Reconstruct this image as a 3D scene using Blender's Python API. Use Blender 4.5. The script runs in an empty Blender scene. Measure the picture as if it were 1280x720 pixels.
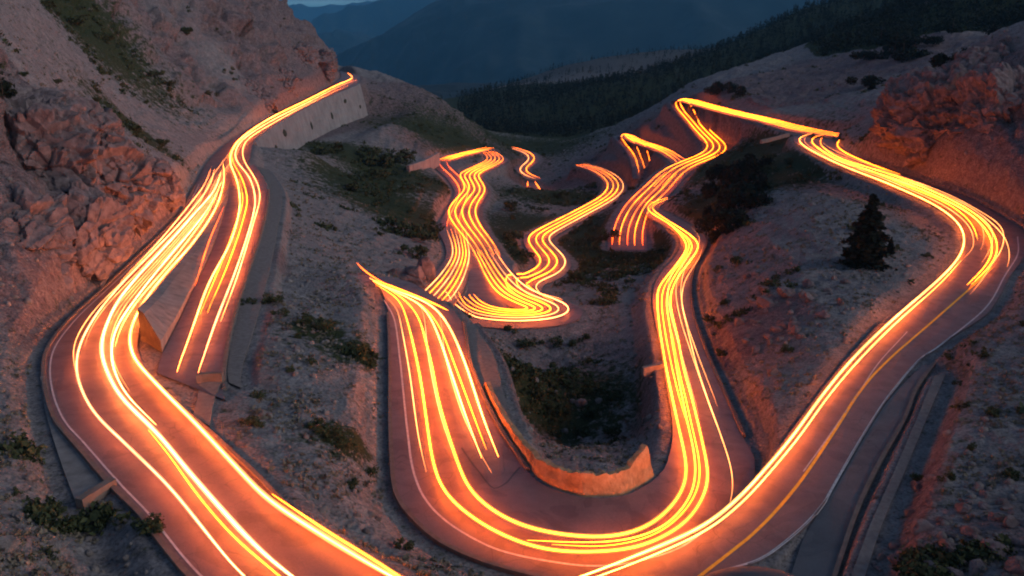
import bpy, bmesh, math, random
import numpy as np
from mathutils import Vector, Matrix, kdtree
from mathutils.bvhtree import BVHTree
random.seed(7); rng = np.random.default_rng(7)
ROADS = {
 'left': [(-5.56,29.58,-27,4.25,32.67,-27),(-8.01,31.21,-26.79,1.56,33.57,-26.79),(-10.48,32.96,-26.6,-1.11,34.6,-26.6),(-13.09,34.97,-26.43,-3.71,35.88,-26.43),(-15.65,37.22,-26.3,-6.29,37.48,-26.3),(-17.99,39.9,-26.23,-8.97,39.59,-26.23),(-20.06,42.47,-26.2,-11.43,41.91,-26.2),(-21.58,44.1,-26.19,-13.21,44.05,-26.19),(-23.12,45.72,-26.2,-14.94,46.37,-26.2),(-25.37,48.29,-26.19,-17.2,49.17,-26.19),(-27.64,50.92,-26.2,-19.64,52.15,-26.2),(-29.26,52.77,-26.24,-22.17,55.13,-26.24),(-30.73,54.6,-26.3,-24.52,57.98,-26.3),(-32.32,56.98,-26.38,-26.21,60.34,-26.38),(-33.95,59.69,-26.5,-27.69,62.68,-26.5),(-35.72,62.81,-26.68,-29.31,65.48,-26.68),(-37.41,66.09,-26.9,-30.81,68.36,-26.9),(-38.75,69.1,-27.12,-31.95,70.8,-27.12),(-40,72.48,-27.4,-33.08,73.68,-27.4),(-41.34,76.89,-27.77,-34.56,77.74,-27.77),(-42.65,81.87,-28.2,-36.16,82.84,-28.2),(-43.69,86.27,-28.64,-37.63,88.65,-28.64),(-45.07,92.87,-29.2,-39.4,96.51,-29.2),(-47.61,105.28,-30.08,-41.9,108.13,-30.08),(-50.53,119.79,-31,-44.83,122.05,-31),(-53.07,133.4,-31.72,-48.08,137.92,-31.72),(-55.96,147.55,-32.3,-51.51,154.15,-32.3),(-59.95,162.91,-32.72,-55.08,168.6,-32.72),(-64.22,178.85,-33,-58.31,182.49,-33),(-68.25,194.92,-33.16,-60.24,195.97,-33.16),(-71.82,211.29,-33.2,-62.31,210.08,-33.2),(-74.42,227.3,-33.16,-66.4,226.18,-33.16),(-76.37,245.09,-33,-70.2,243.48,-33),(-77.91,267.93,-32.69,-71.54,261,-32.69),(-78.83,291.8,-32.3,-71.9,280.62,-32.3),(-78.8,312.3,-31.88,-72.25,305.43,-31.88),(-78.49,333.9,-31.4,-71.92,330.83,-31.4),(-78.4,361.54,-30.79,-70.1,353.36,-30.79),(-78.71,389.4,-30.2,-68.18,372.78,-30.2),(-79.58,411.86,-29.81,-67.2,385.62,-29.81),(-81.61,433.27,-29.5,-67.39,398.08,-29.5),(-85.94,456.58,-29.24,-69.81,416.66,-29.24),(-91.1,480.29,-29,-73.03,436.94,-29)],
 'spur': [(-27.38,63.31,-26.5,-20.52,58.29,-26.5),(-28.19,65.9,-26.73,-21.52,60.71,-26.72),(-29.07,68.97,-27,-22.7,64.18,-27),(-30.09,73.1,-27.4,-24.4,70.32,-27.4),(-31.39,78.47,-27.9,-26.44,78.47,-27.9),(-33.08,85.19,-28.49,-28.65,88.16,-28.49),(-35.29,94.05,-29.2,-31.33,100.42,-29.2),(-38.18,106.06,-30.11,-34.84,117,-30.11),(-41.78,120.68,-31,-38.83,135.22,-31),(-46.33,138.46,-31.66,-42.95,152.94,-31.66),(-51.29,157.17,-32.2,-47.54,170.26,-32.2),(-56.19,174.34,-32.62,-53.04,186.28,-32.62),(-61.12,191.2,-33,-58.87,201.86,-33)],
 'central': [(-21.95,120.88,-33.5,-19.38,118.79,-33.5),(-20.15,115.39,-33.03,-17.02,114.71,-33.03),(-18.47,110.25,-32.6,-14.53,110.25,-32.6),(-17.11,106.36,-32.29,-11.42,104.53,-32.29),(-15.88,102.42,-32,-8.52,98.65,-32),(-14.64,97.41,-31.67,-6.64,93.82,-31.67),(-13.42,91.41,-31.3,-5.35,88.79,-31.3),(-12.21,83.68,-30.83,-4.63,82.34,-30.83),(-11.07,75.65,-30.4,-4.03,75.65,-30.4),(-10.08,68.38,-30.14,-2.96,69.34,-30.14),(-9.26,62.29,-30,-1.83,63.87,-30),(-8.73,58.59,-29.98,-0.85,60.12,-29.98),(-8.33,56,-30,0,57.43,-30),(-7.94,53.55,-30,0.6,55.51,-30),(-7.5,51.53,-30,1.09,54.18,-30),(-6.91,49.96,-30,1.6,53.18,-30),(-6.19,48.63,-30,2.13,52.46,-30),(-5.3,47.23,-29.99,2.74,51.86,-29.99),(-4.29,45.99,-30,3.4,51.43,-30),(-3.23,45.08,-30.04,4.08,51.14,-30.04),(-2.08,44.35,-30.1,4.78,50.99,-30.1),(-0.86,43.7,-30.14,5.52,51.01,-30.14),(0.45,43.18,-30.2,6.26,51.16,-30.2),(1.85,42.8,-30.29,6.99,51.47,-30.29),(3.36,42.58,-30.4,7.67,51.91,-30.4),(5.02,42.48,-30.5,8.24,52.48,-30.5),(6.75,42.71,-30.6,8.81,53.19,-30.6),(8.53,43.46,-30.69,9.47,53.99,-30.69),(10.28,44.66,-30.8,10.12,54.95,-30.8),(11.96,46.35,-30.97,10.67,56.1,-30.97),(13.53,48.44,-31.2,11.18,57.52,-31.2),(14.94,50.87,-31.52,11.7,59.3,-31.52),(16.23,53.73,-31.9,12.22,61.33,-31.9),(17.54,57.31,-32.3,12.71,63.51,-32.3),(18.56,60.91,-32.7,13.18,65.95,-32.7),(18.87,63.37,-33.01,13.58,68.49,-33.01),(19.04,66.33,-33.4,14.02,71.76,-33.4),(19.58,71.35,-34.05,14.62,76.51,-34.05),(20.24,77.45,-34.8,15.33,82.31,-34.8),(20.88,84.13,-35.53,16.19,89.15,-35.53),(21.62,91.52,-36.3,17.1,96.55,-36.3),(22.54,99.8,-37.15,17.92,104,-37.15),(23.62,108.42,-38,18.83,111.63,-38),(24.82,116.7,-38.75,19.89,119.35,-38.75),(26.31,125.23,-39.5,21.28,127.23,-39.5),(28.32,134.58,-40.34,23.29,135.44,-40.34),(30.7,144.1,-41.2,25.61,143.61,-41.2),(33.58,153.49,-42.03,28.14,151.29,-42.03),(36.34,162.37,-42.8,30.57,158.88,-42.8),(38.37,170.05,-43.45,32.6,166.94,-43.45),(39.65,177.24,-44,34.07,174.55,-44),(39.8,184.42,-44.43,34.62,180.52,-44.43),(39.3,191.46,-44.8,34.49,186.18,-44.8),(38.4,198.57,-45.17,33.59,192.61,-45.17),(37.43,205.21,-45.5,32.56,199.28,-45.5),(36.47,210.47,-45.77,31.87,206.02,-45.77),(36.47,215.68,-46,31.91,212.88,-46),(39.16,222.51,-46.17,33.36,219.99,-46.17),(42.39,229.11,-46.3,35.79,227.02,-46.3),(44.28,233.73,-46.41,39.18,233.59,-46.41),(45.86,237.74,-46.5,42.99,240.01,-46.5)],
 'right': [(0,38.4,-30.5,8.25,38.4,-30.5),(1.91,40.6,-30.49,10.18,40.86,-30.49),(3.81,42.57,-30.5,11.99,43.01,-30.5),(5.66,43.79,-30.54,13.43,44.12,-30.54),(7.49,44.85,-30.6,14.82,45.09,-30.6),(9.39,46.15,-30.69,16.52,46.74,-30.69),(11.24,47.65,-30.8,18.18,48.54,-30.8),(12.97,49.46,-30.91,19.53,50.21,-30.91),(14.65,51.51,-31,20.62,51.71,-31),(16.37,53.81,-31.06,21.09,52.48,-31.06),(18.07,56.28,-31.1,21.89,53.84,-31.1),(19.64,58.71,-31.16,24.17,57.42,-31.16),(21.33,61.42,-31.2,26.95,61.69,-31.2),(23.39,64.69,-31.21,29.5,65.54,-31.21),(25.8,68.46,-31.2,32.19,69.44,-31.2),(28.57,72.75,-31.2,35.15,73.55,-31.2),(31.84,77.64,-31.2,38.39,77.64,-31.2),(35.79,83.29,-31.2,42.09,81.56,-31.2),(40.37,89.53,-31.2,45.85,85.31,-31.2),(46.02,96.64,-31.2,49.07,88.4,-31.2),(51.49,103.45,-31.2,52.52,92.2,-31.2),(55.33,108.41,-31.2,57.14,98.65,-31.2),(58.57,112.97,-31.2,61.86,105.52,-31.2),(61.89,118.27,-31.2,65.78,110.76,-31.2),(64.88,123.77,-31.2,69.34,115.82,-31.2),(67.38,129.34,-31.2,72.93,121.7,-31.2),(69.33,134.98,-31.2,75.87,127.64,-31.2),(70.58,140.55,-31.2,77.25,132.7,-31.2),(71.25,146.29,-31.2,78.1,138.37,-31.2),(71.39,152.09,-31.2,79.45,146.43,-31.2),(71.15,158.77,-31.2,80.39,155.1,-31.2),(70.61,167.68,-31.2,80.08,162.81,-31.2),(70.01,177.02,-31.2,79.34,170.8,-31.2),(69.58,185.13,-31.2,78.74,180.36,-31.2),(69.36,193,-31.2,78.23,189.8,-31.2),(69.48,201.27,-31.2,77.9,197.51,-31.2),(69.87,209.4,-31.2,77.89,204.45,-31.2),(70.46,217.1,-31.2,78.46,211.06,-31.2),(71.39,224.28,-31.2,79.42,217.27,-31.2),(72.92,230.52,-31.2,80.73,223.07,-31.2),(74.67,236.43,-31.2,82.19,228.69,-31.2)],
 'far_right': [(83.55,232.03,-31.2,89.01,234.52,-31.2),(81.19,235.76,-31.2,87.69,238.76,-31.2),(78.97,239.74,-31.2,86.32,242.89,-31.2),(77.34,243.34,-31.2,84.61,246.51,-31.2),(75.76,249.16,-31.2,83.11,250.67,-31.2),(74.74,258.12,-31.18,81.66,258.94,-31.18),(73.66,268.51,-31.2,80.08,269.49,-31.2),(71.77,279.29,-31.36,78.1,280.45,-31.36),(69.73,292.05,-31.6,76.17,292.86,-31.6),(68.01,308.34,-31.92,74.45,308.93,-31.92),(66.71,325.17,-32.3,73.2,325.51,-32.3),(66.31,340.5,-32.74,72.99,340.5,-32.74),(66.03,352.88,-33.2,73.02,353.2,-33.2),(65.04,360.55,-33.59,72.53,361.63,-33.59),(64.27,363.39,-34,71.66,366.47,-34),(71.26,363.91,-34.41,63.56,365.39,-34.41),(70.67,358.66,-35,63.18,359.05,-35),(69.98,344,-36.07,62.76,344.23,-36.07),(69.37,326.47,-37.3,62.37,326.67,-37.3),(68.9,311.11,-38.51,62,311.28,-38.51),(68.77,298.12,-39.6,61.77,298.01,-39.6),(69.71,290.34,-40.36,62.28,289.33,-40.36),(70.14,283.15,-41,62.23,284.33,-41),(67.98,275.86,-41.66,60.61,279.14,-41.66),(64.38,269.83,-42.3,58.16,274.86,-42.3),(59.1,265.92,-42.96,55.51,273,-42.96),(56.02,263.92,-43.6,50.27,269.48,-43.6),(53.38,259.98,-44.16,46.18,264.49,-44.16),(50.64,254.35,-44.7,42.5,258.2,-44.7),(47.39,246.37,-45.27,38.91,249.57,-45.27),(43.87,237.05,-45.8,35.48,240.31,-45.8),(40.2,227.89,-46.23,31.82,231.25,-46.23),(36.87,219.01,-46.6,28.33,221.85,-46.6),(34.09,210.06,-46.93,25.64,212.33,-46.93),(31.85,201.59,-47.2,23.56,203.49,-47.2),(30.44,194.6,-47.41,22.09,196.02,-47.41),(29.48,188.23,-47.6,21.06,189.43,-47.6),(28.78,182.34,-47.8,20.32,183.18,-47.8),(28.2,176.47,-48,19.75,177.35,-48)],
 'ridge': [(49.19,271.93,-44.2,55.19,271.84,-44.2),(49.44,284.38,-44.57,55.44,284.26,-44.57),(49.47,296.57,-45,55.47,296.7,-45),(48.95,308.2,-45.59,54.94,308.58,-45.59),(48.09,320.18,-46.3,54.07,320.65,-46.3),(46.88,333.14,-47.14,52.79,333.73,-47.14),(45.7,347.12,-48,51.7,347.42,-48),(45.1,364.37,-48.81,51.6,364.42,-48.81),(44.61,377.4,-49.5,51.59,377.92,-49.5),(50.67,378.07,-50,43.95,380.24,-50),(50.13,373.45,-50.3,43.13,373.71,-50.3),(50.16,361.89,-50.27,43.22,361.76,-50.27),(50.43,347.44,-50.2,43.43,347.38,-50.2),(50.78,334.96,-50.37,43.34,334.91,-50.37),(50.87,321.86,-50.6,42.87,322.2,-50.6),(50.12,307.13,-50.8,41.65,307.83,-50.8),(49.12,292.05,-51,40.15,292.75,-51)],
 'valley': [(29.66,346.95,-57,24.08,342.72,-57),(31.48,344.82,-57,26.17,340.31,-57),(34.01,340.55,-57,27.52,337.91,-57),(36.32,334.29,-57.03,29.36,332.26,-57.03),(38.28,325.62,-57,30.86,324.57,-57),(39.5,314.46,-56.81,31.95,313.95,-56.81),(39.51,301.43,-56.5,32.03,301.96,-56.5),(37.68,288.39,-56.12,30.53,289.72,-56.12),(34.06,273.69,-55.5,27.32,275.58,-55.5),(27.66,254.54,-54.31,21.32,256.77,-54.31),(20.99,235.98,-53,14.84,238.08,-53),(16.4,222.38,-51.91,10.26,224.43,-51.91),(12.95,211.78,-51,6.76,213.78,-51),(10.4,204.3,-50.44,4.24,206.29,-50.44),(9.15,198.78,-50,2.69,199.43,-50),(9.44,192.56,-49.52,2.73,191.83,-49.52),(10.39,185.56,-49,3.43,184.85,-49),(11.3,178.54,-48.39,4.33,177.63,-48.39),(11.82,170.84,-47.7,4.83,170.99,-47.7),(11.03,162.94,-46.86,4.12,164.05,-46.86),(9.58,155.75,-46,2.79,157.47,-46),(7.48,149.94,-45.24,1.08,152.76,-45.24),(5.88,145.73,-44.5,-0.9,147.46,-44.5),(5.03,141.02,-43.74,-1.92,141.85,-43.74),(4.79,136.43,-43,-2.21,136.22,-43),(5.37,131.91,-42.27,-1.56,130.56,-42.27),(6.36,127.68,-41.6,-0.35,125.69,-41.6),(7.23,124.96,-41.08,1.39,121.96,-41.08),(8.45,122,-40.6,3.04,119.39,-40.6)],
 'farthest': [(1.37,455.42,-66,-3.83,452.43,-66),(6.21,447.99,-66,0.88,444.67,-66),(10.64,438.53,-66,4.37,436.79,-66),(12.77,426.08,-66,6.27,425.48,-66),(12.95,412.61,-66,6.48,413.18,-66),(9.9,399.24,-66,3.69,401.14,-66),(7.11,388.24,-66,0.65,388.91,-66),(7.52,380.19,-66,1.09,379.05,-66),(9.2,373.5,-66,3,371.56,-66),(11.14,369.1,-66,5.84,365.73,-66),(13.83,364.65,-66,8.66,361.61,-66)],
 'below_farthest': [(9.88,360.47,-66.5,5.88,360.35,-66.5),(10.96,352.09,-66.56,5.15,351.97,-66.56),(11.96,344.11,-66.6,5,343.41,-66.6),(12.78,336.42,-66.61,6.57,335.28,-66.61),(13.58,328.49,-66.6,8.66,327.62,-66.6)],
 'branch': [(-6.12,371.16,-54.5,-12.01,373.9,-54.5),(-7.95,367.26,-54.37,-13.83,370.02,-54.37),(-10.16,362.43,-54.2,-16.09,365.1,-54.2),(-13.7,354.66,-53.92,-19.61,357.31,-53.92),(-17.35,345.94,-53.6,-23.41,348.3,-53.6),(-20.59,337.36,-53.29,-26.97,339.67,-53.29),(-22.47,329.4,-53,-29.44,330,-53),(-21.99,321.33,-52.8,-28.7,320.15,-52.8),(-20.25,311.98,-52.6,-26.63,310.73,-52.6),(-18.2,302.22,-52.34,-24.24,300.75,-52.34),(-15.82,291.07,-52,-21.71,289.94,-52),(-13.39,277.39,-51.52,-19.28,276.42,-51.52),(-11.45,263.54,-51,-17.42,262.95,-51),(-10.92,252.16,-50.5,-16.92,252.13,-50.5),(-10.98,241.84,-50,-16.98,241.85,-50),(-11.15,231.27,-49.51,-17.08,231.4,-49.51),(-11.25,221,-49,-17.25,220.99,-49),(-10.86,211.05,-48.44,-17.47,210.93,-48.44),(-10.28,201.26,-47.8,-17.26,200.79,-47.8),(-9.67,191,-47.03,-15.8,190.27,-47.03),(-9,180.79,-46.2,-14.18,180.28,-46.2),(-8.3,171.89,-45.41,-13.21,171.47,-45.41),(-7.7,162.93,-44.5,-12.7,162.76,-44.5),(-7.42,152.58,-43.29,-12.85,152.64,-43.29),(-7.32,142.45,-42,-13.32,142.58,-42),(-7.35,133.68,-40.81,-13.9,133.97,-40.81),(-7.46,125.81,-39.6,-14.46,126.07,-39.6),(-7.62,118.61,-38.34,-14.81,118.84,-38.34),(-7.89,111.94,-37,-14.89,112.05,-37),(-8.34,105.59,-35.52,-14.47,105.55,-35.52),(-8.86,99.3,-34,-13.86,99.28,-34)],
 'middle': [(-6.8,365.55,-55,-13.6,363.89,-55),(-3.66,355.25,-54.83,-10.95,353.26,-54.83),(-1.59,343.5,-54.6,-9.59,343.55,-54.6),(-3.56,330.77,-54.22,-11.38,332.73,-54.22),(-6.56,319.28,-53.8,-14.35,321.09,-53.8),(-9.16,309.18,-53.4,-16.9,311.2,-53.4),(-10.77,300.47,-53,-18.76,300.95,-53),(-10.22,291.61,-52.6,-18.14,290.51,-52.6),(-8.86,281.95,-52.2,-16.81,281.06,-52.2),(-7.77,272.8,-51.83,-15.68,271.87,-51.83),(-7.05,262.81,-51.4,-15.05,262.78,-51.4),(-7.6,251.35,-50.81,-15.78,252.09,-50.81),(-8.34,240.42,-50.2,-16.83,240.87,-50.2),(-8.56,231.07,-49.71,-17.43,231.31,-49.71),(-8.39,222.17,-49.2,-17.37,221.63,-49.2),(-7.66,212.23,-48.55,-15.93,211.1,-48.55),(-6.52,201.58,-47.8,-13.94,200.47,-47.8),(-5.03,190.59,-46.92,-11.87,189.42,-46.92),(-3.45,179.56,-46,-9.88,178.6,-46),(-2.22,169.14,-45.1,-8.32,168.36,-45.1),(-1.04,159.32,-44.2,-6.99,158.54,-44.2),(0.26,149.92,-43.28,-5.85,149.12,-43.28),(1.62,141.55,-42.4,-4.81,140.55,-42.4),(3.02,134.63,-41.63,-3.86,133.36,-41.63),(4.44,129.44,-41,-2.74,127.29,-41),(5.9,126.49,-40.63,-0.98,122.65,-40.63),(7.48,123.99,-40.4,0.63,119.85,-40.4),(8.4,122.4,-40.27,2.61,117.54,-40.27),(9.84,119.26,-40.2,3.03,117.63,-40.2),(9.51,115.76,-40.14,3.14,117.81,-40.14),(7.79,113.09,-40.1,3.23,117.72,-40.1),(5.03,111.54,-40.06,3.02,117.69,-40.06),(2.97,110.97,-40,1.39,117.28,-40),(0.78,110.5,-39.91,-0.26,116.92,-39.91),(-1.68,110.3,-39.8,-1.58,116.8,-39.8),(-3.95,110.54,-39.69,-2.59,116.9,-39.69),(-6.52,111.61,-39.6,-2.87,116.99,-39.6),(-8.44,113.45,-39.52,-3.17,117.31,-39.52),(-9.73,115.94,-39.5,-3.64,118.21,-39.5),(-10.44,119.12,-39.62,-4.27,120.3,-39.62),(-10.85,122.09,-39.8,-4.98,123.3,-39.8)],
}
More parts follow.
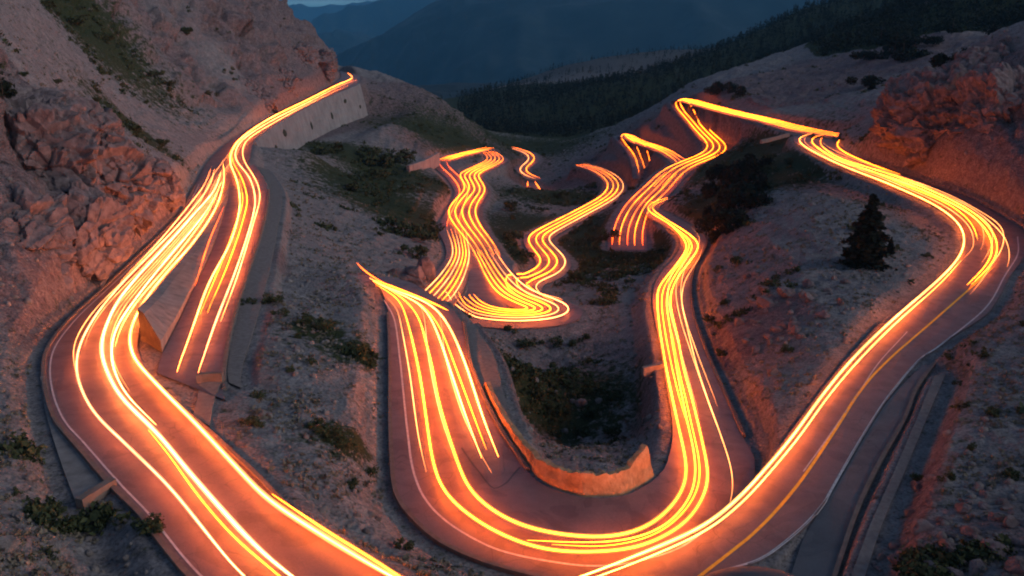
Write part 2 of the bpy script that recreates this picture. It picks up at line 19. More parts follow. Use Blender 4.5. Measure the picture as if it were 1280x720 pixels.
TRAILS = [
 ('w',0.15,'bright yellow light strand along the right edge of the broad left road',None,
  [(-1.4,32.55,-26.27),(-2.02,33.24,-26.18),(-2.63,33.94,-26.09),(-3.28,34.61,-26.01),(-4,35.22,-25.94),(-4.78,35.77,-25.88),(-5.6,36.33,-25.83),(-6.46,36.99,-25.78),(-7.35,37.7,-25.74),(-7.96,38.21,-25.72),(-8.61,38.77,-25.7),(-9.3,39.37,-25.68),(-10.08,40.05,-25.67),(-10.92,40.81,-25.66),(-11.78,41.59,-25.65),(-12.61,42.37,-25.65),(-13.34,43.11,-25.64),(-14.15,44.03,-25.64),(-14.81,44.89,-25.64),(-15.59,45.96,-25.65),(-16.33,46.93,-25.65),(-17.23,48.13,-25.65),(-18.23,49.46,-25.65),(-19.26,50.83,-25.65),(-20.27,52.17,-25.65),(-21.19,53.38,-25.66),(-22.07,54.52,-25.68),(-22.93,55.62,-25.69),(-23.78,56.72,-25.72),(-24.65,57.87,-25.75),(-25.55,59.09,-25.79),(-26.5,60.38,-25.85),(-27.47,61.72,-25.92),(-28.42,63.06,-26),(-29.29,64.36,-26.08),(-30.04,65.61,-26.16),(-30.99,67.33,-26.29),(-31.81,69.04,-26.43),(-32.62,70.92,-26.59),(-33.18,72.3,-26.72),(-33.73,73.74,-26.85),(-34.27,75.25,-27),(-34.8,76.86,-27.15),(-35.33,78.56,-27.3),(-35.86,80.34,-27.45),(-36.38,82.19,-27.6),(-36.9,84.15,-27.75),(-37.42,86.23,-27.91),(-37.95,88.48,-28.09),(-38.49,90.87,-28.26),(-39.02,93.38,-28.44),(-39.57,96.05,-28.63),(-40.15,98.9,-28.84),(-40.76,101.99,-29.06),(-41.4,105.26,-29.31),(-42.05,108.68,-29.59),(-42.75,112.32,-29.87),(-43.52,116.28,-30.15),(-44.4,120.63,-30.41),(-45.38,125.45,-30.65),(-45.91,128.02,-30.76),(-46.45,130.68,-30.87),(-47.02,133.42,-30.98),(-47.61,136.21,-31.09),(-48.23,139.04,-31.19),(-48.86,141.91,-31.29),(-49.52,144.78,-31.39),(-50.21,147.66,-31.49),(-50.93,150.59,-31.59),(-51.7,153.64,-31.69),(-52.51,156.77,-31.78),(-53.35,159.95,-31.88),(-54.2,163.13,-31.97),(-55.91,169.39,-32.13),(-57.56,175.25,-32.28),(-59.07,180.45,-32.39),(-60.49,185.07,-32.47),(-61.87,189.3,-32.52),(-63.21,193.36,-32.56),(-64.57,197.45,-32.6),(-65.25,199.58,-32.63)]),
 ('y',0.09,'short yellow strand doubling the left road right edge near the picture bottom',None,
  [(-1.41,32.9,-26.21),(-2.41,33.79,-26.11),(-3.43,34.71,-26.01),(-4.44,35.61,-25.91),(-5.39,36.46,-25.83),(-6.24,37.22,-25.76),(-6.94,37.84,-25.72),(-7.8,38.57,-25.69),(-8.63,39.29,-25.68),(-9.28,39.87,-25.68),(-10.03,40.57,-25.67),(-10.84,41.34,-25.66),(-11.69,42.16,-25.65),(-12.54,42.98,-25.65),(-13.38,43.79,-25.64)]),
 ('h',0.14,'thickest white hot light strand down the middle of the left road',None,
  [(-5.95,32.45,-26.19),(-6.91,33.28,-26.1),(-7.91,34.14,-26.01),(-8.89,34.99,-25.92),(-9.8,35.79,-25.85),(-10.58,36.49,-25.78),(-11.2,37.06,-25.75),(-11.9,37.73,-25.72),(-12.51,38.38,-25.71),(-13.22,39.18,-25.69),(-14,40.09,-25.67),(-14.53,40.75,-25.66),(-15.09,41.45,-25.66),(-15.7,42.21,-25.65),(-16.36,43.05,-25.65),(-17.06,43.95,-25.65),(-17.8,44.89,-25.65),(-18.53,45.85,-25.65),(-19.26,46.8,-25.65),(-19.95,47.71,-25.65),(-20.62,48.61,-25.64),(-21.3,49.53,-25.64),(-22.02,50.48,-25.64),(-22.81,51.5,-25.65),(-23.7,52.59,-25.66),(-24.68,53.73,-25.68),(-25.69,54.92,-25.7),(-26.68,56.13,-25.73),(-27.6,57.36,-25.77),(-28.47,58.63,-25.82),(-29.31,59.96,-25.88),(-30.11,61.29,-25.95),(-30.85,62.57,-26.01),(-31.52,63.75,-26.08),(-32.34,65.24,-26.18),(-33.01,66.55,-26.28),(-33.65,67.92,-26.39),(-34.34,69.45,-26.52),(-35,71,-26.65),(-35.71,72.8,-26.81),(-36.25,74.26,-26.93),(-36.87,76.01,-27.09),(-37.56,77.98,-27.26),(-38.28,80.1,-27.45),(-38.99,82.3,-27.64),(-39.66,84.49,-27.83),(-40.24,86.53,-28),(-40.77,88.46,-28.16),(-41.3,90.52,-28.33),(-41.88,92.93,-28.52),(-42.57,95.93,-28.74),(-43.4,99.66,-29.01),(-43.85,101.74,-29.16),(-44.32,103.95,-29.32),(-44.81,106.24,-29.48),(-45.31,108.61,-29.65),(-45.81,111.01,-29.81),(-46.32,113.44,-29.97),(-46.82,115.85,-30.12),(-47.31,118.24,-30.26),(-47.79,120.64,-30.4),(-48.29,123.1,-30.53),(-48.79,125.6,-30.66),(-49.29,128.14,-30.79),(-50.29,133.24,-31.05),(-51.27,138.3,-31.28),(-52.21,143.19,-31.48),(-53.07,147.89,-31.65),(-53.86,152.47,-31.8),(-54.64,156.97,-31.93),(-55.48,161.45,-32.04),(-56.41,165.96,-32.15),(-57.49,170.48,-32.25),(-58.65,175,-32.33),(-59.87,179.5,-32.4),(-61.11,184.01,-32.46),(-62.32,188.52,-32.54)]),
 ('o',0.08,'thin orange strand beside the white hot middle strand at lower left',None,
  [(-6.98,32.4,-26.15),(-7.84,33.23,-26.07),(-8.71,34.08,-25.99),(-9.57,34.93,-25.92),(-10.4,35.74,-25.85),(-11.16,36.5,-25.8),(-11.86,37.18,-25.76),(-12.49,37.79,-25.73),(-13.08,38.38,-25.71),(-13.68,38.99,-25.7),(-14.29,39.66,-25.68),(-14.92,40.4,-25.67),(-15.57,41.19,-25.66),(-16.21,42,-25.65),(-16.85,42.84,-25.65),(-17.5,43.7,-25.64),(-18.16,44.6,-25.64),(-18.82,45.54,-25.64),(-19.48,46.49,-25.64),(-20.13,47.41,-25.64),(-20.75,48.27,-25.65),(-21.6,49.42,-25.65),(-22.4,50.46,-25.65),(-23.19,51.49,-25.65),(-23.46,51.85,-25.65)]),
 ('h',0.10,'white strand just right of the white hot one through the left bend',None,
  [(-23.22,52.56,-25.66),(-24.06,53.59,-25.68),(-24.92,54.62,-25.7),(-25.77,55.64,-25.72),(-26.6,56.7,-25.74),(-27.39,57.79,-25.78),(-28.15,58.94,-25.83),(-28.88,60.12,-25.88),(-29.59,61.34,-25.94),(-30.26,62.55,-26.01),(-30.9,63.74,-26.08),(-31.75,65.44,-26.19),(-32.51,67.11,-26.31),(-33.26,68.9,-26.45),(-33.78,70.22,-26.57),(-34.3,71.56,-26.69),(-34.81,72.96,-26.82),(-35.34,74.49,-26.97),(-35.88,76.22,-27.12),(-36.44,78.16,-27.29),(-36.99,80.15,-27.46),(-37.55,82.31,-27.64),(-38.15,84.77,-27.84),(-38.85,87.7,-28.06),(-39.67,91.21,-28.33),(-40.13,93.15,-28.49),(-40.6,95.21,-28.65),(-41.1,97.38,-28.82),(-41.61,99.66,-29),(-42.14,102.04,-29.18),(-42.69,104.52,-29.36),(-43.26,107.1,-29.54),(-43.83,109.78,-29.72),(-44.42,112.55,-29.89),(-45.03,115.49,-30.05),(-45.65,118.61,-30.23),(-46.3,121.9,-30.4),(-46.97,125.3,-30.57),(-47.64,128.77,-30.75),(-48.33,132.27,-30.91),(-49.02,135.76,-31.07),(-49.71,139.19,-31.22),(-50.39,142.54,-31.37),(-51.07,145.74,-31.49),(-51.75,148.83,-31.61),(-52.43,151.86,-31.71),(-53.79,157.75,-31.87),(-55.17,163.52,-32.02),(-56.54,169.26,-32.15),(-57.91,175.06,-32.3)]),
 ('w',0.09,'short pale strand inside the left bend beside the concrete wedge',None,
  [(-33.03,69.04,-26.46),(-33.67,70.82,-26.62),(-34.31,72.56,-26.78),(-34.98,74.57,-26.95),(-35.47,76.18,-27.09),(-35.99,77.93,-27.25),(-36.52,79.83,-27.41),(-37.08,81.89,-27.58),(-37.64,84.16,-27.77),(-38.22,86.65,-27.96),(-38.78,89.33,-28.17),(-39.36,92.2,-28.38),(-39.96,95.28,-28.61),(-40.63,98.58,-28.85),(-41.36,102.11,-29.11),(-42.16,105.89,-29.4),(-43.01,109.88,-29.7),(-43.91,114.08,-30.01),(-44.84,118.46,-30.3),(-45.82,123.04,-30.55),(-46.85,127.97,-30.79),(-47.39,130.53,-30.9),(-48.48,135.72,-31.11),(-49.58,140.84,-31.31),(-50.66,145.72,-31.49),(-51.73,150.3,-31.65),(-52.81,154.7,-31.79),(-53.88,159,-31.91),(-54.95,163.28,-32.03),(-56.03,167.61,-32.16)]),
 ('p',0.10,'thin salmon light strand nearest the crag on the left road',None,
  [(-8.38,32.38,-26.13),(-9.31,33.21,-26.06),(-10.27,34.06,-25.98),(-11.22,34.91,-25.9),(-12.1,35.72,-25.84),(-12.88,36.48,-25.78),(-13.51,37.15,-25.75),(-14.23,38.01,-25.71),(-14.93,38.92,-25.7),(-15.52,39.66,-25.68),(-16.23,40.56,-25.67),(-17.02,41.58,-25.66),(-17.85,42.66,-25.66),(-18.7,43.73,-25.65),(-19.54,44.75,-25.65),(-20.35,45.7,-25.64),(-21.16,46.61,-25.64),(-21.98,47.52,-25.64),(-22.82,48.44,-25.64),(-23.69,49.41,-25.64),(-24.59,50.42,-25.65),(-25.54,51.45,-25.66),(-26.5,52.51,-25.67),(-27.44,53.61,-25.69),(-28.34,54.76,-25.72),(-29.21,55.98,-25.76),(-30.07,57.27,-25.81),(-30.9,58.59,-25.86),(-31.68,59.9,-25.92),(-32.4,61.16,-25.99),(-33.04,62.33,-26.05),(-33.87,64,-26.15),(-34.64,65.71,-26.26),(-35.17,66.96,-26.35),(-35.71,68.3,-26.46),(-36.24,69.68,-26.57),(-36.78,71.14,-26.7),(-37.32,72.7,-26.83),(-37.88,74.38,-26.98),(-38.45,76.18,-27.13),(-39.04,78.09,-27.29),(-39.64,80.1,-27.47),(-40.25,82.24,-27.65),(-40.87,84.51,-27.84),(-41.49,86.88,-28.03),(-42.11,89.32,-28.24),(-42.74,91.91,-28.46),(-43.39,94.72,-28.68),(-44.08,97.79,-28.92),(-44.79,101.07,-29.17),(-45.5,104.5,-29.43),(-46.25,108.21,-29.7),(-47.07,112.29,-29.97),(-47.99,116.86,-30.24),(-48.5,119.41,-30.38),(-49.05,122.17,-30.53),(-49.62,125.08,-30.68),(-50.22,128.12,-30.83),(-50.83,131.23,-30.98),(-51.45,134.38,-31.12),(-52.07,137.51,-31.26),(-52.68,140.58,-31.4),(-53.28,143.55,-31.52),(-54.41,149.09,-31.73),(-55.48,154.42,-31.9),(-56.54,159.58,-32.03),(-57.58,164.55,-32.15),(-58.64,169.32,-32.25),(-59.73,173.84,-32.34),(-60.83,178.04,-32.41),(-61.95,182.03,-32.46),(-63.07,185.91,-32.51),(-64.19,189.81,-32.55),(-64.75,191.81,-32.58)]),
 ('p',0.07,'faint pink strand fading in along the crag side of the left road',None,
  [(-43.87,94.96,-28.73),(-44.65,98.64,-28.99),(-45.38,102.12,-29.24),(-46.14,105.71,-29.5),(-46.98,109.7,-29.76),(-47.46,111.94,-29.9),(-47.99,114.4,-30.05),(-48.58,117.13,-30.2),(-49.23,120.13,-30.37),(-49.93,123.33,-30.54),(-50.67,126.68,-30.72),(-51.42,130.12,-30.9),(-52.18,133.58,-31.07),(-52.93,137.02,-31.24),(-53.66,140.37,-31.4),(-54.35,143.56,-31.54),(-55,146.56,-31.67),(-56.16,152.09,-31.87),(-57.22,157.27,-32.02),(-58.24,162.21,-32.13),(-59.25,167,-32.23),(-60.32,171.75,-32.32),(-61.46,176.39,-32.4),(-62.62,180.87,-32.46),(-63.8,185.26,-32.51),(-64.99,189.62,-32.55),(-66.17,194.04,-32.6)]),
 ('w',0.13,'yellow strand on the left lane of the spur running up to the cliff corner',None,
  [(-25.53,62.62,-26.01),(-26.12,64.89,-26.21),(-26.67,67.03,-26.41),(-27.24,69.24,-26.6),(-27.87,71.69,-26.81),(-28.61,74.58,-27.05),(-29.03,76.21,-27.18),(-29.48,77.94,-27.31),(-29.96,79.75,-27.46),(-30.45,81.65,-27.6),(-30.97,83.61,-27.76),(-31.49,85.64,-27.91),(-32.02,87.73,-28.06),(-32.55,89.87,-28.22),(-33.08,92.05,-28.37),(-33.6,94.27,-28.52),(-34.11,96.53,-28.68),(-34.6,98.84,-28.83),(-35.09,101.2,-28.99),(-35.57,103.61,-29.14),(-36.07,106.08,-29.3),(-36.58,108.6,-29.45),(-37.11,111.17,-29.61),(-37.67,113.79,-29.76),(-38.25,116.47,-29.91),(-38.88,119.2,-30.05),(-39.55,122.01,-30.18),(-40.26,124.94,-30.32),(-40.99,127.95,-30.46),(-41.75,131.02,-30.59),(-42.54,134.13,-30.72),(-43.34,137.25,-30.84),(-44.15,140.35,-30.96),(-44.97,143.42,-31.08),(-45.79,146.43,-31.19),(-46.62,149.35,-31.3),(-48.3,155.06,-31.49),(-50.05,160.66,-31.66),(-51.82,166.14,-31.82),(-53.59,171.47,-31.96),(-55.32,176.6,-32.1),(-57.06,181.56,-32.23),(-58.83,186.39,-32.35),(-60.56,191.03,-32.46),(-62.19,195.44,-32.56),(-63.63,199.58,-32.63),(-65.36,204.84,-32.68),(-66.75,209.43,-32.67),(-68.08,214.49,-32.65),(-69.57,220.67,-32.63),(-71.13,227.35,-32.61),(-72.13,232.39,-32.58),(-73.05,238.14,-32.53),(-73.87,244.82,-32.45),(-74.64,252.52,-32.34),(-75.35,260.95,-32.22),(-75.95,269.79,-32.07),(-76.39,278.76,-31.92),(-76.63,287.51,-31.77),(-76.65,295.9,-31.62),(-76.5,304.38,-31.46),(-76.27,313.43,-31.29),(-76.03,323.56,-31.08),(-75.83,335.49,-30.82),(-75.74,342.59,-30.65),(-75.65,350.25,-30.48),(-75.54,358.23,-30.29),(-75.44,366.31,-30.1),(-75.32,374.24,-29.91),(-75.06,388.76,-29.56),(-74.74,399.92,-29.29),(-73.76,408.6,-29.05),(-72.46,417.81,-28.81),(-74.49,427.29,-28.72),(-77.71,438.58,-28.65),(-81.14,450.19,-28.59),(-82.17,453.88,-28.57)]),
 ('p',0.12,'pale strand on the right lane of the spur running up to the cliff corner',None,
  [(-23.86,62.33,-26.15),(-24.22,63.83,-26.27),(-24.56,65.27,-26.38),(-24.9,66.68,-26.49),(-25.24,68.08,-26.6),(-25.58,69.5,-26.71),(-25.92,70.96,-26.82),(-26.28,72.49,-26.94),(-26.66,74.1,-27.05),(-27.05,75.82,-27.18),(-27.47,77.67,-27.3),(-27.91,79.63,-27.43),(-28.36,81.66,-27.57),(-28.81,83.75,-27.71),(-29.28,85.92,-27.85),(-29.77,88.17,-27.99),(-30.28,90.52,-28.14),(-30.81,92.96,-28.29),(-31.36,95.51,-28.44),(-31.95,98.16,-28.6),(-32.58,100.94,-28.76),(-33.25,103.93,-28.93),(-33.99,107.18,-29.11),(-34.78,110.63,-29.31),(-35.59,114.2,-29.5),(-36.43,117.82,-29.7),(-37.26,121.44,-29.89),(-38.08,124.97,-30.08),(-38.87,128.34,-30.25),(-39.61,131.5,-30.41),(-40.3,134.36,-30.55),(-41.46,139.23,-30.77),(-42.44,143.32,-30.92),(-43.37,147.02,-31.05),(-44.36,150.73,-31.16),(-45.53,154.84,-31.29),(-46.91,159.43,-31.44),(-48.4,164.22,-31.58),(-50,169.12,-31.73),(-51.66,174.02,-31.87),(-53.36,178.81,-32.01),(-55.2,183.6,-32.15),(-57.18,188.45,-32.3),(-59.18,193.22,-32.44),(-61.06,197.75,-32.55),(-62.68,201.89,-32.64),(-64.58,206.9,-32.69),(-66.08,211.1,-32.68),(-67.47,215.83,-32.65),(-69,221.93,-32.62),(-70.06,226.41,-32.6),(-71.08,231.27,-32.57),(-72,236.64,-32.52),(-72.75,242.62,-32.45),(-73.32,249.3,-32.36),(-73.75,256.61,-32.25),(-74.07,264.41,-32.12),(-74.29,272.55,-31.98),(-74.44,280.88,-31.83),(-74.47,289.2,-31.69),(-74.4,297.61,-31.54),(-74.24,306.4,-31.39),(-74.05,315.89,-31.2),(-73.85,326.39,-30.98),(-73.66,338.97,-30.69),(-73.57,346.08,-30.52),(-73.46,353.46,-30.34),(-73.35,360.89,-30.15),(-73.09,375.13,-29.8),(-72.76,387.14,-29.49),(-72.35,395.44,-29.28),(-70.98,404.15,-29.02),(-69.81,408.49,-28.87)]),
 ('p',0.08,'outer thin strand along the right edge of the spur',None,
  [(-27.03,77.68,-27.31),(-27.46,79.64,-27.43),(-27.86,81.5,-27.55),(-28.25,83.31,-27.66),(-28.64,85.1,-27.78),(-29.04,86.92,-27.89),(-29.45,88.81,-28.01),(-29.88,90.81,-28.13),(-30.36,92.96,-28.27),(-30.88,95.3,-28.41),(-31.46,97.87,-28.56),(-32.12,100.75,-28.72),(-32.85,103.94,-28.91),(-33.65,107.37,-29.11),(-34.48,110.95,-29.32),(-35.33,114.62,-29.53),(-36.19,118.31,-29.74),(-37.03,121.94,-29.94),(-37.84,125.43,-30.13),(-38.61,128.72,-30.3),(-39.3,131.72,-30.45),(-39.93,134.47,-30.57),(-41.05,139.47,-30.78),(-42.05,144.01,-30.93),(-43.02,148.29,-31.06),(-44.06,152.51,-31.19),(-45.21,156.8,-31.32),(-46.38,160.88,-31.45),(-47.59,164.83,-31.57),(-48.88,168.85,-31.69),(-50.32,173.11,-31.81),(-51.97,177.82,-31.95),(-53.93,183.07,-32.1),(-56.05,188.58,-32.26),(-58.16,194.05,-32.41),(-60.09,199.18,-32.53),(-61.69,203.69,-32.61),(-63.68,209.41,-32.66),(-65.37,214.68,-32.65),(-66.95,220.35,-32.63),(-68.52,226.3,-32.61),(-69.97,232.46,-32.57),(-70.79,237.15,-32.53),(-71.45,242.65,-32.45),(-71.9,249.02,-32.35),(-72.19,256.08,-32.22),(-72.35,263.71,-32.08),(-72.44,271.81,-31.92),(-72.52,280.26,-31.76),(-72.6,289.08,-31.61),(-72.64,298.33,-31.46),(-72.62,308.01,-31.3),(-72.51,318.09,-31.12),(-72.28,328.56,-30.9),(-71.91,339.58,-30.63),(-71.4,351.17,-30.32),(-70.81,363.07,-29.99),(-70.2,375.05,-29.66),(-69.63,386.88,-29.34)]),
 ('o',0.10,'short orange strand between the two pale strands of the spur',None,
  [(-29.33,80.78,-27.5),(-29.82,82.98,-27.65),(-30.3,85.12,-27.8),(-30.76,87.23,-27.95),(-31.22,89.32,-28.1),(-31.68,91.43,-28.25),(-32.16,93.59,-28.4),(-32.66,95.83,-28.55),(-33.19,98.16,-28.7),(-33.75,100.63,-28.86),(-34.35,103.26,-29.02),(-35.01,106.12,-29.19),(-35.74,109.21,-29.36),(-36.5,112.49,-29.55),(-37.3,115.88,-29.73),(-38.11,119.32,-29.92),(-38.92,122.75,-30.1),(-39.72,126.1,-30.28),(-40.49,129.32,-30.44),(-41.22,132.34,-30.59),(-41.89,135.1,-30.72),(-43.03,139.83,-30.92),(-44,143.85,-31.06),(-44.92,147.53,-31.17),(-45.91,151.24,-31.27),(-47.1,155.35,-31.39),(-48.51,159.9,-31.54),(-50.05,164.63,-31.69),(-51.69,169.5,-31.84),(-53.41,174.45,-31.99),(-55.19,179.45,-32.12),(-57.12,184.66,-32.25),(-59.22,190.1,-32.37),(-61.34,195.53,-32.48),(-63.33,200.71,-32.58),(-65.02,205.4,-32.65),(-66.35,209.45,-32.68),(-67.87,214.73,-32.67),(-69.19,219.62,-32.64),(-70.13,223.01,-32.63)]),
 ('o',0.10,'shorter orange strand at the left in the middle of the spur',None,
  [(-29.85,80.26,-27.48),(-30.39,82.56,-27.65),(-30.92,84.81,-27.81),(-31.44,87.03,-27.97),(-31.96,89.24,-28.13),(-32.48,91.47,-28.29),(-33.01,93.73,-28.46),(-33.56,96.05,-28.62),(-34.12,98.46,-28.78),(-34.72,100.96,-28.95),(-35.34,103.6,-29.11),(-36.01,106.43,-29.29),(-36.73,109.46,-29.47),(-37.49,112.65,-29.65),(-38.27,115.93,-29.84),(-39.07,119.25,-30.02),(-39.85,122.55,-30.2),(-40.62,125.76,-30.37),(-41.35,128.84,-30.53),(-42.04,131.72,-30.68),(-42.67,134.35,-30.8),(-43.7,138.8,-30.99),(-44.53,142.52,-31.11),(-45.29,145.89,-31.19),(-46.13,149.31,-31.28),(-47.18,153.18,-31.38),(-48.51,157.55,-31.51),(-50.01,162.19,-31.65),(-51.61,166.96,-31.8),(-53.23,171.77,-31.94),(-54.81,176.51,-32.08)]),
 ('r',0.07,'faint red strand on the spur beside the concrete wedge',None,
  [(-34.81,93.11,-28.54),(-35.57,95.87,-28.73),(-36.34,98.64,-28.93),(-37.12,101.4,-29.14),(-37.9,104.17,-29.34),(-38.67,106.94,-29.54),(-39.45,109.7,-29.74),(-40.21,112.46,-29.93),(-40.96,115.22,-30.11),(-41.69,117.96,-30.28),(-42.41,120.71,-30.43),(-43.1,123.44,-30.56),(-43.78,126.16,-30.68),(-44.44,128.88,-30.79),(-45.08,131.59,-30.88),(-45.72,134.3,-30.97),(-46.36,137.01,-31.05),(-47.62,142.43,-31.22),(-48.9,147.85,-31.39)]),
 ('y',0.14,'upper left road strand hugging the cliff foot',None,
  [(-66.68,207.78,-32.65),(-68,213.37,-32.63),(-69.36,218.72,-32.63),(-70.7,224.19,-32.62),(-71.95,230.14,-32.6),(-73.04,236.94,-32.54),(-73.99,244.83,-32.45),(-74.85,253.55,-32.33),(-75.58,262.76,-32.19),(-76.16,272.12,-32.04),(-76.55,281.28,-31.88),(-76.69,289.91,-31.72),(-76.6,298.25,-31.57),(-76.38,306.78,-31.4),(-76.11,316,-31.2),(-75.88,326.39,-30.98),(-75.7,339.01,-30.7),(-75.61,346.14,-30.53),(-75.52,353.54,-30.36),(-75.42,361.03,-30.19),(-75.32,368.39,-30.01),(-75.09,381.98,-29.69),(-74.82,392.7,-29.44),(-74.31,402.42,-29.21),(-73.13,412.16,-28.96),(-72.93,414.1,-28.91)]),
 ('y',0.12,'longest yellow strand sweeping round the outer side of the central bend',None,
  [(-16.48,102.7,-31.48),(-15.41,100.83,-31.37),(-14.33,98.99,-31.27),(-13.34,96.95,-31.15),(-12.54,94.59,-31),(-11.92,92.07,-30.84),(-11.53,90.17,-30.71),(-11.11,88.01,-30.58),(-10.61,85.45,-30.43),(-10.01,82.29,-30.26),(-9.7,80.58,-30.16),(-9.39,78.83,-30.06),(-9.08,77.08,-29.97),(-8.78,75.39,-29.88),(-8.5,73.8,-29.8),(-8.25,72.34,-29.73),(-7.84,69.96,-29.62),(-7.55,68.19,-29.55),(-7.33,66.77,-29.51),(-7.04,64.81,-29.48),(-6.81,63.3,-29.46),(-6.53,61.49,-29.45),(-6.23,59.52,-29.44),(-5.93,57.54,-29.44),(-5.64,55.71,-29.45),(-5.35,54.18,-29.45),(-5.09,53,-29.45),(-4.75,51.68,-29.45),(-4.36,50.62,-29.45),(-3.82,49.51,-29.45),(-3.11,48.4,-29.46),(-2.29,47.37,-29.47),(-1.44,46.48,-29.5),(-0.52,45.73,-29.53),(0.45,45.11,-29.58),(1.41,44.65,-29.63),(2.29,44.41,-29.68),(3.39,44.4,-29.77),(4.5,44.54,-29.86),(5.67,44.74,-29.94),(6.56,44.98,-30),(7.4,45.33,-30.06),(8.2,45.83,-30.11),(8.97,46.44,-30.16),(9.66,47.09,-30.21),(10.4,47.87,-30.3),(10.98,48.66,-30.38),(11.55,49.61,-30.47),(12.13,50.73,-30.52),(12.66,51.98,-30.61),(13.03,52.98,-30.71),(13.37,54.04,-30.86),(13.68,55.17,-31.02),(13.95,56.39,-31.18),(14.21,57.9,-31.37),(14.41,59.36,-31.55),(14.6,60.73,-31.72),(14.84,62.48,-31.94),(15.12,64.51,-32.2),(15.42,66.79,-32.49),(15.74,69.24,-32.8),(16.06,71.82,-33.12),(16.42,74.71,-33.47),(16.6,76.29,-33.67),(16.8,77.93,-33.87),(16.99,79.59,-34.07),(17.18,81.23,-34.27),(17.55,84.34,-34.65),(17.88,87.01,-34.96),(18.16,89.03,-35.19),(18.5,91.29,-35.43),(18.83,93.47,-35.66),(19.09,95.37,-35.86),(19.4,97.8,-36.12),(19.74,100.58,-36.42),(20.09,103.5,-36.74),(20.44,106.37,-37.05),(20.79,109,-37.32),(21.09,111.27,-37.55),(21.49,114.31,-37.85),(22,117.4,-38.15),(22.47,119.77,-38.37),(23.07,122.41,-38.63),(23.74,125.2,-38.9),(24.51,128.16,-39.18),(25.37,131.28,-39.48),(26.34,134.58,-39.79),(27.5,138.18,-40.13),(28.84,142.08,-40.49),(30.23,146.08,-40.85),(31.57,150,-41.21),(32.72,153.62,-41.53),(33.72,156.87,-41.83),(35.07,161.32,-42.23),(36.11,165.67,-42.61),(36.7,170.35,-42.99),(36.76,175.25,-43.39),(36.48,180.32,-43.78),(36.08,185.63,-44.14),(35.74,189.52,-44.36),(35.27,193.72,-44.58),(34.76,197.92,-44.78),(34.14,203.59,-45.03),(33.78,207.8,-45.22),(33.5,212.54,-45.4),(34.78,216.95,-45.53),(37.87,221.27,-45.61),(39.8,223.85,-45.65)]),
 ('y',0.13,'yellow strand round the inner side of the central bend',None,
  [(-16.21,103.53,-31.53),(-15.12,101.38,-31.4),(-13.99,99.31,-31.28),(-12.88,97.2,-31.15),(-11.83,94.91,-31.01),(-10.89,92.28,-30.86),(-10.05,89.11,-30.67),(-9.66,87.32,-30.56),(-9.29,85.46,-30.44),(-8.94,83.57,-30.33),(-8.61,81.7,-30.21),(-8.3,79.89,-30.1),(-8.01,78.18,-30),(-7.75,76.61,-29.92),(-7.29,74.05,-29.78),(-6.96,72.04,-29.7),(-6.72,70.42,-29.64),(-6.53,69.02,-29.6),(-6.24,67.04,-29.55),(-5.95,65.27,-29.49),(-5.68,63.79,-29.46),(-5.37,62.16,-29.43),(-5.09,60.78,-29.42),(-4.74,59.09,-29.42),(-4.35,57.27,-29.43),(-3.96,55.49,-29.44),(-3.6,53.93,-29.45),(-3.31,52.75,-29.45),(-2.99,51.55,-29.45),(-2.58,50.45,-29.45),(-1.91,49.28,-29.45),(-1.25,48.4,-29.46),(-0.51,47.62,-29.48),(0.26,47.01,-29.52),(1.1,46.56,-29.57),(1.98,46.25,-29.64),(3.15,46,-29.72),(4.33,45.94,-29.79),(5.47,46.07,-29.86),(6.48,46.36,-29.92),(7.39,46.83,-29.99),(8.28,47.55,-30.06),(8.96,48.3,-30.13),(9.61,49.17,-30.2),(10.21,50.1,-30.27),(10.73,51.07,-30.34),(11.2,52.11,-30.41),(11.62,53.22,-30.5),(11.97,54.34,-30.62),(12.31,55.77,-30.81),(12.57,57.37,-31.03),(12.78,58.92,-31.23),(13.01,60.78,-31.47),(13.25,62.92,-31.74),(13.51,65.31,-32.05),(13.81,67.93,-32.38),(13.97,69.32,-32.56),(14.14,70.8,-32.75),(14.33,72.39,-32.96),(14.53,74.07,-33.18),(14.73,75.81,-33.41),(14.94,77.6,-33.64),(15.16,79.41,-33.87),(15.38,81.23,-34.11),(15.59,83.02,-34.33),(15.8,84.78,-34.55),(16.21,88.1,-34.93),(16.59,91.22,-35.27),(16.96,94.28,-35.59),(17.36,97.39,-35.91),(17.8,100.69,-36.24),(18.3,104.33,-36.63),(18.87,108.44,-37.06),(19.48,112.76,-37.51),(20.12,116.99,-37.95),(20.78,120.85,-38.36),(21.42,124.04,-38.69),(22.04,126.53,-38.94),(22.99,129.65,-39.26),(24.1,133.02,-39.6),(25.01,135.89,-39.89),(26.09,139.2,-40.22),(27.27,142.75,-40.57),(28.45,146.39,-40.93),(29.56,149.94,-41.28),(30.53,153.26,-41.59),(31.45,156.34,-41.89),(32.72,160.85,-42.32),(33.43,164.06,-42.61),(34,167.63,-42.9),(34.43,171.78,-43.21),(34.75,176.38,-43.54),(34.94,181.13,-43.86),(35,185.71,-44.16),(34.93,189.84,-44.42),(34.38,195.28,-44.72),(33.48,200.16,-44.95),(32.7,204.33,-45.13),(32.3,209.13,-45.33),(32.85,213.8,-45.46),(34.37,218.49,-45.57),(36.69,222.42,-45.64),(40.19,226.14,-45.7)]),
 ('y',0.09,'middle yellow strand starting at the bottom of the central bend',None,
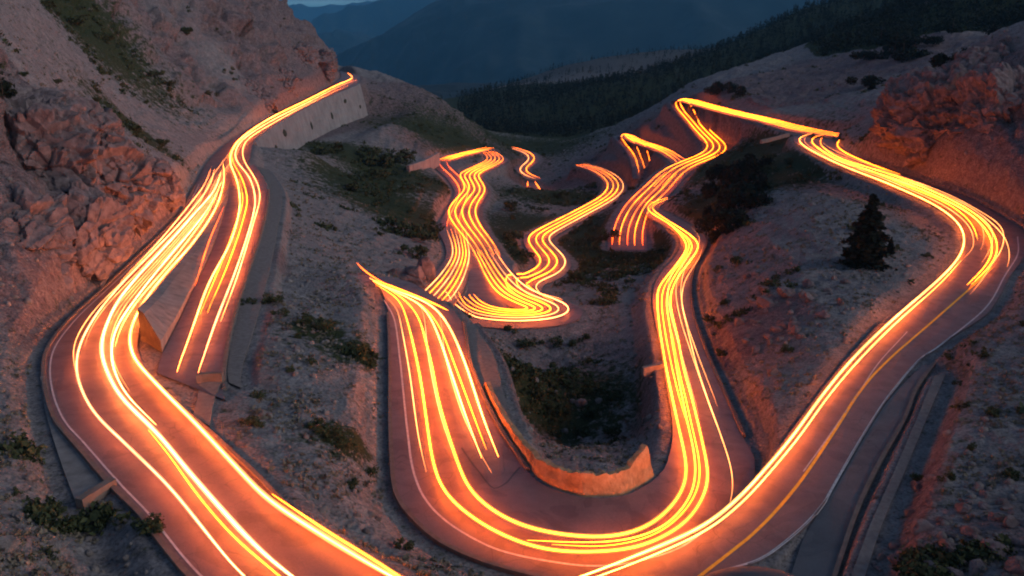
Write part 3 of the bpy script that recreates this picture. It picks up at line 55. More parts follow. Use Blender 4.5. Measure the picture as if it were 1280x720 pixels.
  [(0.89,45.38,-29.6),(1.96,45.32,-29.66),(2.88,45.32,-29.72),(4.07,45.41,-29.81),(5.1,45.52,-29.9),(6.11,45.73,-29.99),(7.01,46.07,-30.05),(7.87,46.52,-30.09),(8.67,47.08,-30.13),(9.41,47.78,-30.18),(10.08,48.63,-30.22),(10.68,49.61,-30.28),(11.24,50.65,-30.36),(11.73,51.72,-30.49),(12.16,52.86,-30.64),(12.55,54.14,-30.8),(12.9,55.59,-30.97),(13.21,57.16,-31.14),(13.41,58.32,-31.26),(13.61,59.6,-31.41),(13.81,61.01,-31.59),(14,62.41,-31.77),(14.18,63.91,-31.98),(14.39,65.66,-32.21),(14.65,67.78,-32.49),(14.99,70.46,-32.83),(15.2,72.07,-33.03),(15.43,73.82,-33.26),(15.68,75.67,-33.49),(15.93,77.59,-33.73),(16.19,79.53,-33.97),(16.45,81.46,-34.21),(16.7,83.33,-34.44),(16.93,85.1,-34.66),(17.36,88.23,-35.03),(17.73,90.94,-35.33),(18.07,93.46,-35.6),(18.42,95.95,-35.86),(18.8,98.62,-36.14),(19.22,101.64,-36.46),(19.66,104.97,-36.82),(20.12,108.48,-37.18),(20.62,112,-37.55),(21.14,115.38,-37.9),(21.7,118.45,-38.2),(22.25,121.18,-38.46),(22.82,123.75,-38.7),(23.47,126.4,-38.94),(24.24,129.34,-39.22),(25.2,132.79,-39.55),(26.39,136.8,-39.94),(27.72,141.12,-40.37),(29.07,145.46,-40.79),(30.31,149.53,-41.19),(31.37,153.09,-41.53),(32.37,156.18,-41.83),(33.72,160.41,-42.22),(34.75,164.79,-42.61),(35.34,169.86,-43.03),(35.49,173.5,-43.32),(35.5,177.25,-43.61),(35.41,181.06,-43.88),(35.26,184.86,-44.13),(35.01,188.68,-44.35),(34.63,192.56,-44.55),(34.19,196.46,-44.73),(33.51,202.33,-45.01),(33.3,204.27,-45.1)]),
 ('o',0.10,'orange strand filling the right arm of the central bend',None,
  [(14.25,64.49,-32.12),(14.4,66.08,-32.31),(14.53,67.59,-32.49),(14.68,69.14,-32.68),(14.84,70.86,-32.89),(15.05,72.88,-33.13),(15.32,75.29,-33.43),(15.62,78,-33.76),(15.95,80.88,-34.12),(16.29,83.79,-34.47),(16.62,86.58,-34.79),(16.93,89.16,-35.07),(17.22,91.62,-35.33),(17.53,94.1,-35.59),(17.87,96.76,-35.86),(18.27,99.74,-36.17),(18.74,103.21,-36.55),(19.25,107.07,-36.97),(19.81,111.06,-37.4),(20.4,114.95,-37.82),(21.01,118.48,-38.19),(21.61,121.48,-38.5),(22.21,124.14,-38.75),(22.85,126.68,-38.99),(23.58,129.35,-39.24),(24.44,132.39,-39.54),(25.51,135.93,-39.88),(26.75,139.82,-40.26),(28.06,143.84,-40.66),(29.34,147.81,-41.05),(30.46,151.51,-41.4),(31.46,154.85,-41.72),(32.42,157.95,-42.02),(33.68,162.52,-42.44),(34.59,167.46,-42.85),(34.96,171.11,-43.14),(35.17,174.95,-43.44),(35.25,178.9,-43.73),(35.21,182.89,-44),(35.1,186.84,-44.25),(34.85,190.75,-44.47),(34.47,194.68,-44.66),(33.76,200.59,-44.93),(33.07,206.49,-45.2)]),
 ('o',0.09,'orange strand between two yellow ones at the right of the central bend',None,
  [(2.34,45.09,-29.68),(3.45,45.03,-29.77),(4.57,45.01,-29.86),(5.46,45.17,-29.93),(6.42,45.48,-30),(7.39,45.9,-30.07),(8.27,46.44,-30.13),(9.03,47.08,-30.16),(9.72,47.84,-30.19),(10.36,48.71,-30.23),(11,49.71,-30.31),(11.6,50.83,-30.42),(12.16,52.07,-30.56),(12.65,53.43,-30.71),(13.03,54.78,-30.87),(13.37,56.32,-31.06),(13.6,57.59,-31.22),(13.85,59.13,-31.41),(14.1,60.88,-31.64),(14.34,62.82,-31.89),(14.6,64.96,-32.16),(14.89,67.27,-32.46),(15.21,69.78,-32.78),(15.56,72.55,-33.14),(15.75,74.01,-33.33),(15.94,75.51,-33.53),(16.13,77.05,-33.72),(16.33,78.59,-33.92),(16.72,81.69,-34.3),(17.12,84.75,-34.66),(17.53,87.86,-35),(17.94,91,-35.34),(18.36,94.17,-35.67),(18.78,97.33,-36),(18.98,98.9,-36.17)]),
 ('s',0.07,'thin pale orange strand on the outer edge of the right arm',None,
  [(14.17,51.08,-30.86),(14.56,52.14,-30.97),(14.95,53.27,-31.1),(15.24,54.36,-31.22),(15.52,55.47,-31.35),(15.8,56.85,-31.5),(16,58.1,-31.65),(16.23,59.75,-31.84),(16.46,61.71,-32.08),(16.7,63.96,-32.35),(16.97,66.44,-32.65),(17.26,69.13,-32.97),(17.42,70.55,-33.14),(17.59,72.03,-33.32),(17.77,73.61,-33.51),(17.96,75.26,-33.71),(18.16,76.98,-33.91),(18.36,78.73,-34.13),(18.57,80.51,-34.34),(18.78,82.29,-34.55),(19,84.06,-34.76),(19.21,85.8,-34.96),(19.64,89.16,-35.34),(20.08,92.5,-35.71),(20.54,95.82,-36.07),(20.99,99.08,-36.41),(21.43,102.22,-36.73),(21.85,105.21,-37.03),(22.21,108,-37.31),(22.56,110.68,-37.57),(22.93,113.32,-37.82),(23.37,116.01,-38.07),(23.89,118.82,-38.34),(24.45,121.59,-38.6),(25.05,124.4,-38.86),(25.74,127.31,-39.13),(26.54,130.41,-39.42),(27.51,133.8,-39.73),(28.69,137.6,-40.07),(30.01,141.62,-40.43),(31.33,145.61,-40.79),(32.53,149.35,-41.13),(33.51,152.63,-41.42),(34.66,156.87,-41.78),(35.63,160.73,-42.11),(36.63,164.63,-42.45)]),
 ('w',0.12,'pale strand ending above the slab corner on the left arm of the central bend',None,
  [(-17.14,104.49,-31.62),(-15.76,102.35,-31.48),(-14.38,100.22,-31.35),(-13.02,98.22,-31.23),(-11.64,96.44,-31.15),(-10.38,94.21,-31.03),(-9.61,92.05,-30.89),(-8.94,89.58,-30.72),(-8.5,87.73,-30.59),(-8.04,85.67,-30.46),(-7.54,83.3,-30.32),(-7.03,80.63,-30.15),(-6.52,77.83,-29.98),(-6.03,75.1,-29.83),(-5.57,72.61,-29.71),(-5.16,70.38,-29.62),(-4.77,68.29,-29.55),(-4.41,66.31,-29.5),(-4.06,64.44,-29.46),(-3.71,62.66,-29.43),(-3.38,61.01,-29.42),(-3.05,59.5,-29.42),(-2.74,58.07,-29.43),(-2.42,56.65,-29.44),(-2.11,55.2,-29.45)]),
 ('w',0.12,'bright strand nearest the inner edge of the left arm of the central bend',None,
  [(-17.82,106.32,-31.75),(-16.77,104.52,-31.63),(-15.73,102.7,-31.51),(-14.63,100.95,-31.4),(-13.39,99.38,-31.32),(-11.55,97.57,-31.24),(-10.25,95.99,-31.16),(-9.18,93.97,-31.04),(-8.27,91.67,-30.89),(-7.72,89.94,-30.77),(-7.18,88.03,-30.65),(-6.63,85.88,-30.51),(-6.08,83.43,-30.34),(-5.54,80.77,-30.17),(-5.03,78.04,-29.99),(-4.54,75.37,-29.84),(-4.09,72.85,-29.72),(-3.65,70.3,-29.63),(-3.25,67.78,-29.55),(-2.87,65.38,-29.49),(-2.51,63.2,-29.44),(-2.17,61.32,-29.41),(-1.88,59.78,-29.41),(-1.6,58.46,-29.42),(-1.34,57.23,-29.43),(-1.08,55.99,-29.45),(-0.94,55.32,-29.45)]),
 ('o',0.09,'orange strand between the two that end on the left arm',None,
  [(-13,98.02,-31.21),(-11.76,96.43,-31.13),(-10.54,94.69,-31.05),(-9.67,92.75,-30.93),(-8.83,90.21,-30.77),(-8.29,88.3,-30.64),(-7.76,86.29,-30.51),(-7.27,84.24,-30.38),(-6.8,82.13,-30.25),(-6.36,79.9,-30.11),(-5.95,77.62,-29.97),(-5.53,75.31,-29.84),(-5.11,73.04,-29.73),(-4.66,70.7,-29.64),(-4.19,68.26,-29.57),(-3.73,65.87,-29.51),(-3.3,63.66,-29.46),(-2.93,61.79,-29.42),(-2.64,60.33,-29.41),(-2.31,58.72,-29.42),(-2.02,57.37,-29.44),(-1.81,56.38,-29.45)]),
 ('r',0.10,'red strand tapering off up the slope at the top of the left arm',None,
  [(-21.15,116.39,-32.6),(-20.24,113.78,-32.36),(-19.34,111.3,-32.15),(-18.37,108.94,-31.94),(-17.3,106.71,-31.77),(-16.05,104.36,-31.63),(-15.02,102.49,-31.51),(-14.36,101.27,-31.44)]),
 ('o',0.12,'thick glowing strand at the crest of the left arm',None,
  [(-17.08,105.36,-31.67),(-15.71,103.75,-31.59),(-14.43,102.13,-31.5),(-13.19,100.42,-31.4),(-11.93,98.66,-31.31),(-10.52,96.8,-31.21),(-9.24,95.1,-31.13),(-8.14,93.39,-31.04),(-7.16,91.7,-30.94),(-6.96,91.36,-30.92)]),
 ('s',0.07,'thin dull orange strand on the outer left of the left arm',None,
  [(-14.24,96.28,-31.04),(-13.4,94.26,-30.93),(-12.74,92.4,-30.83),(-12.29,90.57,-30.72),(-11.89,88.48,-30.58),(-11.46,86.01,-30.43),(-11.12,84.08,-30.32),(-10.71,81.79,-30.2),(-10.26,79.2,-30.05),(-9.78,76.44,-29.91),(-9.3,73.68,-29.78),(-8.86,71.06,-29.67),(-8.44,68.5,-29.59),(-8.03,65.9,-29.53),(-7.64,63.38,-29.48),(-7.27,61.07,-29.45),(-6.94,59.08,-29.42),(-6.65,57.51,-29.41),(-6.41,56.28,-29.42),(-6.08,54.76,-29.43),(-5.75,53.18,-29.45)]),
 ('w',0.12,'brightest strand along the left edge of the right hand road',None,
  [(0,40.27,-29.95),(0.81,40.69,-29.95),(1.63,41.11,-29.94),(2.45,41.53,-29.94),(3.24,41.96,-29.94),(4.01,42.38,-29.95),(5.06,43,-29.96),(6.04,43.62,-29.99),(7.06,44.31,-30.02),(7.82,44.84,-30.05),(8.64,45.4,-30.09),(9.5,46.01,-30.13),(10.35,46.65,-30.18),(11.17,47.32,-30.23),(11.93,48.02,-30.27),(12.62,48.75,-30.31),(13.28,49.51,-30.36),(13.94,50.3,-30.4),(14.6,51.15,-30.44),(15.3,52.05,-30.47),(16.02,53.04,-30.49),(16.75,54.08,-30.51),(17.48,55.14,-30.53),(18.19,56.19,-30.55),(18.87,57.17,-30.57),(19.77,58.51,-30.6),(20.67,59.89,-30.63),(21.36,60.94,-30.65),(22.16,62.19,-30.65),(23.04,63.6,-30.66),(24,65.13,-30.66),(25.01,66.74,-30.65),(26.06,68.38,-30.65),(27.14,70.02,-30.65),(28.24,71.68,-30.65),(29.39,73.38,-30.65),(30.59,75.13,-30.65),(31.87,76.95,-30.65),(33.24,78.84,-30.65),(34.67,80.78,-30.65),(36.17,82.77,-30.65),(37.76,84.86,-30.65),(39.46,87.06,-30.65),(41.29,89.42,-30.65),(43.37,92.03,-30.65),(45.56,94.77,-30.65),(47.75,97.51,-30.65),(49.79,100.1,-30.65),(51.58,102.43,-30.65),(53.18,104.54,-30.65),(54.66,106.52,-30.65),(56.04,108.43,-30.65),(57.38,110.37,-30.65),(58.69,112.38,-30.65),(59.96,114.38,-30.65),(61.17,116.39,-30.65),(62.89,119.46,-30.65),(64.48,122.68,-30.65),(65.98,126.04,-30.65),(67.34,129.52,-30.65),(68.49,133.14,-30.65),(69.41,137,-30.65),(70.12,141.03,-30.65),(70.64,145,-30.65),(70.93,148.76,-30.65),(70.96,152.41,-30.65),(70.87,155.93,-30.65),(70.83,159.29,-30.65),(70.81,163.3,-30.65),(70.7,167.46,-30.65),(70.45,171.04,-30.65),(70.04,174.8,-30.65),(69.65,179.07,-30.65),(69.43,184.3,-30.65),(69.35,188.57,-30.65),(69.32,193.22,-30.65),(69.35,197.94,-30.65),(69.45,202.42,-30.65),(69.75,208.34,-30.65),(70.21,213.83,-30.65),(70.84,218.8,-30.65),(72,224.38,-30.65),(73.54,228.79,-30.65),(75.65,232.97,-30.65),(79.25,236.61,-30.65),(79.7,237.06,-30.65)]),
 ('w',0.07,'parallel pale strand just inside the brightest one on the right road',None,
  [(0.42,39.8,-29.95),(1.24,40.26,-29.95),(2.06,40.73,-29.95),(2.88,41.19,-29.94),(3.67,41.65,-29.94),(4.43,42.09,-29.95),(5.45,42.68,-29.95),(6.4,43.24,-29.96),(7.38,43.87,-29.98),(8.5,44.64,-30.03),(9.3,45.22,-30.06),(10.12,45.83,-30.11),(10.93,46.48,-30.16),(11.69,47.15,-30.2),(12.4,47.86,-30.25),(13.08,48.6,-30.3),(13.74,49.38,-30.34),(14.4,50.19,-30.39),(15.07,51.05,-30.43),(15.76,51.97,-30.46),(16.47,52.95,-30.49),(17.17,53.95,-30.51),(17.88,54.97,-30.53),(18.56,55.97,-30.55),(19.21,56.91,-30.57),(20.12,58.26,-30.6),(21.09,59.72,-30.63),(21.84,60.85,-30.64),(22.67,62.15,-30.65),(23.56,63.58,-30.65),(24.51,65.09,-30.65),(25.51,66.65,-30.65),(26.53,68.22,-30.65),(27.58,69.78,-30.65),(28.64,71.35,-30.65),(29.76,72.97,-30.65),(30.95,74.67,-30.65),(32.24,76.47,-30.65),(33.63,78.39,-30.65),(35.1,80.38,-30.65),(36.66,82.46,-30.65),(38.31,84.65,-30.65),(40.07,86.94,-30.65),(42.02,89.43,-30.65),(44.15,92.1,-30.65),(46.34,94.83,-30.65),(48.47,97.5,-30.65),(50.41,99.99,-30.65),(52.11,102.27,-30.65),(53.67,104.41,-30.65),(55.14,106.47,-30.65),(56.59,108.51,-30.65),(58.08,110.59,-30.65)]),
 ('y',0.13,'yellow strand ending short on the outer lane of the right bend',None,
  [(53.71,99.99,-30.65),(55.5,102.22,-30.65),(57.28,104.43,-30.65),(59.06,106.75,-30.65),(60.82,109.25,-30.65),(62.56,111.85,-30.65),(64.28,114.65,-30.65),(65.93,117.79,-30.65),(67.03,120.11,-30.65),(68.1,122.56,-30.65),(69.13,125.09,-30.65),(70.08,127.64,-30.65),(70.92,130.15,-30.65),(72.04,133.93,-30.65),(72.99,137.79,-30.65),(73.71,141.84,-30.65),(74.04,144.74,-30.65),(74.26,147.79,-30.65),(74.39,150.88,-30.65),(74.49,155.33,-30.65),(74.5,159.31,-30.65),(74.37,162.98,-30.65),(74.17,166.43,-30.65),(73.85,170.71,-30.65),(73.48,174.51,-30.65),(72.94,178.53,-30.65),(71.97,183.03,-30.65),(70.98,187.94,-30.65),(70.73,192.14,-30.65),(70.97,197.02,-30.65),(71.47,202.16,-30.65),(72.02,206.96,-30.65),(72.53,211.28,-30.65),(73.32,216.62,-30.65),(74.4,221.51,-30.65),(75.82,226.05,-30.65),(77.85,230.7,-30.65),(80.97,234.2,-30.65),(82.34,235.44,-30.65)]),
 ('y',0.11,'yellow strand paired with the one ending short on the right bend',None,
  [(54.18,99.99,-30.65),(55.51,101.66,-30.65),(56.86,103.32,-30.65),(58.2,104.98,-30.65),(60.13,107.48,-30.65),(61.88,109.93,-30.65),(63.48,112.3,-30.65),(65.01,114.81,-30.65),(66.56,117.73,-30.65),(67.62,119.91,-30.65),(68.68,122.23,-30.65),(69.7,124.65,-30.65),(70.64,127.13,-30.65),(71.5,129.65,-30.65),(72.29,132.22,-30.65),(73.03,134.87,-30.65),(73.68,137.59,-30.65),(74.25,140.4,-30.65),(74.71,143.33,-30.65),(75.06,146.45,-30.65),(75.31,149.68,-30.65),(75.5,152.9,-30.65),(75.7,157.45,-30.65),(75.82,161.58,-30.65),(75.82,165.46,-30.65),(75.72,169.15,-30.65),(75.5,172.7,-30.65),(75.03,177.14,-30.65),(74.39,181.43,-30.65),(73.41,185.37,-30.65),(72.41,189.38,-30.65),(72.16,194.51,-30.65),(72.44,199.16,-30.65),(72.94,203.96,-30.65),(73.53,208.38,-30.65),(74.24,212.58,-30.65),(75.4,217.87,-30.65),(76.83,222.59,-30.65),(79.01,227.68,-30.65),(80.34,230.7,-30.65)]),
 ('s',0.08,'thin strand on the inner lane of the right bend',None,
  [(59.26,112.16,-30.65),(61.02,114.16,-30.65),(62.56,116.38,-30.65),(63.9,118.78,-30.65),(65.3,121.7,-30.65),(66.44,124.25,-30.65),(67.67,127.08,-30.65),(68.87,130.25,-30.65),(69.9,133.87,-30.65),(70.52,136.66,-30.65),(71.1,139.64,-30.65),(71.6,142.66,-30.65),(71.99,145.57,-30.65),(72.31,149.49,-30.65),(72.32,153.13,-30.65),(72.21,156.63,-30.65),(72.18,160.12,-30.65),(72.2,163.44,-30.65),(72.18,167.92,-30.65),(72.01,171.63,-30.65),(71.65,175.5,-30.65),(71.22,179.67,-30.65),(70.87,184.41,-30.65),(70.61,190.07,-30.65),(70.46,194.24,-30.65),(70.37,198.47,-30.65),(70.39,202.55,-30.65),(70.68,208.21,-30.65),(71.22,213.71,-30.65),(71.97,218.77,-30.65),(73.25,224.28,-30.65),(75.39,229.32,-30.65),(76.69,232.26,-30.65)]),
 ('s',0.07,'thin outermost strand at the kerb of the right bend',None,
  [(62.47,107.57,-30.65),(63.74,109.66,-30.65),(65,111.72,-30.65),(66.31,114.09,-30.65),(67.73,117.03,-30.65),(68.75,119.23,-30.65),(69.78,121.6,-30.65),(70.78,124.15,-30.65),(71.71,126.87,-30.65),(72.59,129.85,-30.65),(73.45,133.09,-30.65),(74.25,136.47,-30.65),(74.95,139.84,-30.65),(75.5,143.08,-30.65),(75.86,146.21,-30.65),(76.07,149.31,-30.65),(76.18,152.36,-30.65),(76.28,156.78,-30.65),(76.43,160.94,-30.65),(76.52,164.85,-30.65),(76.59,168.66,-30.65),(76.65,171.23,-30.65)]),
 ('y',0.10,'strand through the middle of the right bend',None,
  [(65.77,121.59,-30.65),(67.18,124.79,-30.65),(68.6,127.95,-30.65),(69.92,131.36,-30.65),(71.07,135.3,-30.65),(71.79,138.24,-30.65),(72.44,141.26,-30.65),(72.98,144.2,-30.65),(73.47,148.18,-30.65),(73.5,151.62,-30.65),(73.3,154.85,-30.65),(73.15,158.2,-30.65),(73.17,161.76,-30.65),(73.23,165.39,-30.65),(73.22,169.1,-30.65),(73.04,172.86,-30.65),(72.72,176.62,-30.65),(72.37,180.58,-30.65),(72.07,184.9,-30.65),(71.7,189.67,-30.65),(71.41,194.67,-30.65),(71.4,199.66,-30.65),(71.82,204.59,-30.65),(72.53,209.54,-30.65),(73.3,214.49,-30.65),(73.52,216.14,-30.65)]),
 ('o',0.12,'strand hooking back at the upper corner of the right road',None,
  [(84.46,235.44,-30.65),(86.2,231.42,-30.65),(83.81,226.85,-30.65),(81.62,222.86,-30.65),(79.5,218.03,-30.65),(77.91,213.62,-30.65),(76.76,208.22,-30.65),(76.25,202.69,-30.65),(76.07,198.48,-30.65),(75.97,194.24,-30.65),(75.96,190.3,-30.65),(76.06,185.41,-30.65),(76.39,181.3,-30.65),(76.81,177.46,-30.65),(77.06,174.81,-30.65)]),
 ('a',0.16,'one of the yellow light strands bundled on the road winding down the far right spur','strands bundled on the far right road',
  [(88.19,234.15,-30.65),(86.53,238.82,-30.65),(84.79,243.46,-30.65),(82.6,248.26,-30.65),(81.4,253.59,-30.64),(80.59,259.08,-30.62),(79.83,264.48,-30.63),(78.98,270.15,-30.66),(77.97,275.81,-30.73),(76.9,281.7,-30.83),(75.85,288.1,-30.96),(75.04,294.2,-31.08),(74.24,301.21,-31.22),(73.61,307.57,-31.34),(73.03,313.97,-31.48),(72.46,321.57,-31.65),(72.12,328.54,-31.83),(71.97,335.3,-32.03),(72.02,343.02,-32.28),(72.02,350.66,-32.55),(71.72,358.01,-32.86),(70.88,365.28,-33.33),(65.06,365.46,-33.82),(64.27,358.29,-34.5),(64.01,350.32,-35.1),(63.8,342.3,-35.65),(63.6,334.36,-36.2),(63.42,326.64,-36.75),(63.24,319.57,-37.29),(63.07,312.79,-37.83),(62.92,306.17,-38.37),(62.83,299.48,-38.92),(63.01,293.39,-39.45),(63.57,287.33,-40.05),(62.86,281.78,-40.73),(60.72,276.63,-41.36),(57.03,272.45,-42.25),(52.21,269.52,-42.93),(48.33,265.36,-43.45),(45.4,260.82,-43.89),(43,256.05,-44.26),(40.88,250.94,-44.6),(39.06,246.06,-44.9),(37.25,241.21,-45.17),(36.74,239.82,-45.25)]),
 ('a',0.16,'one of the yellow light strands bundled on the road winding down the far right spur','strands bundled on the far right road',
  [(86.94,233.57,-30.65),(85,238.13,-30.65),(83.1,242.7,-30.65),(81.02,247.41,-30.65),(79.84,252.74,-30.64),(79.09,258.14,-30.63),(78.41,263.49,-30.62),(77.64,269.12,-30.65),(76.66,274.73,-30.72),(75.6,280.58,-30.82),(74.52,286.91,-30.94),(73.69,292.94,-31.06),(72.89,299.81,-31.19),(72.25,306.16,-31.32),(71.66,312.55,-31.45),(71.14,318.99,-31.59),(70.72,326.2,-31.77),(70.48,333.01,-31.96),(70.46,340.89,-32.21),(70.45,347.92,-32.45),(70.25,355.28,-32.74),(69.46,362.75,-33.15),(66.2,363.04,-34.08),(65.88,355.6,-34.71),(65.61,347.7,-35.28),(65.41,340.9,-35.74),(65.2,333,-36.29),(65,325.37,-36.84),(64.81,318.38,-37.38),(64.63,311.61,-37.92),(64.49,305.11,-38.46),(64.44,298.66,-39),(64.79,292.36,-39.56),(65.4,286.62,-40.14),(64.52,280.83,-40.78),(62.34,275.73,-41.36),(58.77,271.41,-42.1),(53.99,268.64,-42.83),(50.17,264.63,-43.41),(47.19,259.86,-43.89),(44.9,255.21,-44.26),(42.83,250.19,-44.6),(41.01,245.33,-44.9),(39.19,240.46,-45.17),(38.67,239.07,-45.25)]),
 ('a',0.17,'one of the yellow light strands bundled on the road winding down the far right spur','strands bundled on the far right road',
  [(85.62,232.97,-30.65),(83.41,237.4,-30.65),(81.34,241.89,-30.65),(79.38,246.49,-30.65),(78.2,251.86,-30.64),(77.5,257.2,-30.63),(76.91,262.51,-30.62),(76.21,268.09,-30.64),(75.29,273.65,-30.71),(74.24,279.45,-30.8),(73.13,285.7,-30.92),(72.28,291.69,-31.04),(71.47,298.42,-31.17),(70.82,304.72,-31.29),(70.23,311.12,-31.42),(69.69,317.6,-31.56),(69.22,324.95,-31.74),(68.94,331.85,-31.93),(68.85,338.68,-32.14),(68.83,346.01,-32.38),(68.65,353.75,-32.68),(67.83,361.26,-33.06),(68.06,362.01,-34.16),(67.62,354.56,-34.78),(67.31,346.3,-35.37),(67.09,339.53,-35.83),(66.86,331.64,-36.38),(66.64,324.13,-36.93),(66.44,317.21,-37.47),(66.26,310.45,-38.02),(66.14,304.1,-38.54),(66.13,297.89,-39.07),(66.61,292.02,-39.61),(67.3,286.19,-40.19),(66.37,280.27,-40.78),(64.24,275.2,-41.32),(61.12,270.85,-41.9),(56.57,268.04,-42.59),(52.5,264.46,-43.28),(49.51,259.72,-43.81),(47.14,254.89,-44.22),(45.12,250.07,-44.56),(43.31,245.27,-44.86),(41.47,240.39,-45.13),(40.68,238.29,-45.25)]),
 ('a',0.15,'one of the yellow light strands bundled on the road winding down the far right spur','strands bundled on the far right road',
  [(84.37,232.4,-30.65),(81.88,236.71,-30.65),(79.65,241.13,-30.65),(77.69,245.93,-30.65),(76.62,250.96,-30.65),(75.96,256.28,-30.63),(75.45,261.55,-30.62),(74.83,267.07,-30.64),(73.98,272.6,-30.7),(72.94,278.34,-30.79),(71.81,284.52,-30.9),(70.94,290.45,-31.02),(70.12,297.06,-31.14),(69.47,303.29,-31.27),(68.86,309.7,-31.4),(68.31,316.19,-31.53),(67.79,323.68,-31.71),(67.46,330.68,-31.9),(67.33,337.54,-32.1),(67.28,345.03,-32.35),(67.12,352.15,-32.62),(66.35,359.64,-32.98),(68.46,364.13,-33.73),(69.56,358.82,-34.44),(69.18,351.33,-35.01),(68.88,343.51,-35.55),(68.6,335.54,-36.11),(68.36,327.74,-36.66),(68.13,320.58,-37.2),(67.94,313.79,-37.74),(67.77,307.12,-38.28),(67.71,300.42,-38.85),(67.95,294.42,-39.39),(68.82,288.66,-39.96),(68.88,282.99,-40.48),(67.23,277.17,-41.03),(64.62,272.14,-41.56),(60.84,268.35,-42.1),(56.11,265.59,-42.83),(52.72,261.38,-43.53),(50.18,256.55,-44.01),(48.06,251.79,-44.39),(46.04,246.61,-44.73),(44.2,241.76,-45.02),(42.61,237.54,-45.25)]),
 ('r',0.14,'one of the red orange strands fanning out at the foot of the far right road','strands fanning out below the far right road',
  [(43.48,257.74,-44.15),(41.33,252.78,-44.49),(39.5,248.02,-44.79),(37.69,243.12,-45.07),(35.87,238.38,-45.33),(33.94,233.6,-45.56),(32,228.76,-45.77),(30.4,224.55,-45.93),(28.98,220.32,-46.09),(27.72,216.08,-46.24),(26.59,211.82,-46.38),(25.58,207.73,-46.51),(24.56,203.26,-46.65),(23.71,199.22,-46.77),(22.95,195,-46.89),(22.33,191.04,-47),(21.79,187.2,-47.11),(21.39,183.54,-47.23),(21.34,183.08,-47.25)]),
 ('b',0.14,'one of the red orange strands fanning out at the foot of the far right road','strands fanning out below the far right road',
  [(44.95,257.05,-44.15),(42.85,252.17,-44.49),(41.03,247.45,-44.79),(39.21,242.55,-45.07),(37.38,237.78,-45.33),(35.44,232.99,-45.56),(33.51,228.17,-45.77),(31.68,223.3,-45.96),(30.3,219.12,-46.12),(29.05,214.93,-46.27),(27.93,210.72,-46.4),(26.93,206.7,-46.53),(25.92,202.32,-46.67),(25.1,198.39,-46.78),(24.37,194.26,-46.9),(23.77,190.33,-47.01),(23.26,186.55,-47.13),(22.86,182.93,-47.25)]),
 ('r',0.14,'one of the red orange strands fanning out at the foot of the far right road','strands fanning out below the far right road',
  [(46.57,256.28,-44.15),(44.53,251.5,-44.49),(42.72,246.82,-44.79),(40.9,241.92,-45.07),(39.05,237.11,-45.33),(37.12,232.31,-45.56),(35.2,227.51,-45.77),(33.38,222.7,-45.96),(31.79,217.89,-46.14),(30.56,213.75,-46.29),(29.44,209.59,-46.43),(28.28,205.01,-46.57),(27.32,200.8,-46.7),(26.47,196.49,-46.83),(25.82,192.52,-46.94),(25.24,188.66,-47.06),(24.79,184.99,-47.17),(24.55,182.76,-47.25)]),
 ('b',0.14,'one of the red orange strands fanning out at the foot of the far right road','strands fanning out below the far right road',
  [(48.04,255.59,-44.15),(46.05,250.89,-44.49),(44.25,246.25,-44.79),(42.42,241.35,-45.07),(40.56,236.51,-45.33),(38.62,231.71,-45.56),(36.71,226.92,-45.77),(34.91,222.15,-45.96),(33.33,217.41,-46.14),(32.09,213.31,-46.29),(30.95,209.2,-46.43),(29.78,204.64,-46.57),(28.81,200.48,-46.7),(27.97,196.22,-46.83),(27.33,192.29,-46.94),(26.76,188.45,-47.06),(26.26,184.37,-47.19),(26.07,182.61,-47.25)]),
 ('r',0.14,'one of the red orange strands fanning out at the foot of the far right road','strands fanning out below the far right road',
  [(49.66,254.82,-44.15),(47.48,249.61,-44.53),(45.68,244.91,-44.83),(43.84,240.02,-45.11),(41.96,235.16,-45.37),(40.01,230.34,-45.59),(38.13,225.58,-45.8),(36.37,220.88,-45.99),(34.82,216.21,-46.17),(33.59,212.15,-46.31),(32.46,208.1,-46.45),(31.29,203.62,-46.59),(30.35,199.57,-46.72),(29.55,195.42,-46.84),(28.93,191.55,-46.95),(28.38,187.76,-47.07),(27.91,183.75,-47.2),(27.77,182.44,-47.25)]),
 ('a',0.17,'one of the orange strands round the small hairpin on the far ridge','strands on the far ridge hairpin',
  [(53.69,271.86,-43.65),(53.8,277.45,-43.82),(53.93,283.98,-44.01),(54.02,290.51,-44.21),(53.96,296.96,-44.47),(53.74,303.23,-44.76),(53.33,310.26,-45.14),(52.81,317.42,-45.56),(52.26,324.06,-45.97),(51.59,330.92,-46.41),(50.89,337.96,-46.87),(50.31,345.12,-47.32),(50.06,352.23,-47.7),(49.97,359.94,-48.06),(49.98,367.84,-48.41),(50.06,375.87,-48.83),(45.63,379.7,-49.45),(44.85,371.73,-49.77),(44.92,363.57,-49.74),(45.07,355.96,-49.68),(45.17,348.41,-49.65),(45.21,340.77,-49.72),(45.19,333.38,-49.85),(45.06,326.74,-49.97),(44.73,319.69,-50.08),(44.26,313.23,-50.18),(43.67,306.54,-50.27),(43.04,299.73,-50.36),(42.72,296.31,-50.4)]),
 ('b',0.17,'one of the orange strands round the small hairpin on the far ridge','strands on the far ridge hairpin',
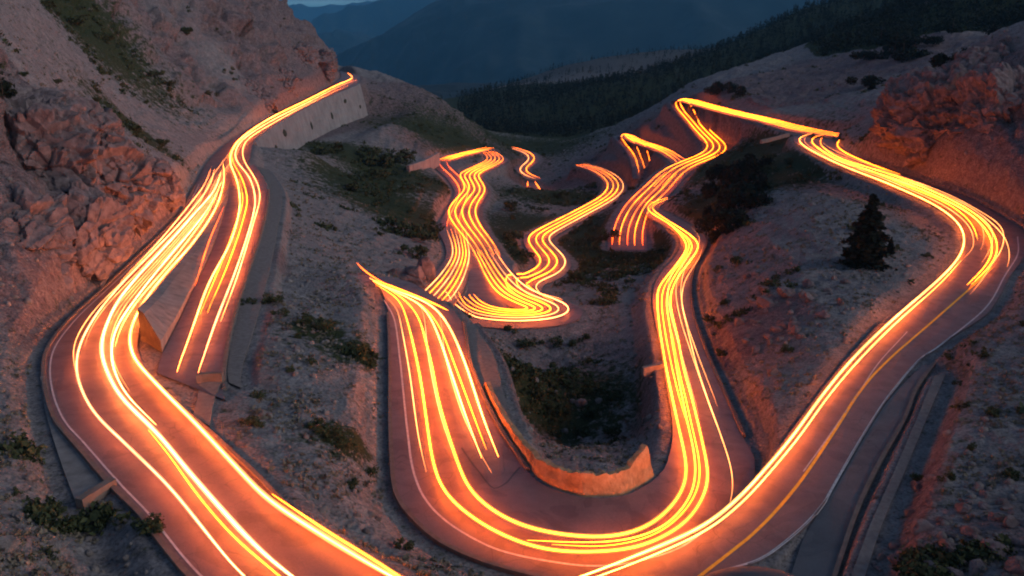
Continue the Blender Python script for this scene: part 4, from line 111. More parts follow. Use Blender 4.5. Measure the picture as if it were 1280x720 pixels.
  [(52.19,271.88,-43.65),(52.3,277.48,-43.82),(52.43,284.01,-44.01),(52.52,290.51,-44.21),(52.46,296.93,-44.47),(52.24,303.15,-44.76),(51.83,310.16,-45.14),(51.31,317.31,-45.56),(50.77,323.92,-45.97),(50.11,330.77,-46.41),(49.41,337.83,-46.87),(48.83,345.03,-47.32),(48.53,352.18,-47.7),(48.38,359.92,-48.06),(48.32,367.84,-48.41),(48.17,375.75,-48.83),(46.82,376.4,-49.66),(46.59,368.58,-49.78),(46.73,360.3,-49.71),(46.85,352.71,-49.66),(46.96,345.44,-49.66),(47.03,338.02,-49.76),(47.07,330.58,-49.9),(46.92,323.7,-50.02),(46.56,316.39,-50.13),(46.07,309.73,-50.22),(45.51,302.96,-50.31),(44.93,296.13,-50.4)]),
 ('a',0.17,'one of the orange strands round the small hairpin on the far ridge','strands on the far ridge hairpin',
  [(50.69,271.91,-43.65),(50.8,277.51,-43.82),(50.93,284.03,-44.01),(51.02,290.52,-44.21),(50.96,296.89,-44.47),(50.74,303.08,-44.76),(50.33,310.06,-45.14),(49.81,317.19,-45.56),(49.28,323.79,-45.97),(48.63,330.62,-46.41),(47.94,337.69,-46.87),(47.34,344.95,-47.32),(47,352.14,-47.7),(46.8,359.91,-48.06),(46.66,367.85,-48.41),(46.29,375.63,-48.83),(48.82,376.99,-49.62),(48.33,369.42,-49.78),(48.44,361.44,-49.72),(48.57,353.83,-49.66),(48.7,346.43,-49.65),(48.84,338.97,-49.75),(48.97,331.51,-49.88),(48.92,324.65,-50),(48.67,317.34,-50.12),(48.25,310.69,-50.21),(47.76,303.92,-50.3),(47.23,297.09,-50.39),(47.14,295.95,-50.4)]),
 ('a',0.15,'one of the yellow strands on the winding valley road behind the central loop','strands on the winding valley road',
  [(24.92,343.36,-56.45),(28.69,337.78,-56.45),(30.8,331,-56.48),(32.05,324.21,-56.44),(32.82,317.22,-56.33),(33.28,310.14,-56.17),(33.24,303.73,-56),(32.75,297.33,-55.82),(31.82,290.78,-55.62),(30.69,284.91,-55.41),(29.15,278.38,-55.11),(27.5,272.36,-54.78),(25.79,266.88,-54.45),(23.8,260.91,-54.06),(21.77,254.97,-53.66),(19.66,248.98,-53.25),(17.64,243.24,-52.84),(15.91,238.2,-52.48),(14.39,233.67,-52.14),(12.65,228.48,-51.73),(11.08,223.83,-51.33),(9.66,219.55,-50.96),(8.15,214.88,-50.57),(6.63,210.37,-50.21),(5.22,206.12,-49.9),(4.05,201.77,-49.61),(3.52,197.45,-49.33),(3.61,193.58,-49.08),(4,189.31,-48.78),(4.48,185.1,-48.46),(4.88,181.34,-48.16),(5.4,177.6,-47.83),(5.77,173.99,-47.48),(5.86,170.45,-47.09),(5.55,166.75,-46.66),(5.1,163.52,-46.27),(4.51,160.37,-45.87),(3.79,157.13,-45.43),(2.77,154.06,-44.97),(1.57,151.24,-44.52),(0.39,148.19,-44.08),(-0.31,145.3,-43.69),(-0.8,142.41,-43.29),(-1.09,139.53,-42.89),(-1.17,136.66,-42.51),(-0.97,133.75,-42.12),(-0.55,130.91,-41.74),(0.04,128.23,-41.37),(0.8,125.56,-40.99),(1.89,123.11,-40.63),(3.12,121.03,-40.28),(3.48,120.46,-40.17)]),
 ('b',0.15,'one of the yellow strands on the winding valley road behind the central loop','strands on the winding valley road',
  [(26.32,344.41,-56.45),(30.17,338.79,-56.45),(32.43,332.01,-56.48),(33.81,325.19,-56.45),(34.62,318.24,-56.34),(35.1,312.02,-56.22),(35.18,305.52,-56.05),(34.8,298.96,-55.87),(33.94,292.4,-55.68),(32.88,286.56,-55.48),(31.42,280.19,-55.22),(29.89,274.37,-54.92),(28.35,269.2,-54.63),(26.43,263.38,-54.26),(24.36,257.35,-53.86),(22.29,251.42,-53.46),(20.18,245.49,-53.04),(18.28,240.1,-52.66),(16.66,235.35,-52.31),(14.86,229.98,-51.89),(13.22,225.12,-51.49),(11.75,220.72,-51.1),(10.17,215.87,-50.69),(8.79,211.67,-50.35),(7.42,207.63,-50.04),(6.06,203.38,-49.74),(5.32,199.45,-49.47),(5.17,195.31,-49.19),(5.51,191.07,-48.9),(6.04,186.89,-48.59),(6.44,183.17,-48.29),(6.92,179.43,-47.97),(7.39,175.69,-47.63),(7.62,172,-47.26),(7.47,168.2,-46.85),(7.08,164.91,-46.47),(6.53,161.59,-46.07),(5.81,158.06,-45.62),(4.98,154.95,-45.19),(3.79,151.99,-44.74),(2.57,149.14,-44.3),(1.66,146.12,-43.86),(1.05,142.97,-43.4),(0.72,140.2,-43.01),(0.58,137.47,-42.62),(0.69,134.73,-42.23),(1.04,132.01,-41.85),(1.58,129.36,-41.47),(2.27,126.7,-41.08),(3.17,124.28,-40.71),(4.29,122.13,-40.35),(4.85,121.14,-40.17)]),
 ('a',0.15,'one of the yellow strands on the winding valley road behind the central loop','strands on the winding valley road',
  [(27.54,345.34,-56.45),(31.43,339.76,-56.45),(33.82,332.98,-56.48),(35.33,326.14,-56.46),(36.19,319.25,-56.36),(36.77,312.11,-56.22),(36.83,305.48,-56.05),(36.43,298.8,-55.87),(35.54,292.14,-55.68),(34.44,286.24,-55.48),(32.94,279.81,-55.22),(31.37,273.94,-54.92),(29.8,268.74,-54.63),(27.86,262.91,-54.26),(25.76,256.86,-53.86),(23.67,250.93,-53.46),(21.54,245.01,-53.04),(19.64,239.63,-52.66),(18.01,234.89,-52.31),(16.21,229.53,-51.89),(14.57,224.67,-51.49),(13.1,220.27,-51.1),(11.53,215.43,-50.69),(10.15,211.22,-50.35),(8.77,207.16,-50.04),(7.43,203.01,-49.74),(6.69,198.82,-49.43),(6.66,194.85,-49.15),(7.06,190.73,-48.86),(7.62,186.53,-48.55),(8.03,182.84,-48.25),(8.53,179.09,-47.92),(8.97,175.3,-47.58),(9.17,171.45,-47.21),(9,168.08,-46.85),(8.61,164.69,-46.47),(8.05,161.32,-46.07),(7.42,158.19,-45.68),(6.58,154.9,-45.25),(5.35,151.75,-44.8),(4.16,148.94,-44.36),(3.24,146.12,-43.91),(2.64,143.12,-43.46),(2.25,140.07,-43.01),(2.12,137.09,-42.56),(2.31,134.12,-42.12),(2.71,131.53,-41.74),(3.26,129.03,-41.37),(3.91,126.57,-40.99),(4.82,124.24,-40.6),(5.95,121.96,-40.21)]),
 ('s',0.15,'one of the yellow strands on the winding valley road behind the central loop','strands on the winding valley road',
  [(28.83,346.32,-56.45),(32.9,340.42,-56.45),(35.27,333.98,-56.48),(36.91,327.12,-56.47),(37.83,320.27,-56.37),(38.46,313.13,-56.24),(38.58,306.42,-56.08),(38.23,299.59,-55.9),(37.37,292.86,-55.71),(36.28,286.91,-55.52),(34.8,280.54,-55.27),(33.26,274.73,-54.99),(31.32,268.27,-54.63),(29.35,262.41,-54.26),(27.23,256.35,-53.86),(25.12,250.41,-53.46),(22.97,244.51,-53.04),(21.05,239.14,-52.66),(19.43,234.41,-52.31),(17.62,229.06,-51.89),(15.98,224.2,-51.49),(14.52,219.8,-51.1),(12.95,214.97,-50.69),(11.57,210.76,-50.35),(10.18,206.67,-50.04),(8.87,202.64,-49.74),(8.17,198.68,-49.43),(8.22,194.44,-49.11),(8.7,190.39,-48.82),(9.28,186.19,-48.51),(9.69,182.52,-48.2),(10.22,178.76,-47.88),(10.62,174.88,-47.53),(10.78,171.44,-47.21),(10.61,167.95,-46.85),(10.2,164.46,-46.47),(9.64,161.03,-46.07),(8.99,157.82,-45.68),(8.12,154.42,-45.25),(7,151.49,-44.85),(5.8,148.68,-44.41),(4.79,145.7,-43.91),(4.23,142.87,-43.46),(3.86,139.93,-43.01),(3.73,137.1,-42.56),(3.91,134.29,-42.12),(4.38,131.47,-41.68),(4.99,128.79,-41.27),(5.66,126.32,-40.86),(6.63,123.88,-40.42),(7.31,122.38,-40.17)]),
 ('s',0.18,'one of the two dull strands on the farthest snaking road in the valley','strands on the farthest valley road',
  [(-2.27,453.33,-65.45),(2.69,445.29,-65.45),(6.3,437.01,-65.45),(7.92,428.48,-65.45),(8.59,419.9,-65.45),(8.16,411.47,-65.45),(6.33,403.1,-65.45),(3.86,394.72,-65.45),(2.43,386.4,-65.45),(3.2,378.39,-65.45),(5.22,371.02,-65.45),(8.91,364.54,-65.45),(9.55,363.62,-65.45)]),
 ('b',0.18,'one of the two dull strands on the farthest snaking road in the valley','strands on the farthest valley road',
  [(-0.19,454.53,-65.45),(4.85,446.58,-65.45),(8.56,438.5,-65.45),(10.39,429.76,-65.45),(11.16,420.97,-65.45),(10.85,412.09,-65.45),(9.13,403.36,-65.45),(6.6,394.93,-65.45),(5.05,387,-65.45),(5.77,378.9,-65.45),(7.81,371.5,-65.45),(11.61,364.9,-65.45)]),
 ('b',0.16,'one of the small orange strands below the farthest snaking road','strands below the farthest valley road',
  [(6.48,360.37,-65.95),(6.08,352.83,-66),(5.93,345.84,-66.04),(6.7,339.01,-66.06),(8.36,331.98,-66.05),(8.96,329.68,-66.05)]),
 ('b',0.16,'one of the small orange strands below the farthest snaking road','strands below the farthest valley road',
  [(9.28,360.45,-65.95),(10.01,352.91,-66),(10.75,345.59,-66.04),(11.56,338.58,-66.06),(12.45,331.52,-66.05),(12.6,330.34,-66.05)]),
 ('a',0.16,'one of the orange strands on the upper straight of the far middle hairpin','strands on the far middle hairpin top',
  [(-10.54,373.22,-53.95),(-13.71,366.41,-53.72),(-16.69,359.83,-53.48),(-19.59,353.29,-53.25),(-22.35,346.67,-53.01),(-24.96,340.19,-52.78),(-27,333.38,-52.55),(-27.7,329.85,-52.45)]),
 ('b',0.16,'one of the orange strands on the upper straight of the far middle hairpin','strands on the far middle hairpin top',
  [(-9.06,372.53,-53.95),(-12.23,365.73,-53.72),(-15.22,359.16,-53.48),(-18.11,352.66,-53.25),(-20.83,346.06,-53.01),(-23.38,339.6,-52.78),(-25.31,333.02,-52.55),(-25.96,329.7,-52.45)]),
 ('a',0.16,'one of the orange strands on the upper straight of the far middle hairpin','strands on the far middle hairpin top',
  [(-7.59,371.84,-53.95),(-10.76,365.06,-53.72),(-13.74,358.5,-53.48),(-16.62,352.03,-53.25),(-19.32,345.44,-53.01),(-21.8,339.01,-52.78),(-23.74,332.05,-52.53),(-24.21,329.55,-52.45)]),
 ('r',0.13,'one of the dim red strands dropping left of the snaking middle road','dim red strands left of the middle road',
  [(-27.35,329.82,-52.45),(-27.07,322.81,-52.29),(-25.86,316.57,-52.17),(-24.54,310.11,-52.02),(-22.98,303.48,-51.85),(-21.48,297.31,-51.67),(-20.17,291.42,-51.49),(-19.1,285.77,-51.3),(-18,279.59,-51.08),(-17.1,274.18,-50.88),(-16.2,267.99,-50.65),(-15.54,262.22,-50.41),(-15.2,256.35,-50.15),(-15.11,250.85,-49.89),(-15.15,245.48,-49.63),(-15.17,240,-49.36),(-15.23,235.29,-49.14),(-15.32,230.58,-48.93),(-15.41,225.89,-48.7),(-15.46,221.26,-48.46),(-15.47,216.7,-48.22),(-15.49,212.21,-47.96),(-15.45,207.72,-47.69),(-15.26,203.2,-47.4),(-15.17,200.93,-47.25)]),
 ('r',0.13,'one of the dim red strands dropping left of the snaking middle road','dim red strands left of the middle road',
  [(-24.56,329.58,-52.45),(-24.26,322.52,-52.28),(-22.98,315.71,-52.14),(-21.7,309.18,-51.99),(-20.19,302.55,-51.81),(-18.72,296.23,-51.62),(-17.45,290.05,-51.43),(-16.39,284.21,-51.23),(-15.27,277.8,-51),(-14.27,271.41,-50.76),(-13.44,265.28,-50.53),(-12.96,259.78,-50.3),(-12.73,253.98,-50.04),(-12.74,248.56,-49.77),(-12.76,243.11,-49.51),(-12.8,237.63,-49.25),(-12.9,232.88,-49.04),(-12.99,228.19,-48.81),(-13.06,223.55,-48.58),(-13.03,218.98,-48.34),(-12.94,214.47,-48.09),(-12.81,210.03,-47.83),(-12.61,205.58,-47.55),(-12.37,201.12,-47.25)]),
 ('s',0.12,'one of the orange strands joining from the middle road towards the central bend','strands on the branch to the central bend',
  [(-14.79,195.72,-46.88),(-14.24,191.78,-46.58),(-13.71,187.88,-46.27),(-13.19,184.08,-45.96),(-12.73,180.42,-45.65),(-12.28,176.33,-45.29),(-11.91,172.42,-44.93),(-11.59,168.63,-44.57),(-11.4,165.31,-44.22),(-11.28,161.83,-43.84),(-11.25,158.12,-43.41),(-11.29,154.97,-43.03),(-11.35,151.85,-42.65),(-11.43,148.71,-42.25),(-11.54,145.66,-41.86),(-11.64,142.79,-41.48),(-11.77,139.41,-41.03),(-11.93,136.17,-40.58),(-12.12,133.08,-40.14),(-12.29,130.07,-39.69),(-12.44,127.14,-39.23),(-12.58,124.32,-38.77),(-12.69,121.59,-38.3),(-12.79,118.95,-37.82),(-12.87,116.39,-37.33),(-12.92,113.85,-36.83),(-12.92,111.35,-36.31),(-12.88,108.9,-35.76),(-12.79,106.51,-35.2),(-12.75,105.56,-34.98)]),
 ('b',0.12,'one of the orange strands joining from the middle road towards the central bend','strands on the branch to the central bend',
  [(-13.86,195.82,-46.88),(-13.37,191.87,-46.58),(-12.89,187.98,-46.27),(-12.43,184.16,-45.96),(-12,180.49,-45.65),(-11.58,176.4,-45.29),(-11.22,172.48,-44.93),(-10.9,168.68,-44.57),(-10.71,165.34,-44.22),(-10.58,161.85,-43.84),(-10.53,158.12,-43.41),(-10.54,154.97,-43.03),(-10.58,151.84,-42.65),(-10.65,148.7,-42.25),(-10.72,145.64,-41.86),(-10.8,142.77,-41.48),(-10.91,139.38,-41.03),(-11.04,136.13,-40.58),(-11.19,133.04,-40.14),(-11.34,130.02,-39.69),(-11.47,127.1,-39.23),(-11.59,124.28,-38.77),(-11.69,121.55,-38.3),(-11.78,118.91,-37.82),(-11.87,116.36,-37.33),(-11.92,113.83,-36.83),(-11.95,111.34,-36.31),(-11.95,108.9,-35.76),(-11.91,106.52,-35.2),(-11.89,105.56,-34.98)]),
 ('s',0.12,'one of the orange strands joining from the middle road towards the central bend','strands on the branch to the central bend',
  [(-12.99,195.91,-46.88),(-12.56,191.97,-46.58),(-12.13,188.07,-46.27),(-11.72,184.24,-45.96),(-11.33,180.56,-45.65),(-10.94,176.46,-45.29),(-10.58,172.54,-44.93),(-10.27,168.72,-44.57),(-10.07,165.37,-44.22),(-9.93,161.87,-43.84),(-9.86,158.13,-43.41),(-9.85,154.97,-43.03),(-9.87,151.83,-42.65),(-9.91,148.69,-42.25),(-9.97,145.62,-41.86),(-10.02,142.75,-41.48),(-10.1,139.35,-41.03),(-10.21,136.1,-40.58),(-10.33,133,-40.14),(-10.45,129.99,-39.69),(-10.57,127.07,-39.23),(-10.67,124.25,-38.77),(-10.76,121.52,-38.3),(-10.85,118.88,-37.82),(-10.93,116.33,-37.33),(-11,113.81,-36.83),(-11.05,111.33,-36.31),(-11.08,108.9,-35.76),(-11.09,106.52,-35.2),(-11.1,105.57,-34.98)]),
 ('b',0.12,'one of the orange strands joining from the middle road towards the central bend','strands on the branch to the central bend',
  [(-12.12,195.99,-46.88),(-11.75,192.06,-46.58),(-11.37,188.16,-46.27),(-11.01,184.32,-45.96),(-10.66,180.62,-45.65),(-10.29,176.53,-45.29),(-9.94,172.59,-44.93),(-9.63,168.77,-44.57),(-9.42,165.4,-44.22),(-9.27,161.89,-43.84),(-9.19,158.13,-43.41),(-9.16,154.96,-43.03),(-9.16,151.82,-42.65),(-9.18,148.68,-42.25),(-9.21,145.61,-41.86),(-9.24,142.73,-41.48),(-9.3,139.33,-41.03),(-9.37,136.07,-40.58),(-9.47,132.96,-40.14),(-9.57,129.95,-39.69),(-9.67,127.03,-39.23),(-9.75,124.21,-38.77),(-9.84,121.49,-38.3),(-9.92,118.85,-37.82),(-10,116.31,-37.33),(-10.07,113.79,-36.83),(-10.15,111.32,-36.31),(-10.21,108.89,-35.76),(-10.28,106.52,-35.2),(-10.3,105.57,-34.98)]),
 ('a',0.12,'one of the orange strands joining from the middle road towards the central bend','strands on the branch to the central bend',
  [(-11.32,196.08,-46.88),(-11,192.14,-46.58),(-10.67,188.24,-46.27),(-10.35,184.39,-45.96),(-10.04,180.68,-45.65),(-9.69,176.58,-45.29),(-9.36,172.65,-44.93),(-9.04,168.81,-44.57),(-8.83,165.43,-44.22),(-8.67,161.9,-43.84),(-8.57,158.14,-43.41),(-8.53,154.96,-43.03),(-8.5,151.81,-42.65),(-8.5,148.66,-42.25),(-8.51,145.6,-41.86),(-8.52,142.71,-41.48),(-8.55,139.3,-41.03),(-8.61,136.04,-40.58),(-8.68,132.93,-40.14),(-8.75,129.91,-39.69),(-8.83,127,-39.23),(-8.91,124.18,-38.77),(-8.98,121.46,-38.3),(-9.06,118.82,-37.82),(-9.14,116.28,-37.33),(-9.22,113.78,-36.83),(-9.31,111.31,-36.31),(-9.41,108.89,-35.76),(-9.52,106.53,-35.2),(-9.57,105.58,-34.98)]),
 ('s',0.12,'one of the orange strands joining from the middle road towards the central bend','strands on the branch to the central bend',
  [(-10.52,196.16,-46.88),(-10.25,192.23,-46.58),(-9.97,188.33,-46.27),(-9.69,184.47,-45.96),(-9.42,180.74,-45.65),(-9.09,176.64,-45.29),(-8.77,172.7,-44.93),(-8.45,168.85,-44.57),(-8.24,165.46,-44.22),(-8.07,161.92,-43.84),(-7.95,158.14,-43.41),(-7.89,154.96,-43.03),(-7.85,151.8,-42.65),(-7.82,148.65,-42.25),(-7.81,145.58,-41.86),(-7.81,142.69,-41.48),(-7.81,139.28,-41.03),(-7.84,136.01,-40.58),(-7.88,132.89,-40.14),(-7.94,129.88,-39.69),(-8,126.97,-39.23),(-8.06,124.15,-38.77),(-8.12,121.42,-38.3),(-8.19,118.8,-37.82),(-8.27,116.26,-37.33),(-8.37,113.76,-36.83),(-8.48,111.3,-36.31),(-8.62,108.89,-35.76),(-8.77,106.53,-35.2),(-8.83,105.58,-34.98)]),
 ('a',0.16,'one of the yellow strands braided along the snaking middle road','strands braided along the snaking middle road',
  [(-12.79,364.09,-54.45),(-10.95,356.86,-54.33),(-9.26,349.98,-54.21),(-8.69,342.54,-54.02),(-9.84,335.1,-53.77),(-11.58,328.04,-53.51),(-13.36,321.22,-53.26),(-14.85,315.07,-53.02),(-16.59,308.52,-52.75),(-17.66,302.43,-52.51),(-17.75,296.21,-52.27),(-17.13,290.16,-52.03),(-16.27,284.4,-51.79),(-15.6,278.82,-51.55),(-14.89,273.34,-51.33),(-14.31,267.94,-51.1),(-14.12,262.24,-50.82),(-14.35,256.8,-50.53),(-14.84,251.7,-50.25),(-15.33,246.6,-49.96),(-15.75,241.6,-49.69),(-16.11,236.41,-49.42),(-16.35,231.5,-49.17),(-16.47,226.62,-48.92),(-16.31,222.17,-48.68),(-15.89,217.56,-48.4),(-15.19,212.82,-48.1),(-14.39,208.06,-47.79),(-13.51,203.27,-47.45),(-12.81,199.22,-47.15),(-12.09,195.13,-46.83),(-11.31,190.96,-46.49),(-10.53,186.79,-46.14),(-9.8,182.72,-45.8),(-9.11,178.72,-45.45),(-8.5,174.81,-45.11),(-7.94,170.99,-44.78),(-7.42,167.22,-44.44),(-6.92,163.47,-44.1)]),
 ('a',0.17,'one of the yellow strands braided along the snaking middle road','strands braided along the snaking middle road',
  [(-11.56,364.39,-54.45),(-9.68,357.24,-54.33),(-7.89,350.27,-54.21),(-7.24,343.27,-54.04),(-8.03,336.55,-53.83),(-9.69,329.47,-53.58),(-11.57,322.49,-53.32),(-13.07,316.21,-53.08),(-14.85,309.64,-52.81),(-16.14,303.04,-52.54),(-16.36,297.04,-52.3),(-15.81,291.09,-52.06),(-14.94,285.32,-51.82),(-14.25,279.68,-51.58),(-13.55,274.2,-51.36),(-12.95,268.74,-51.13),(-12.68,263,-50.86),(-12.85,257.52,-50.57),(-13.28,252.43,-50.29),(-13.75,247.32,-50.01),(-14.17,242.32,-49.74),(-14.51,237.05,-49.46),(-14.73,232.14,-49.21),(-14.85,227.35,-48.96),(-14.69,222.26,-48.68),(-14.31,217.71,-48.4),(-13.68,213.01,-48.1),(-12.95,208.27,-47.79),(-12.15,203.47,-47.45),(-11.49,199.43,-47.15),(-10.81,195.34,-46.83),(-10.07,191.17,-46.49),(-9.32,187,-46.14),(-8.61,182.91,-45.8),(-7.95,178.89,-45.45),(-7.37,174.97,-45.11),(-6.83,171.13,-44.78),(-6.33,167.36,-44.44),(-5.84,163.61,-44.1)]),
 ('a',0.17,'one of the yellow strands braided along the snaking middle road','strands braided along the snaking middle road',
  [(-10.2,364.72,-54.45),(-8.26,357.65,-54.33),(-6.37,350.58,-54.21),(-5.65,343.23,-54.04),(-6.44,336.25,-53.83),(-8.14,329.07,-53.58),(-10.02,322.1,-53.32),(-11.53,315.8,-53.08),(-13.3,309.25,-52.81),(-14.55,302.85,-52.54),(-14.72,296.37,-52.27),(-14.12,290.58,-52.03),(-13.26,284.83,-51.79),(-12.58,279.17,-51.55),(-11.88,273.71,-51.33),(-11.29,268.18,-51.1),(-11.08,262.24,-50.82),(-11.28,256.59,-50.53),(-11.73,251.42,-50.25),(-12.16,246.33,-49.96),(-12.54,241.42,-49.69),(-12.82,236.26,-49.42),(-12.99,231.41,-49.17),(-13.04,226.66,-48.92),(-12.85,221.63,-48.63),(-12.47,217.12,-48.35),(-11.9,212.45,-48.05),(-11.23,207.71,-47.73),(-10.51,202.89,-47.39),(-9.9,198.85,-47.08),(-9.25,194.74,-46.76),(-8.54,190.56,-46.42),(-7.84,186.4,-46.07),(-7.17,182.3,-45.73),(-6.55,178.28,-45.38),(-6,174.37,-45.04),(-5.5,170.53,-44.71),(-5.02,166.76,-44.37),(-4.64,163.76,-44.1)]),
 ('a',0.17,'one of the yellow strands braided along the snaking middle road','strands braided along the snaking middle road',
  [(-8.84,365.05,-54.45),(-6.85,358.07,-54.33),(-4.85,350.89,-54.21),(-4.05,343.2,-54.04),(-4.85,335.95,-53.83),(-6.58,328.66,-53.58),(-8.46,321.71,-53.32),(-9.98,315.38,-53.08),(-11.74,308.86,-52.81),(-12.96,302.67,-52.54),(-13.13,296.45,-52.27),(-12.42,290.08,-52),(-11.59,284.35,-51.76),(-10.9,278.65,-51.52),(-10.22,273.22,-51.3),(-9.65,267.59,-51.07),(-9.48,262.24,-50.82),(-9.66,256.48,-50.53),(-10.09,251.27,-50.25),(-10.5,246.19,-49.96),(-10.85,241.33,-49.69),(-11.08,236.18,-49.42),(-11.21,231.36,-49.17),(-11.24,226.68,-48.92),(-11.06,221.74,-48.63),(-10.73,217.3,-48.35),(-10.23,212.67,-48.05),(-9.65,207.94,-47.73),(-9,203.12,-47.39),(-8.44,199.08,-47.08),(-7.84,194.98,-46.76),(-7.17,190.79,-46.42),(-6.5,186.62,-46.07),(-5.86,182.51,-45.73),(-5.27,178.47,-45.38),(-4.75,174.54,-45.04),(-4.26,170.69,-44.71),(-3.81,166.92,-44.37),(-3.44,163.92,-44.1)]),
 ('a',0.16,'one of the yellow strands braided along the snaking middle road','strands braided along the snaking middle road',
  [(-7.62,365.35,-54.45),(-5.57,358.45,-54.33),(-3.48,351.18,-54.21),(-2.64,344.09,-54.06),(-3.23,336.63,-53.86),(-4.71,330.1,-53.64),(-6.63,323.04,-53.38),(-8.22,316.55,-53.14),(-9.97,309.9,-52.87),(-11.33,303.8,-52.6),(-11.76,297.86,-52.33),(-11.21,291.71,-52.06),(-10.35,286,-51.82),(-9.65,280.22,-51.58),(-8.95,274.76,-51.36),(-8.34,269.14,-51.13),(-8.05,263.85,-50.9),(-8.13,258.07,-50.62),(-8.46,252.89,-50.34),(-8.88,247.73,-50.06),(-9.23,242.81,-49.78),(-9.48,237.53,-49.49),(-9.6,232.65,-49.24),(-9.63,228.04,-49),(-9.51,223.25,-48.72),(-9.22,218.21,-48.4),(-8.81,213.65,-48.1),(-8.32,208.94,-47.79),(-7.74,204.13,-47.45),(-7.23,200.09,-47.15),(-6.68,196.01,-46.83),(-6.06,191.84,-46.49),(-5.42,187.65,-46.14),(-4.81,183.52,-45.8),(-4.22,179.44,-45.45),(-3.72,175.48,-45.11),(-3.25,171.59,-44.78),(-2.8,167.8,-44.44),(-2.36,164.05,-44.1)]),
 ('a',0.13,'one of the strands fanning round the central loop','strands fanning round the central loop',
  [(-7.71,168.44,-44.55),(-7.21,164.71,-44.21),(-6.72,161.02,-43.88),(-6.24,157.41,-43.53),(-5.79,153.87,-43.19),(-5.37,150.35,-42.84),(-4.97,146.94,-42.5),(-4.56,143.7,-42.17),(-4.16,140.65,-41.85),(-3.79,137.82,-41.55),(-3.34,134.66,-41.2),(-2.9,131.72,-40.88),(-2.38,129.02,-40.6),(-1.64,126.21,-40.33),(-0.7,123.88,-40.14),(0.45,121.68,-39.96),(1.76,119.64,-39.82),(3.4,117.83,-39.71),(2.4,116.86,-39.48),(0.05,116.31,-39.37),(-2.34,116.2,-39.19),(-4.1,117.64,-38.94),(-4.85,120.05,-39.07),(-5.41,122.49,-39.21),(-5.56,123.18,-39.25)]),
 ('a',0.14,'one of the strands fanning round the central loop','strands fanning round the central loop',
  [(-6.98,168.53,-44.55),(-6.49,164.8,-44.21),(-6,161.11,-43.88),(-5.53,157.5,-43.53),(-5.07,153.96,-43.19),(-4.64,150.45,-42.84),(-4.22,147.04,-42.5),(-3.81,143.81,-42.17),(-3.39,140.77,-41.85),(-3,137.95,-41.55),(-2.53,134.8,-41.2),(-2.06,131.89,-40.88),(-1.52,129.24,-40.6),(-0.78,126.52,-40.33),(0.27,124.02,-40.12),(1.52,121.77,-39.93),(2.92,119.65,-39.78),(4.54,117.95,-39.65),(3.25,116.27,-39.5),(0.99,115.71,-39.41),(-1.38,115.37,-39.27),(-3.65,115.79,-39.05),(-5.01,117.81,-38.96),(-5.64,120.12,-39.08),(-6.17,122.58,-39.22),(-6.27,123.03,-39.25)]),
 ('b',0.13,'one of the strands fanning round the central loop','strands fanning round the central loop',
  [(-6.25,168.62,-44.55),(-5.76,164.9,-44.21),(-5.29,161.2,-43.88),(-4.82,157.6,-43.53),(-4.36,154.05,-43.19),(-3.92,150.54,-42.84),(-3.48,147.14,-42.5),(-3.05,143.92,-42.17),(-2.62,140.89,-41.85),(-2.21,138.08,-41.55),(-1.71,134.95,-41.2),(-1.22,132.06,-40.88),(-0.66,129.46,-40.6),(0.08,126.83,-40.33),(1.1,124.46,-40.12),(2.35,122.26,-39.93),(3.68,120.22,-39.78),(5.26,118.38,-39.66),(4.84,116.21,-39.55),(2.66,115.31,-39.48),(0.32,114.78,-39.37),(-1.96,114.6,-39.23),(-4.21,115.23,-39.04),(-5.58,117.13,-38.94),(-6.29,119.54,-39.05),(-6.79,121.98,-39.2),(-6.98,122.89,-39.25)]),
 ('a',0.13,'one of the strands fanning round the central loop','strands fanning round the central loop',
  [(-5.39,168.73,-44.55),(-4.92,165,-44.21),(-4.45,161.31,-43.88),(-3.98,157.7,-43.53),(-3.52,154.16,-43.19),(-3.07,150.65,-42.84),(-2.62,147.26,-42.5),(-2.17,144.05,-42.17),(-1.72,141.03,-41.85),(-1.29,138.23,-41.55),(-0.76,135.12,-41.2),(-0.23,132.26,-40.88),(0.34,129.72,-40.6),(1.08,127.19,-40.33),(2.2,124.73,-40.1),(3.55,122.46,-39.9),(4.88,120.45,-39.75),(6.26,118.52,-39.65),(5.93,116.2,-39.58),(4.11,114.78,-39.51),(1.78,114.15,-39.43),(-0.53,113.74,-39.31),(-2.86,113.78,-39.17),(-5,114.7,-39.02),(-6.36,116.63,-38.94),(-7.07,118.93,-39.03),(-7.54,121.38,-39.17),(-7.8,122.72,-39.25)]),
 ('s',0.10,'one of the strands fanning round the central loop','strands fanning round the central loop',
  [(-4.54,168.84,-44.55),(-4.08,165.11,-44.21),(-3.62,161.42,-43.88),(-3.15,157.81,-43.53),(-2.68,154.27,-43.19),(-2.22,150.76,-42.84),(-1.75,147.37,-42.5),(-1.29,144.18,-42.17),(-0.82,141.17,-41.85),(-0.36,138.38,-41.55),(0.19,135.28,-41.2),(0.75,132.45,-40.88),(1.44,129.6,-40.56),(2.31,126.97,-40.27),(3.53,124.59,-40.03),(4.84,122.51,-39.86),(6.24,120.52,-39.72),(7.3,118.32,-39.64),(6.88,116.03,-39.58),(5.27,114.29,-39.53),(3.11,113.55,-39.48),(0.8,113.01,-39.38),(-1.5,112.77,-39.26),(-3.79,113.04,-39.12),(-5.8,114.19,-39.01),(-7.13,116.1,-38.94),(-7.89,118.52,-39.02),(-8.34,121,-39.16),(-8.62,122.55,-39.25)]),
 ('p',0.08,'one of the strands fanning round the central loop','strands fanning round the central loop',
